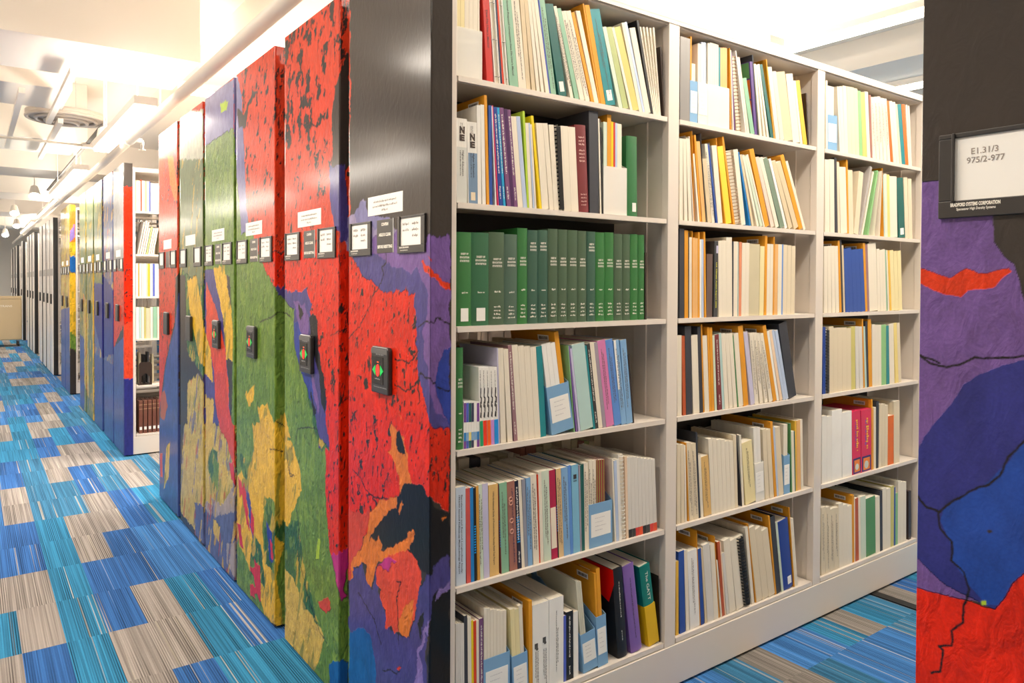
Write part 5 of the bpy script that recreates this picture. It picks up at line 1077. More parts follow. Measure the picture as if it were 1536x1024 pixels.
    for key,(ts,sz) in {'N1':((TITLES['1'],),.0085),'N2':((TITLES['2'],),.0085),'N6':((TITLES['6b'],TITLES['6a']),.0062),'N7':((TITLES['7'],),.0072)}.items():
        if key in o and not any(o.endswith(key+d) for d in'01234'):
            lt=MB()
            for i,s in enumerate(ts):
                xx=tx-.0025 if len(ts)==1 else tx-.0075+.0085*i
                addtext(lt,s,sz,down(xx,z0+h*(.52 if key!='N1' else .6),-.0006),.0001,fit=h*(.8 if key!='N1' else .42))
            lt.build('spine_title',mat('spine_ink',(70,62,66),.6),root)
    if 'N8' in o:
        bl=MB()
        for zz in(.80,.76,.56,.44): bl.torus((tx-.002,-.0003,z0+h*zz),(0,1,0),w*.22,w*.07,12,5)
        bl.build('floral_print',mat('floral_ink',(206,150,132),.5),root)
        lt=MB(); dashes(lt,down(tx+.002,z0+h*.92,-.0012),h*.85,.004,rnd); lt.build('lettering',mat('blue_ink',(60,50,90),.6),root)
    if 'N9' in o:
        lt=MB(); MB().box(tx-.006,tx+.006,-.0007,0,z1-h*.16,z1-h*.11).build('black_logo',INK,root)
        addtext(lt,'NCES',.006,across(tx,z1-h*.19,-.0006),.0002); lt.build('logo_text',INK,root)
    if 'N10' in o:
        lt=MB(); dashes(lt,down(tx-.0015,z0+h*.93,-.0006),h*.86,.0045,rnd); lt.build('lettering',INKW,root)
    if 'N11' in o or 'N12' in o:
        lt=MB(); lg=MB()
        if 'N11' in o:
            for i,xx in enumerate((x0+w*.22,x0+w*.72)):
                lg.box(xx-.006,xx+.006,-.0006,0,z0+h*(.50+.04*i),z0+h*(.56+.04*i)); lg.tube((xx+.003,-.0008,z0+h*(.495+.04*i)),(xx+.003,0,z0+h*(.495+.04*i)),.0045)
                for j in range(3): dashes(lt,down(xx-.004+.005*j,z0+h*.47),h*(.3+.05*j),.0028,rnd)
        else:
            for j in range(2): dashes(lt,down(tx-.001+.006*j,z0+h*(.85-.2*j)),h*(.7-.3*j),.003,rnd)
        if lg.v: lg.build('printed_logo',mat('logo_grey',(80,78,76),.6),root)
        lt.build('lettering',INK,root)
    if 'N14' in o:
        lt=MB(); addtext(lt,'U.S. Climate Action Report 2002',.0085,down(tx-.001,z0+h*.42,-.0006),.0003,fit=h*.6); lt.build('spine_title',mat('yellow_ink',(220,214,60),.5),root)
        MB().box(tx,x1,-.0004,0,z0+h*.84,z0+h*.94).build('lilac_square',cover('lav'),root)
    if 't' in o and 'N' not in o:
        lt=MB(); n=1 if w<.012 else 2; hh=min(.0038,w*.3)
        for i in range(n): f0=.90-.2*i*rnd.random(); dashes(lt,down(tx-hh/2+(i-(n-1)/2)*hh*1.8,z0+h*f0,-.0005),h*min(rnd.uniform(.5,.75),f0-.06),hh,rnd)
        lt.build('lettering',mat('spine_grey',(96,88,84),.6),root)
    if 'T' in o:
        lt=MB(); hh=min(.0048,w*.35); dashes(lt,down(tx-hh/2,z0+h*.93,-.0006),h*.6,hh,rnd); lt.build('lettering',INKW,root); lt=MB(); dashes(lt,down(tx-hh/2,z0+h*.2,-.0006),h*.13,hh,rnd)
        lt.build('lettering',INKW,root)
    return root
SZ={1:2.003,2:1.651,3:1.304,4:.956,5:.570,6:.172}
for key,recs in BOOKS.items():
    for rec in recs: make_book(rec,int(key[1]),key[0],SZ[int(key[1])]+.0003,YB)
# ------------------------------------------------------------------ mural paint
PC=dict(orred=(196,54,24),black_sheen=(54,48,44),black=(20,20,24),mauve=(140,130,165),indlil=(112,110,155),indigo=(66,60,122),indigo2=(42,46,118),purple=(106,78,140),red=(204,34,4),redor=(206,52,12),blue=(36,56,140),blue2=(22,84,150),blue3=(28,66,150),green=(94,126,48),dgreen=(48,92,50),brick=(190,58,44),ochre=(208,112,36),magenta=(176,40,120),bricko=(206,66,40),lilac=(122,104,166),yellow=(214,170,44),yelsand=(200,168,76),limeg=(160,190,50),redp=(190,40,60),graylil=(150,140,140),bluegray=(84,92,130),yelgray=(188,164,84),reflect_white=(170,170,150),greengr=(98,112,74),indblue=(60,76,134),brown=(160,80,44),silv=(150,150,150))  # reflections painted into the colours: greyed copy of black, off-white panel top
RELIEF=dict(green=1.,dgreen=1.,yellow=.9,yelsand=.9,yelgray=1.,red=.55,orred=.5,bricko=.6,ochre=.7,purple=.3,lilac=.4,indigo=.25,redor=.4,brick=.5)
def parse(t): return [(l.split()[0],np.array([[float(v) for v in p.split(',')] for p in l.split()[1:]])) for l in t.split('\n')]
POLY=parse(MURAL); RIV=[np.array([[float(v) for v in p.split(',')] for p in l.split()]) for l in RIVERS.split('\n')]
_rs=np.random.RandomState(7); LAT=_rs.rand(512,512)
def vnoise(x,y):
    xi=np.floor(x).astype(int); yi=np.floor(y).astype(int); fx=x-xi; fy=y-yi
    fx=fx*fx*(3-2*fx); fy=fy*fy*(3-2*fy)
    g=lambda i,j: LAT[i%512,j%512]
    return (g(xi,yi)*(1-fx)+g(xi+1,yi)*fx)*(1-fy)+(g(xi,yi+1)*(1-fx)+g(xi+1,yi+1)*fx)*fy
def fbm(x,y,o=4):
    s=0;a=.5
    for i in range(o): s=s+a*vnoise(x*2**i+17*i,y*2**i+31*i); a*=.5
    return s/(1-.5**o)
def inpoly(P,x,y):
    ins=np.zeros(x.shape,bool); n=len(P)
    for i in range(n):
        x1,y1=P[i]; x2,y2=P[(i+1)%n]
        if y1==y2: continue
        c=((y1>y)!=(y2>y)); ins^=c&(x<(x2-x1)*(y-y1)/(y2-y1)+x1)
    return ins
def paint(Y,Z):
    """colour of the mural at plane position (Y, Z); returns rgb (linear) and relief"""
    wx=Y+(fbm(Y*30+5,Z*30,4)-.5)*.026+(fbm(Y*120,Z*120+9,2)-.5)*.006
    wz=Z+(fbm(Y*30+50,Z*30+80,4)-.5)*.034+(fbm(Y*120+44,Z*120,2)-.5)*.006
    kk=np.where(Y<.6,.22,1.); wx=Y+(wx-Y)*kk; wz=Z+(wz-Z)*kk
    n=Y.size; idx=np.full(n,-1); 
    for i,(c,P) in enumerate(POLY):
        bb=(wx>P[:,0].min())&(wx<P[:,0].max())&(wz>P[:,1].min())&(wz<P[:,1].max())
        if bb.any():
            s=np.nonzero(bb)[0]; ins=inpoly(P,wx[s],wz[s]); idx[s[ins]]=i
    rgb=np.tile(np.array(s2l(PC['black_sheen'])),(n,1)); rel=np.zeros(n); names=np.array([c for c,_ in POLY]+['black_sheen'])
    nm=names[idx]
    for c in set(nm): 
        mk=nm==c; rgb[mk]=s2l(PC[c]); rel[mk]=RELIEF.get(c,.12)
    # bare paper: mottling of the image
    f=fbm(Y*40,Z*22,4); f2=np.where(Y<.6,fbm(Y*520,Z*520,2),fbm(Y*150,Z*90,3)); ok=~np.isin(nm,('black_sheen','black'))
    v=1+ok*((f-.5)*.55+(f2-.5)*.35); 
    isred=np.isin(nm,('red','orred','redor'))
    top=np.clip((Z-1.62)/.5,0,1)
    sx=Y+(fbm(Y*60,Z*60+3,2)-.5)*.03; sz=Z+(fbm(Y*60+9,Z*60+7,2)-.5)*.03+Y*.35; sp=fbm(sx*46+200,sz*26+11,4); sp2=fbm(Y*9+3,Z*6,3)
    blot=isred&(Y>.6)&(sp>.718-.085*top*((Y>2.3)&(Y<2.9))-.04*top-.30*np.clip(sp2-.52,-.1,.5))
    sp3=fbm(Y*88+31,Z*52+77+Y*20,3); blot|=isred&(Y>.6)&(Z<1.62)&(sp3>.735)
    rgb=rgb*v[:,None]
    rgb[blot]=s2l((40,34,32)); rel[blot]=.1
    isg=np.isin(nm,('green','dgreen'))
    hl=isg&(fbm(Y*38+9,Z*17+2,4)>.60); rgb[hl]=rgb[hl]*.65+np.array(s2l((140,168,66)))*.35
    dk=isg&(fbm(Y*60+70,Z*60+2,3)<.30); rgb[dk]*=.7
    # flecks of other paint in the yellow, sandy and grey areas
    for cols,src,th in (((96,112,48),('yellow','yelsand','yelgray'),.60),((206,168,56),('greengr','dgreen','bluegray','graylil'),.60),((70,78,130),('yelgray','graylil'),.63),((178,70,46),('yelgray','graylil','bluegray'),.65)):
        mk=np.isin(nm,src)&(fbm(Y*24+Z*8+cols[0],Z*8+cols[1],4)>th+.04); rgb[mk]=rgb[mk]*.35+.65*np.array(s2l(cols))*v[mk][:,None]; rel[mk]=.9
    for P in RIV:
        for (a1,b1),(a2,b2) in zip(P[:-1],P[1:]):
            L2=(a2-a1)**2+(b2-b1)**2
            bb=(Y>min(a1,a2)-.02)&(Y<max(a1,a2)+.02)&(Z>min(b1,b2)-.02)&(Z<max(b1,b2)+.02)
            s=np.nonzero(bb)[0]
            if len(s)==0: continue
            am=.003 if a1<.8 else .010; yy=Y[s]+(fbm(Y[s]*90,Z[s]*90,2)-.5)*am; zz=Z[s]+(fbm(Y[s]*90+8,Z[s]*90+8,2)-.5)*am
            t=np.clip(((yy-a1)*(a2-a1)+(zz-b1)*(b2-b1))/max(L2,1e-9),0,1)
            d=np.hypot(yy-a1-t*(a2-a1),zz-b1-t*(b2-b1)); wv=.0022 if a1>.8 else .0014
            rgb[s[d<wv]]=s2l((24,20,22))
    return rgb,rel
def mural_mat():
    m=bpy.data.materials.new('mural_laminate'); m.use_nodes=True; nt=m.node_tree; b=nt.nodes['Principled BSDF']
    at=nt.nodes.new('ShaderNodeVertexColor'); at.layer_name='paint'; nt.links.new(at.outputs['Color'],b.inputs['Base Color'])
    tc=nt.nodes.new('ShaderNodeTexCoord'); mp=nt.nodes.new('ShaderNodeMapping'); mp.inputs['Scale'].default_value=(1,1,.55)
    n1=nt.nodes.new('ShaderNodeTexNoise'); n1.inputs['Scale'].default_value=38; n1.inputs['Detail'].default_value=5; n1.inputs['Distortion'].default_value=1.2
    nt.links.new(tc.outputs['Object'],mp.inputs[0]); nt.links.new(mp.outputs[0],n1.inputs['Vector'])
    mu=nt.nodes.new('ShaderNodeMath'); mu.operation='MULTIPLY'; nt.links.new(n1.outputs['Fac'],mu.inputs[0]); nt.links.new(at.outputs['Alpha'],mu.inputs[1])
    bp=nt.nodes.new('ShaderNodeBump'); bp.inputs['Strength'].default_value=1.; bp.inputs['Distance'].default_value=.016
    nt.links.new(mu.outputs[0],bp.inputs['Height'])
    b.inputs['Roughness'].default_value=.6; b.inputs['Specular IOR Level'].default_value=.08
    nt.links.new(bp.outputs[0],b.inputs['Normal'])
    b.inputs['Coat Weight'].default_value=.5; b.inputs['Coat Roughness'].default_value=.16
    return m
MURALM=mural_mat()
def grid_panel(name,y0,y1,res,root,zres=None,ylist=None,zlist=None,z0=.011,z1=2.387,thick=.0655,solid=None):
    """end panel: painted face at x=XP and painted near edge (-Y side)"""
    ys=ylist if ylist is not None else np.linspace(y0,y1,max(2,int((y1-y0)/res)+1))
    zs=zlist if zlist is not None else np.linspace(z0,z1,max(2,int((z1-z0)/(zres or res))+1)); r=.004
    # path across: far edge .. face .. rounded corner .. side
    us=np.linspace(0,thick,max(3,int(thick/(res))+1))[1:]
    path=[(XP+thick,y1),(XP+r*.0,y1)]+[(XP,y) for y in ys[::-1][1:-1]]+[(XP,y0+r),(XP+r*.3,y0+r*.3),(XP+r,y0)]+[(XP+u,y0) for u in us if u>r+.0005]
    path=np.array(path); n=len(path); m=len(zs)
    X=np.repeat(path[:,0],m); Yp=np.repeat(path[:,1],m); Z=np.tile(zs,n)
    co=np.stack([X,Yp,Z],1)
    i,j=np.meshgrid(np.arange(n-1),np.arange(m-1),indexing='ij'); a=(i*m+j).ravel()
    f=np.stack([a,a+1,a+m+1,a+m],1)
    base=len(co); cap=[(XP+thick,y0,z0),(XP+thick,y1,z0),(XP,y1,z0),(XP,y0,z0),(XP+thick,y0,z1),(XP+thick,y1,z1),(XP,y1,z1),(XP,y0,z1)]
    co=np.vstack([co,np.array(cap)]); f=np.vstack([f,[[base,base+1,base+2,base+3],[base+4,base+7,base+6,base+5],[base,base+4,base+5,base+1]]])
    me=bpy.data.meshes.new(name); me.vertices.add(len(co)); me.vertices.foreach_set('co',(co-np.array(root.location)).ravel().astype('f4'))
    me.loops.add(len(f)*4); me.loops.foreach_set('vertex_index',f.ravel().astype('i4')); me.polygons.add(len(f)); me.polygons.foreach_set('loop_start',(np.arange(len(f))*4).astype('i4'))
    if solid is None:
        k=XP/co[:,0]; pY=co[:,1]*k; pZ=HC+(co[:,2]-HC)*k; rgb,rel=paint(pY,pZ)
        if res<=.004:
            q=(.0013 if zlist is None else .0006); jit=((q,q*.4),(-q*.4,q),(-q,-q*.4))
            for a_,b_ in jit: rgb=rgb+paint(pY+a_,pZ+b_)[0]
            rgb=rgb/4
        ca=me.color_attributes.new('paint','FLOAT_COLOR','POINT')
        ca.data.foreach_set('color',np.concatenate([np.clip(rgb,0,1),rel[:,None]],1).ravel().astype('f4'))
        me.materials.append(MURALM)
    else:
        me.materials.append(solid[0]); me.materials.append(solid[1])
        mi=np.zeros(len(f),'i4'); side=np.isclose(co[f[:,0]][:,1],y0)&np.isclose(co[f[:,2]][:,1],y0); mi[side]=1; me.polygons.foreach_set('material_index',mi)
    me.update(calc_edges=True); me.validate()
    o=bpy.data.objects.new(name,me); col.objects.link(o); o.parent=root; return o
# ------------------------------------------------------------------ carriages
W=.9144; XL=1.089
UW=.054
def onx(root): # shift helper: coordinates are world, parts are local to the root
    return Vector(root.location)
class LMB(MB):
    def __init__(s,root): super().__init__(); s.o=Vector(root.location); s.root=root
    def build(s,name,m,parent=None,**k):
        s.v=[(x-s.o.x,y-s.o.y,z-s.o.z) for x,y,z in s.v]
        return super().build(name,m,parent or s.root,**k)
LEV=[SZ[i] for i in range(1,7)]
def carcass(root,y0,y1,nb,shelves=True,full=True,gap_shade=False):
    ztop=2.357
    for k in range(nb+1):
        xr=XL+k*W; xl=xr-(UW if k else .0215)
        m=LMB(root)
        m.box(xl,xr,y0,y0+.03,.1525,ztop-.002); m.box(xl,xr,y1-.03,y1,.1525,ztop-.002)
        m.box(xl+(.006 if k else .001),xr-.006,y0+.03,y1-.03,.1525,ztop-.01)
        if k: m.box(xl-.001,xl+.006,y0+.10,y0+.16,.1525,ztop-.012); m.box(xl-.001,xl+.006,y1-.16,y1-.10,.1525,ztop-.012)
        m.build('upright',STEEL,bevel=.0015)
    m=LMB(root); xe=XL+nb*W
    m.box(1.0675,xe,y0-.002,y1+.002,ztop-.016,ztop); m.box(1.0675,xe,y0-.002,y0+.0,ztop-.03,ztop-.016)
    m.box(1.0675,xe,y0+.006,y1-.006,ztop-.036,ztop-.018)
    m.build('top_cover',STEEL,bevel=.001)
    for yy in(y0,y1):
        s=1 if yy==y0 else -1
        m=LMB(root); a,b=sorted((yy-s*.003,yy+s*.02)); m.box(1.0675,xe,a,b,.0106,.1525); m.build('kick_plate',STEEL,bevel=.001)
    m=LMB(root); m.box(1.08,xe-.01,y0+.03,y1-.03,.03,.1); m.build('carriage_frame',BLACK)
    if not shelves: return
    ym=(y0+y1)/2
    if gap_shade:
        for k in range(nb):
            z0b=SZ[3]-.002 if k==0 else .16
            l=LMB(root); l.box(XL+k*W+.008,XL+(k+1)*W-UW-.008,ym-.004,ym+.004,z0b,2.31); l.build('shade_sheet',mat('gap_shade_dark',(40,35,32),.7))  # dark sheet added to stand in for the shade behind the books
    for k in range(nb):
        a=XL+k*W+.003; b=XL+(k+1)*W-UW-.003
        for side in ((0,1) if full else (0,)):
            for i,z in enumerate(LEV):
                m=LMB(root)
                if side==0: ya,yb2,lip=y0+.003,ym-.008,(y0+.002,y0+.004)
                else: ya,yb2,lip=ym+.008,y1-.003,(y1-.004,y1-.002)
                m.box(a,b,ya,yb2,z-.002,z); m.box(a+.003,b-.001,lip[0],lip[1],z-.016,z)
                m.box(a,b,(ya+.012) if side==0 else (yb2-.014),(ya+.014) if side==0 else (yb2-.012),z-.016,z-.002)
                m.build('shelf',STEEL)
def decorate(root,yn,full=True,small=False,paper=True,sign=True,only=None):
    X=XP
    def bx(name,m,a,b,z0,z1,t,x=None,bevel=0,parent=None):
        l=LMB(root); xx=X if x is None else x; l.box(xx-t,xx,yn+a,yn+b,z0,z1); return l.build(name,m,parent,bevel=bevel)
    def T(s,size,yc,z,name,m,x,fit=None,parent=None):
        l=LMB(root); addtext(l,s,size,lambda u,v:(x,yc-u,z+v),.0002,fit=fit); l.build(name,m,parent)
    rnd=random.Random(int(yn*100))
    for a,b in((.025,.185),(.362,.522)):
        if only and a>.1: continue
        l=LMB(root); x=X
        l.box(x-.006,x,yn+a,yn+b,1.5105,1.532); l.box(x-.006,x,yn+a,yn+b,1.61,1.616); l.box(x-.006,x,yn+a,yn+a+.022,1.532,1.61); l.box(x-.006,x,yn+b-.016,yn+b,1.532,1.61); l.box(x-.009,x-.006,yn+b-.020,yn+b-.016,1.53,1.616)
        h=l.build('card_holder',DARK,bevel=.001)
        c=bx('index_card',PAPER,a+.022,b-.016,1.532,1.610,.003,parent=h)
        t=LMB(root)
        if only:
            addtext(t,'E1.31/3',.0105,lambda u,v:(X-.0034,yn+b-.052-u,1.588+v),.0001,fit=.030)
            addtext(t,'975/2-977',.0105,lambda u,v:(X-.0034,yn+b-.053-u,1.577+v),.0001,fit=.042)
        elif not small:
            for cc in(0,1):
                for i in range(3):
                    if i==2 and cc==0: continue
                    dashes(t,lambda u,v,cc=cc,i=i:(X-.0034,yn+b-.030-cc*.055-u,1.590-i*.017+v),.036,.007,rnd)
        if t.v: t.build('card_text',mat('faint_ink',(150,140,132),.6),parent=h)
        t=LMB(root)
        if only:
            addtext(t,'BRADFORD SYSTEMS CORPORATION',.006,lambda u,v:(X-.0063,yn+b-.043-u,1.5245+v),.0003,fit=.056)
            addtext(t,'Spacesaver High Density Systems',.0045,lambda u,v:(X-.0063,yn+b-.044-u,1.5195+v),.0001,fit=.044)
            t.build('holder_print',INKW,parent=h); t=LMB(root)
            addtext(t,'www.bradfordsystems.com',.005,lambda u,v:(X-.0063,yn+b-.125-u,1.522+v),.0001,fit=.04)
        elif not small:
            addtext(t,'BRADFORD SYSTEMS CORPORATION',.006,lambda u,v:(X-.0063,yn+b-.043-u,1.5245+v),.0003,fit=.056)
            addtext(t,'Spacesaver High Density Systems',.0045,lambda u,v:(X-.0063,yn+b-.043-u,1.5175+v),.0001,fit=.044)
        if t.v: t.build('holder_print',INKW,parent=h)
    if only: return
    if sign:
        sg=bx('notice_sign',DARK,.2185,.325,1.5155,1.615,.0015)
        l=LMB(root); l.box(X-.002,X,yn+.2165,yn+.2185,1.515,1.616); l.build('sign_edge',PAPER,parent=sg)
        if not small:
            t=LMB(root)
            for s,z,f in(('CONFIRM',1.597,.046),('AISLE IS CLEAR',1.566,.080),('BEFORE RESETTING',1.530,.096)):
                addtext(t,s,.0125,lambda u,v,z=z:(X-.0018,yn+.2718-u,z+v),.0006,fit=f)
            t.build('sign_lettering',INKW,parent=sg)
    if paper:
        l=LMB(root); l.box(X-.0008,X,yn+.16,yn+.39,1.632,1.690); pn=l.build('paper_notice',PAPER)
        if not small:
            t=LMB(root)
            for z,f in((1.670,.15),(1.656,.16),(1.643,.04)): dashes(t,lambda u,v,z=z,f=f:(X-.0011,yn+.275+f/2-u,z+v),f,.006,rnd)
            t.build('notice_text',mat('faint_ink',(150,140,132),.6),parent=pn)
    # control pad
    a,b=.222,.334
    l=LMB(root); l.prism([(yn+a,1.094),(yn+b,1.094),(yn+b,1.226),(yn+b-.008,1.234),(yn+a+.008,1.234),(yn+a,1.226)],'x',X-.016,X)
    # taller body
    pad=l.build('control_pad',DARK,bevel=.004,seg=3)
    if not small: l=LMB(root); l.box(X-.0175,X-.0155,yn+a+.003,yn+b-.003,1.2125,1.228); l.build('pad_cap',mat('cap_grey',(96,94,92),.4),parent=pad,bevel=.0006)
    if small: return
    l=LMB(root); l.box(X-.0172,X-.0157,yn+a+.03,yn+b-.012,1.122,1.204); l.build('screen',mat('screen_black',(22,21,21),.2),parent=pad)
    yc=yn+(a+b)/2+.006; zc=1.163
    for s in(1,-1):
        l=LMB(root); l.prism([(yc+s*.016,zc-.016),(yc+s*.036,zc),(yc+s*.016,zc+.016)],'x',X-.0186,X-.0171); l.build('arrow_button',mat('green_button',(20,185,80),.3,emit=.35),parent=pad)
    l=LMB(root); l.prism([(yc+.013*math.cos(t),zc+.019*math.sin(t)) for t in np.linspace(0,2*math.pi,17)[:-1]],'x',X-.0190,X-.0171); l.build('stop_button',mat('red_button',(220,50,36),.3,emit=.3),parent=pad)
    l=LMB(root); l.box(X-.0178,X-.0171,yc-.006,yc+.006,1.186,1.190); l.build('indicator_light',mat('amber_light',(230,90,40),.3,emit=.5),parent=pad)
    l=LMB(root); dashes(l,lambda u,v:(X-.0176,yc+.02-u,1.136+v),.034,.004,rnd); dashes(l,lambda u,v:(X-.0164,yn+b-.02-u,1.112+v),.085,.003,rnd); dashes(l,lambda u,v:(X-.0164,yn+b-.035-u,1.210+v),.05,.005,rnd)
    l.build('pad_print',mat('grey_ink',(170,168,165),.5),parent=pad)
def pad_local(pad,root): return None
NAMESEQ=[
 # y0(near), y1, res, label, small, nbays, shelves
 (1.737,2.271,.0026,'nearest open mobile shelving unit, mural end panel with purple, red and black paint',False,3),
 (2.350,2.884,.003,'closed mobile shelving unit whose end panel is red above green, second behind open shelves',False,2),
 (3.0055,3.540,.004,'mural shelving unit with mostly green panel and yellow base, third from front',False,2),
 (3.585,4.110,.005,'mural shelving unit with yellow streak beside purple on its panel, fourth from front',True,2),
 (4.163,4.690,.006,'mural shelving unit with dark left, green and yellow marbled panel, fifth from front',True,2),
 (4.762,5.300,.006,'mural shelving unit with orange panel fading to blue, beside the open far aisle',True,2)]
def unit(y0,y1,res,label,small,nb,shelves=False,group='mobile shelving units with mural end panels',**kw):
    root=empty('mobile_shelving_unit',(XP,(y0+y1)/2,0)); tag(root,label,'shelving unit',group)
    grid_panel('end_panel',y0,y1,res,root,**kw)
    return root
roots=[]
for i,(y0,y1,res,lab,small,nb) in enumerate(NAMESEQ):
    r=unit(y0,y1,res,lab,small,nb)
    carcass(r,y0+.0104 if i==0 else y0+.01,y1-.002,nb,shelves=True,full=(i==0),gap_shade=(i==0))
    decorate(r,y0,small=(i>=4),sign=(i not in(4,)))
    roots.append(r)
# right-hand unit beside the camera
yl=np.concatenate([np.linspace(-.07,.19,14),np.linspace(.20,.463,176)])
r0=empty('mobile_shelving_unit',(XP,.196,0)); tag(r0,'foreground mobile shelving unit, charcoal, purple and blue end panel cropped by right frame edge','shelving unit','mobile shelving units with mural end panels')
grid_panel('end_panel',-.07,.463,.004,r0,ylist=np.concatenate([np.linspace(-.07,.19,14),np.linspace(.20,.463,204)]),zlist=np.concatenate([np.linspace(.011,.83,60),np.linspace(.84,1.93,840),np.linspace(1.95,2.387,40)]))
carcass(r0,-.06,.453,3,shelves=True,full=False)
decorate(r0,-.07+.0,only=True) if False else None
def r0_holder():
    decorate(r0,.463-.547,only=None) if False else None
# far holder of the foreground unit sits against its far edge
decorate(r0,.440-.185,only=True)
FAR=[(6.685,7.215,'open far shelving unit with red mural edge, brown books on its bottom shelf'),(7.265,7.80,'dark grey mural unit directly behind the red-edged open far unit'),(7.93,8.46,'mural unit second behind the red-edged far unit, grey-blue panel'),(8.54,9.07,'mural unit third behind the red-edged far unit, yellow-green streaks'),(9.15,9.68,'mural unit farthest back in the red-edged block, pale green panel')]
for i,(y0,y1,lab) in enumerate(FAR):
    r=unit(y0,y1,.010,lab,True,2); carcass(r,y0+.01,y1-.002,2,shelves=True,full=False); decorate(r,y0,small=True,sign=True)
    roots.append(r)
for i,(y0,y1,lab) in enumerate([(10.74,11.27,'far mural shelving unit with bright yellow marbled edge'),(11.32,11.85,'narrow grey mural unit just behind the yellow-edged one')]):
    r=unit(y0,y1,.014,lab,True,1); carcass(r,y0+.01,y1-.002,1,shelves=True,full=False); decorate(r,y0,small=True,sign=True)
WP=mat('white_panel',(226,220,214),.32,coat=.3)
wlist=[(13.07,.54),(13.72,.54),(14.45,.54),(15.25,.54),(17.15,.54),(17.95,.54),(18.8,.54),(21.2,.54),(23.9,.54),(25.2,.54),(26.6,.54)]
wlab=['nearest plain white end-panel shelving unit with black edge, beside yellow-edged mural unit','second plain white shelving unit in the nearest white block','third plain white shelving unit in the nearest white block','fourth plain white shelving unit, farthest of the nearest white block','plain white shelving unit opening the second white block','middle plain white shelving unit of the second white block','farthest plain white shelving unit of the second white block','single narrow white shelving unit right above the beige cart','plain white shelving unit nearest in the farthest block, behind the beige cart','middle white shelving unit of the farthest block near the back wall','last white shelving unit before the back wall']
for (y0,w),lab in zip(wlist,wlab):
    r=empty('mobile_shelving_unit',(XP,y0+w/2,0)); tag(r,lab,'shelving unit','plain white mobile shelving units')
    grid_panel('end_panel',y0,y0+w,.3,r,solid=(WP,BLACK),zres=1.2)
    carcass(r,y0+.01,y0+w-.002,1,shelves=True,full=False)
    l=LMB(r); l.box(XP-.004,XP,y0+.03,y0+w-.03,1.51,1.615); l.build('card_strip',mat('grey_strip',(150,146,142),.5))
    l=LMB(r); l.box(XP-.02,XP,y0+.2,y0+.33,1.08,1.23); l.build('control_pad',DARK)
# ------------------------------------------------------------------ far unit books
FB={1:[(1.095,.02,.25,'pale',0),(1.117,.012,.25,'white',0),(1.131,.008,.26,'redor',0),(1.141,.022,.25,'cream',0),(1.165,.010,.25,'olive',0),(1.177,.016,.25,'cream',0),(1.195,.008,.25,'blue',0),(1.205,.09,.24,'greyf',0),(1.30,.02,.24,'cream',0)],
 2:[(1.105,.012,.27,'greyf',10),(1.121,.012,.28,'cream',10),(1.137,.012,.27,'pinkish',10),(1.153,.012,.22,'cream',10),(1.169,.012,.23,'olive',10),(1.185,.012,.22,'cream',10),(1.201,.01,.22,'cream',10),(1.215,.012,.22,'cream',10),(1.275,.02,.22,'khaki',0)],
 3:[(1.095,.016,.27,'white',0),(1.113,.006,.27,'yelor',0),(1.121,.014,.27,'white',0),(1.137,.012,.27,'cream',0),(1.151,.022,.27,'white',0),(1.175,.008,.27,'pale',0),(1.185,.014,.27,'yelor',0),(1.201,.02,.27,'white',0),(1.223,.012,.27,'blue',0),(1.237,.03,.27,'white',0)],
 4:[(1.095,.022,.26,'white',0),(1.119,.014,.26,'paleteal',0),(1.135,.02,.26,'cream',0),(1.157,.01,.26,'yolive',0),(1.169,.03,.25,'khaki',0),(1.201,.02,.26,'cream',0),(1.223,.03,.26,'sage',0),(1.255,.02,.26,'cream',0)]}
fn_={1:'top',2:'second',3:'third',4:'fourth'}
nthw=['leftmost','second','third','fourth','fifth','sixth','seventh','eighth','ninth','tenth']
CNM={'pale':'pale yellow','olive':'olive','khaki':'khaki','greyf':'grey','redor':'orange-red','pinkish':'pinkish','yelor':'golden','paleteal':'pale teal','yolive':'mustard','sage':'sage green'}
for lv,items in FB.items():
    for i,(x,w,h,c,a) in enumerate(items):
        root=empty('report',(x,6.71,SZ[lv]+.0003),(0,R(a)*0-0,0)); 
        root.rotation_euler=(0,R(a),0); w2=w-.0008
        u0=-w2 if a>0 else 0; root.location.x=x+(w if a>0 else 0)
        t=min(.0006,w*.2)
        MB().box(u0,u0+w2,0,.0006,0,h).box(u0,u0+t,.0006,.2,0,h).box(u0+w2-t,u0+w2,.0006,.2,0,h).build('cover',cover(c),root)
        MB().box(u0+t,u0+w2-t,.0007,.199,.0006,h-.001).build('pages',PAGES,root)
        tag(root,'%s report, %s on the %s shelf of the far open red-edged unit'%(CNM.get(c,c),nthw[i],fn_[lv]),'report','reports on the far open unit')
def far_bookend(x,lab):
    root=empty('bookend',(x,6.72,SZ[5]+.0003)); tag(root,lab,'bookend','bookends on the far open unit')
    n=12; outer=[(-.05,0),(-.05,.16)]+[(-.05+.02*(1-math.cos(t)),.16+.03*math.sin(t)) for t in np.linspace(.2,1.57,4)]+[(.05-.02*(1-math.cos(t)),.16+.03*math.sin(t)) for t in np.linspace(1.57,.2,4)]+[(.05,.16),(.05,0),(.03,0),(.03,.07),(.0,.10),(-.03,.07),(-.03,0)]
    MB().prism(outer,'y',0,.002).build('arch_plate',mat('bookend_metal',(62,50,45),.35,metal=.3),root); MB().box(-.05,.05,.002,.12,0,.0015).build('foot_plate',mat('bookend_metal'),root)
far_bookend(1.165,'arched dark bookend on the fifth shelf of the far open unit, in front')
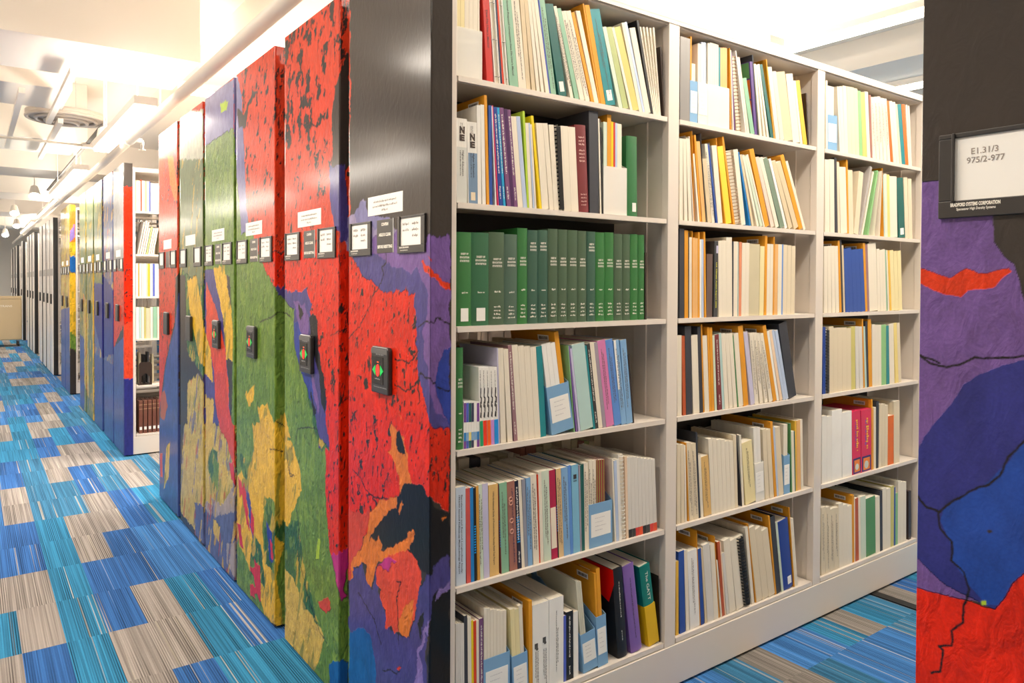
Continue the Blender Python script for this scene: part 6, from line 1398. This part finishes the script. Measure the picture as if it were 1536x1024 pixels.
for i in range(5):
    root=empty('pamphlet_binder',(1.10+i*.034,6.845,SZ[5]+.0003)); tag(root,'dark pamphlet binder, %s behind the arched bookend on the far open unit'%nthw[i],'binder','binders on the far open unit')
    MB().box(0,.012+.004*(i%3),0,.09,0,.24+.02*(i%2)).build('cover',cover(['slate','khaki','black','slate','khaki'][i]),root)
for i in range(5):
    w=.028; root=empty('hardcover_book',(1.115+i*.034,6.71,SZ[6]+.0003)); tag(root,'brown leatherette book with white label, %s on the bottom shelf of the far unit'%nthw[i],'book','brown books on the far open unit')
    MB().box(0,w,0,.2,0,.27).build('cover',mat('brown_cloth',(112,66,50),.45,bump=.2,bscale=900),root,bevel=.003)
    MB().box(.004,w-.006,-.0006,0,.03,.055).build('call_number_label',PAPER,root)
    MB().box(0,w,-.0008,.0,.20,.204).box(0,w,-.0008,0,.235,.239).build('gilt_band',mat('gilt',(190,160,120),.4),root)
# books on the far side of the near unit, seen through the gaps
k=0
for lv,hh in((4,.27),(5,.29),(6,.28)):
    x=1.12
    rnd=random.Random(lv)
    while x<1.90:
        w=rnd.uniform(.022,.045); c=rnd.choice(['cream','khaki','beige','slate','cream','olive','brown'])
        root=empty('report',(x,2.045,SZ[lv]+.0003)); k+=1
        MB().box(0,w-.001,0,.20,0,hh-rnd.uniform(0,.03)).build('cover',cover(c),root)
        tag(root,'report on the back side of the near bay, %s shelf, glimpsed through the gap'%('','','','','fourth','fifth','bottom')[lv],'report','reports behind the near bay')
        x+=w+.002
# ------------------------------------------------------------------ carpet floor
def carpet():
    cw=.1465; x0=.1525-12*cw; cl=.457; y0=3.37-12*cl
    nx=70; ny=90; rnd=random.Random(4)
    B=(54,102,166); B2=(64,118,180); Tl=(52,128,170); T2=(60,118,156); G=(150,144,140); G2=(136,130,124)
    # explicit cells near the aisle: key (column from x=.1525, half-row from y=3.37)
    vals={}
    def setc(c,r0,r1,colr):
        for r_ in range(r0,r1): vals[(c,r_)]=colr
    for c in range(-14,60):
        off=rnd.randrange(2)
        r_=-14+off
        while r_<80:
            ch=rnd.random(); base=[B,B2,Tl,T2,G][min(4,int(ch*5.6))] if ch<.93 else G2
            if c%4==1: base=[Tl,T2,B2][rnd.randrange(3)]
            setc(c,r_,r_+2,base); r_+=2
    # column 0: x .1525-.297; half-rows of .457 from y=3.37
    setc(0,0,2,G); setc(0,2,4,B); setc(0,4,6,G); setc(0,6,8,B); setc(0,-2,0,B); setc(0,8,10,Tl); setc(0,10,12,G); setc(0,12,14,B2)
    setc(1,-4,0,Tl); setc(1,0,4,Tl); setc(1,4,8,T2); setc(1,8,12,Tl)
    setc(2,-2,0,G); setc(2,0,2,B); setc(2,2,4,G); setc(2,4,6,T2); setc(2,6,8,G); setc(2,8,10,B); setc(2,10,12,G)
    setc(3,-1,1,G); setc(3,1,3,B); setc(3,3,5,G); setc(3,5,7,B); setc(3,7,9,G); setc(3,9,11,Tl); setc(3,-3,-1,B)
    setc(4,-2,-1,Tl); setc(4,-1,1,Tl); setc(4,1,3,B2); setc(4,3,5,B); setc(4,5,7,T2); setc(4,7,9,G)
    setc(5,-1,1,B); setc(5,1,3,B2); setc(5,3,5,Tl); setc(5,5,7,G)
    setc(-1,-2,0,G); setc(-1,0,2,Tl); setc(-1,2,4,B); setc(-1,4,6,B2); setc(-1,1,2,G)
    setc(6,-3,-1,G); setc(5,-3,-1,Tl); setc(6,-1,1,B); setc(6,1,3,B)
    vs=[];fs=[];cs=[]
    for c in range(-14,60):
        xa=.1525+c*cw
        for r_ in range(-12,64):
            ya=3.37+r_*cl; n=len(vs); vs+=[(xa,ya,0),(xa+cw,ya,0),(xa+cw,ya+cl,0),(xa,ya+cl,0)]; fs.append((n,n+1,n+2,n+3)); cs.append(vals.get((c,r_),B))
    me=bpy.data.meshes.new('floor'); me.from_pydata(vs,[],fs)
    ca=me.color_attributes.new('tile','FLOAT_COLOR','CORNER'); arr=[]
    for cc in cs:
        gfl=1. if cc in(G,G2) else 0.; j=rnd.uniform(.92,1.08)
        rr=rnd.random()
        for _ in range(4): arr+=[min(1,v*j) for v in s2l(cc)]+[rr]
    ca.data.foreach_set('color',np.array(arr,'f4'))
    m=bpy.data.materials.new('carpet_tiles'); m.use_nodes=True; nt=m.node_tree; b=nt.nodes['Principled BSDF']; N=nt.nodes.new; L=nt.links.new
    at=N('ShaderNodeVertexColor'); at.layer_name='tile'; tc=N('ShaderNodeTexCoord')
    offv=N('ShaderNodeCombineXYZ'); om=N('ShaderNodeMath'); om.operation='MULTIPLY'; om.inputs[1].default_value=37.; L(at.outputs['Alpha'],om.inputs[0]); L(om.outputs[0],offv.inputs[2])
    def stripes(sx,sy,lo,hi,a,bb,det=2):
        mp=N('ShaderNodeMapping'); mp.inputs['Scale'].default_value=(sx,sy,1); L(offv.outputs[0],mp.inputs['Location']); nz=N('ShaderNodeTexNoise'); nz.inputs['Scale'].default_value=1; nz.inputs['Detail'].default_value=det
        L(tc.outputs['Object'],mp.inputs[0]); L(mp.outputs[0],nz.inputs['Vector'])
        r_=N('ShaderNodeMapRange'); r_.interpolation_type='SMOOTHSTEP'
        for kk,vv in zip(('From Min','From Max','To Min','To Max'),(lo,hi,a,bb)): r_.inputs[kk].default_value=vv
        L(nz.outputs['Fac'],r_.inputs['Value']); return r_.outputs[0]
    # regular dark ribs every ~5.6 mm modulated by zone noise
    sp=N('ShaderNodeSeparateXYZ'); L(tc.outputs['Object'],sp.inputs[0])
    def math_(op,a,bv=None):
        q=N('ShaderNodeMath'); q.operation=op
        for i,vv in enumerate((a,bv)):
            if vv is None: continue
            if isinstance(vv,(int,float)): q.inputs[i].default_value=vv
            else: L(vv,q.inputs[i])
        return q.outputs[0]
    ph=math_('MULTIPLY',sp.outputs['X'],2*math.pi/.0082); sn=math_('SINE',ph)
    rib=N('ShaderNodeMapRange'); 
    for kk,vv in zip(('From Min','From Max','To Min','To Max'),(.1,.75,0,1)): rib.inputs[kk].default_value=vv
    L(sn,rib.inputs['Value'])
    zone=stripes(22,.7,.42,.66,.14,.80)
    drk=math_('MULTIPLY',rib.outputs[0],zone)
    d1=math_('SUBTRACT',1,drk)
    broad=stripes(120,.8,.35,.65,.72,1.2)
    fuzz=stripes(900,500,.3,.7,.86,1.12,1)
    tot=math_('MULTIPLY',math_('MULTIPLY',d1,broad),fuzz)
    light=stripes(90,.25,.66,.70,0,.75,1)
    mx=N('ShaderNodeMix'); mx.data_type='RGBA'; L(light,mx.inputs['Factor']); L(at.outputs['Color'],mx.inputs['A']); mx.inputs['B'].default_value=(*s2l((176,170,158)),1)
    sc=N('ShaderNodeVectorMath'); sc.operation='SCALE'; L(mx.outputs['Result'],sc.inputs[0]); L(tot,sc.inputs['Scale'])
    L(sc.outputs[0],b.inputs['Base Color']); b.inputs['Roughness'].default_value=.95; b.inputs['Specular IOR Level'].default_value=.1
    bp=N('ShaderNodeBump'); bp.inputs['Strength'].default_value=.5; bp.inputs['Distance'].default_value=.003; L(tot,bp.inputs['Height']); L(bp.outputs[0],b.inputs['Normal'])
    me.materials.append(m); o=bpy.data.objects.new('floor',me); col.objects.link(o); o['kind']='structure'
    return o
carpet()
def struct(name,mb,m,**k): o=mb.build(name,m,**k); o['kind']='structure'; return o
struct('trim_1',MB().box(3.335,3.385,-1.,6.5,.0002,.006),mat('rail_black',(22,22,22),.4,metal=.4))
# ------------------------------------------------------------------ room shell
WALL=mat('wall_paint',(240,234,224),.7)
struct('wall_left',MB().box(-2.1,-2.0,-2.1,32.,0,3.6),mat('left_wall_paint',(196,186,174),.8))
struct('wall_right',MB().box(9.,9.1,-2.1,32.,0,3.6),WALL)
struct('wall_back',MB().box(-2.,9.,32.,32.1,0,3.6),WALL)
struct('wall_front',MB().box(-2.,9.,-2.1,-2.,0,3.6),WALL)
struct('ceiling',MB().box(-2.1,9.1,-2.1,32.1,3.45,3.55),CEIL)
n=2
# big soffits over the aisle running across it
for (y0,y1,x1,zb) in((5.10,5.95,1.215,2.85),(6.42,7.2,.62,2.85),(8.76,9.7,.98,2.85),(11.2,12.1,3.,2.85),(14.4,15.6,4.,2.85),(18.5,19.8,4.,2.85),(23,24.5,4.,2.85)):
    struct('trim_%d'%n,MB().box(-2.,x1,y0,y1,zb,3.45),CEIL if n%2==0 else DUCT,bevel=.004); n+=1
# ducts and joists along the aisle on the right
for (x0,x1,y0,y1,zb) in((1.6,2.3,3.6,31.,3.25),(2.9,3.25,-1.9,31.,3.32),(3.75,4.4,-1.9,31.,3.28),(4.75,4.85,-1.9,31.,3.36),(5.1,5.35,-1.9,31.,3.3),(5.9,6.9,-1.9,31.,3.2),(7.4,7.7,-1.9,31.,3.3)):
    struct('trim_%d'%n,MB().box(x0,x1,y0,y1,zb,3.45),DUCT if n%2 else CEIL,bevel=.004); n+=1
struct('trim_%d'%n,MB().box(.96,2.6,3.5,3.56,2.98,3.45),CEIL); n+=1
# unistrut hangers below the soffits
for (xx,y0,y1) in((.28,6.3,9.0),(.52,5.5,7.4),(.60,7.3,9.6)):
    o=MB().box(xx,xx+.04,y0,y1,2.76,2.80).build('ceiling_strut_channel',DUCT); tag(o,'white strut channel hung below the ceiling, starting %.1f metres down the aisle'%y0 if False else {.28:'white ceiling strut channel farthest left, crossing two soffits',.52:'short white ceiling strut channel above the round air diffuser',.60:'white ceiling strut channel left of the black light track'}[xx],'ceiling strut','ceiling struts')
# sprinkler pipe
root=empty('sprinkler_pipe',(1.05,7.,2.577)); tag(root,'long white sprinkler pipe running above the mural end panels','pipe')
MB().tube((0,-8.5,0),(0,20,0),.036,24).build('pipe',PIPE,root,smooth=True)
for yy in(-6.,-1.5,3.,7.5): MB().tube((0,yy,.03),(0,yy,.87),.005,8).build('pipe_hanger',PIPE,root)
MB().tube((0,-.35,0),(0,-.27,0),.042,20).tube((0,-.31,0),(.09,-.31,-.0),.02,14).build('pipe_coupling',PIPE,root,smooth=True)
MB().tube((.09,-.31,0),(.09,-.31,-.07),.013,12).tube((.09,-.31,-.07),(.09,-.31,-.075),.028,14).build('sprinkler_head',mat('chrome',(200,200,200),.15,metal=1.),root)
# cross conduit
root=empty('conduit',(.0,8.1,2.72)); tag(root,'thin white conduit crossing the aisle beneath the ceiling','conduit')
MB().tube((-1.8,0,0),(.93,0,0),.012,12).build('tube',PIPE,root,smooth=True); MB().box(.86,1.02,-.05,.05,-.02,.02).build('junction_box',DUCT,root)
# round diffuser
root=empty('air_diffuser',(.69,7.62,2.86)); tag(root,'round white louvred air diffuser in the ceiling over the aisle','air diffuser')
dm=mat('diffuser_paint',(196,186,176),.5)
for i,rr in enumerate((.30,.23,.16,.09)):
    MB().torus((0,0,-.012*i),(0,0,1),rr,.016,40,8).build('louvre_ring',dm,root,smooth=True)
MB().tube((0,0,.0),(0,0,.049),.31,40).build('neck',dm,root,smooth=True)
# ------------------------------------------------------------------ lights
TUBE=mat('lamp_diffuser',(255,244,226),.5,emit=9.)
HOUS=mat('lamp_housing',(236,230,222),.4)
def strip(x0,x1,y0,y1,z,lab,power,hang=True,grp='linear ceiling lights',up=.45):
    root=empty('linear_light',((x0+x1)/2,(y0+y1)/2,z)); tag(root,lab,'ceiling light',grp)
    a=(x1-x0)/2;b=(y1-y0)/2
    MB().box(-a,a,-b,b,.0,.05).build('housing',HOUS,root); MB().box(-a+.008,a-.008,-b+.01,b-.01,-.022,0).build('diffuser',TUBE,root,bevel=.008)
    if hang:
        for yy in(-b*.7,b*.7): MB().tube((0,yy,.05),(0,yy,3.44-z),.004,8).build('hanger_rod',HOUS,root)
    ld=bpy.data.lights.new('lamp','AREA'); ld.shape='RECTANGLE'; ld.size=max(2*a-.02,.02); ld.size_y=2*b-.04; ld.energy=power; ld.color=(1.,.90,.785)
    lo=bpy.data.objects.new('lamp',ld); col.objects.link(lo); lo.parent=root; lo.location=(0,0,-.028)
    if up:
        l2=ld.copy(); l2.energy=power*up; o2=bpy.data.objects.new('uplight',l2); col.objects.link(o2); o2.parent=root; o2.location=(0,0,.056); o2.rotation_euler=(math.pi,0,0)
    return root
P=24.
strip(.80,.93,4.95,6.85,2.50,'bright linear pendant lamp above the mural units beside the sprinkler pipe',P*1.2,up=.8)
strip(.80,.93,8.2,11.,2.50,'bright linear pendant lamp farther down the aisle past the first pendant',P*1.8)
strip(1.06,1.20,13.5,17.5,2.70,'distant linear pendant lamp above the white shelving units',P*2.4)
strip(1.06,1.20,19.,23.5,2.70,'faint far linear pendant lamp over the last white units',P*2.6)
strip(-.62,-.44,.3,4.6,2.95,'linear pendant over the near aisle, out of view above the camera',P*3.)
strip(-1.5,-1.32,6.0,8.7,2.65,'linear pendant over the aisle left side, second in line',P*1.8)
strip(-1.5,-1.32,9.8,13.6,2.65,'linear pendant over the aisle left side, third in line',P*2.4)
strip(-1.5,-1.32,15,21.,2.65,'linear pendant over the aisle left side, fourth in line',P*3.4)
strip(-1.5,-1.32,23.,30.,2.65,'unseen linear pendant added to light the back wall',P*4.5)  # unseen lamp, added so the back wall does not go dark
strip(1.5,4.3,.92,1.12,2.95,'linear lamp across the open near aisle, above the books',P*1.25,up=1.2)
strip(4.9,5.05,-.5,6.,3.2,'wide linear lamp beyond the right end of the near shelves',P*1.6,grp='right hand linear lights')
strip(3.45,3.6,2.8,9.,3.15,'narrow linear lamp above the far end of the near shelves',P*1.5,grp='right hand linear lights',up=2.6)
strip(2.5,2.65,2.8,9.,3.15,'linear lamp above the top of the middle bay',P*1.5,grp='right hand linear lights',up=2.6)
strip(4.2,4.35,2.9,8.,3.0,'linear lamp added between the ducts to brighten the right ceiling',P*1.2,grp='right hand linear lights',up=2.2)  # added lamp, lifts the grey undersides of the right-hand ducts
strip(6.5,6.65,-.5,8.,3.15,'linear lamp added far right to brighten the ceiling beyond the shelves',P*2.,grp='right hand linear lights',up=2.6)  # added lamp, fills the dark stretch of ceiling on the right
strip(1.3,3.2,6.0,6.15,2.9,'linear lamp across the open far aisle',P*1.4,grp='right hand linear lights')
# light track with spot heads
root=empty('light_track',(.905,9.,2.74)); tag(root,'black light track running down the aisle below the ceiling','light track')
MB().box(-.014,.014,-1.8,3.6,-.01,.01).build('track_rail',mat('track_black',(40,38,36),.4),root)
def spot(x,y,z,lab):
    root=empty('spotlight',(x,y,z)); tag(root,lab,'spotlight','ceiling spotlights along the aisle')
    MB().tube((0,0,.14),(0,0,3.44-z),.006,8).build('stem',HOUS,root); MB().tube((0,.03,.13),(0,-.06,.0),.045,18,.075).build('lamp_head',HOUS,root,smooth=False)
    MB().tube((0,-.061,-.001),(0,-.072,-.014),.066,18,.055).build('lamp_lens',mat('spot_lens',(255,246,230),.4,emit=25.),root)
for x,y,z,lab in((.905,7.0,2.56,'glowing spotlight head nearest, at the front end of the black track'),(.72,12.2,2.6,'glowing spotlight past the end of the black track'),(.62,15.5,2.6,'glowing spotlight midway down the aisle ceiling'),(.80,19.,2.6,'glowing spotlight right of the far pair'),(.66,21.,2.5,'glowing spotlight left of the far pair'),(.55,24.,2.6,'most distant glowing spotlight before the back wall')):
    spot(x,y,z,lab)
# ------------------------------------------------------------------ cart
root=empty('rolling_cart',(.62,19.7,0)); tag(root,'beige metal rolling cart with TRANS lettering, parked at far left','cart')
BG=mat('cart_beige',(196,176,140),.5)
MB().box(-.30,.285,-.28,.3,.14,1.04).build('cart_body',BG,root,bevel=.02)
for (a,b,c,d) in((-.30,.285,-.28,-.25),(-.30,.285,.27,.3),(-.30,-.27,-.25,.27),(.255,.285,-.25,.27)): MB().box(a,b,c,d,1.041,1.09).build('top_rim',BG,root)
lt=MB(); addtext(lt,'TRANS',.06,lambda u,v:(.0+u,-.2815,.86+v),.001,fit=.22); lt.build('cart_lettering',INKW,root)
for sx in(-.24,.22):
    for sy in(-.2,.22):
        w_=MB().tube((sx-.018,sy,.055),(sx+.018,sy,.055),.055,20).build('caster_wheel',mat('rubber',(50,48,46),.6),root); MB().box(sx-.025,sx+.025,sy-.02,sy+.02,.112,.14).build('caster_fork',mat('chrome',(200,200,200),.15,metal=1.),root)
for i in range(4):
    b_=MB().box(.0,.08,0,.3,0,.03).build('folded_linen',mat('linen',(236,230,220),.8)); b_.location=(.40+i*.10,19.55,1.0403); tag(b_,'stack of white paper in the beige cart, %s from the left'%nthw[i],'paper stack','papers in the beige cart')
# clock on the back wall
root=empty('wall_clock',(.61,31.99,2.55)); tag(root,'small dark round object high on the white back wall','clock'); MB().tube((0,0,0),(0,-.04,0),.14,24).build('clock_case',DARK,root)
# ------------------------------------------------------------------ world, camera
w=bpy.data.worlds.new('World'); bpy.context.scene.world=w; w.use_nodes=True
w.node_tree.nodes['Background'].inputs[0].default_value=(1,.95,.88,1); w.node_tree.nodes['Background'].inputs[1].default_value=.4
cam=bpy.data.cameras.new('Camera'); co=bpy.data.objects.new('Camera',cam); col.objects.link(co)
yaw,pit,rol=CAM[3],CAM[4],CAM[5]
F=Vector((math.sin(yaw)*math.cos(pit),math.cos(yaw)*math.cos(pit),math.sin(pit))); R0=Vector((math.cos(yaw),-math.sin(yaw),0)); U0=R0.cross(F)
Rr=math.cos(rol)*R0+math.sin(rol)*U0; U=Rr.cross(F)
M=Matrix(((Rr.x,U.x,-F.x),(Rr.y,U.y,-F.y),(Rr.z,U.z,-F.z))).to_4x4(); M.translation=(0,0,HC); co.matrix_world=M
cam.sensor_width=36; cam.lens=36*CAM[0]/1536
cam.shift_x=-(CAM[1]-768)/1536; cam.shift_y=(CAM[2]-512)/1536
cam.clip_start=.02
sc=bpy.context.scene; sc.camera=co
sc.view_settings.view_transform='Standard'; sc.view_settings.look='None'; sc.view_settings.gamma=1; sc.view_settings.exposure=EXPO; sc.view_settings.use_curve_mapping=False
sc.cycles.max_bounces=8; sc.cycles.diffuse_bounces=5; sc.cycles.use_denoising=True
sc.cycles.sample_clamp_indirect=6
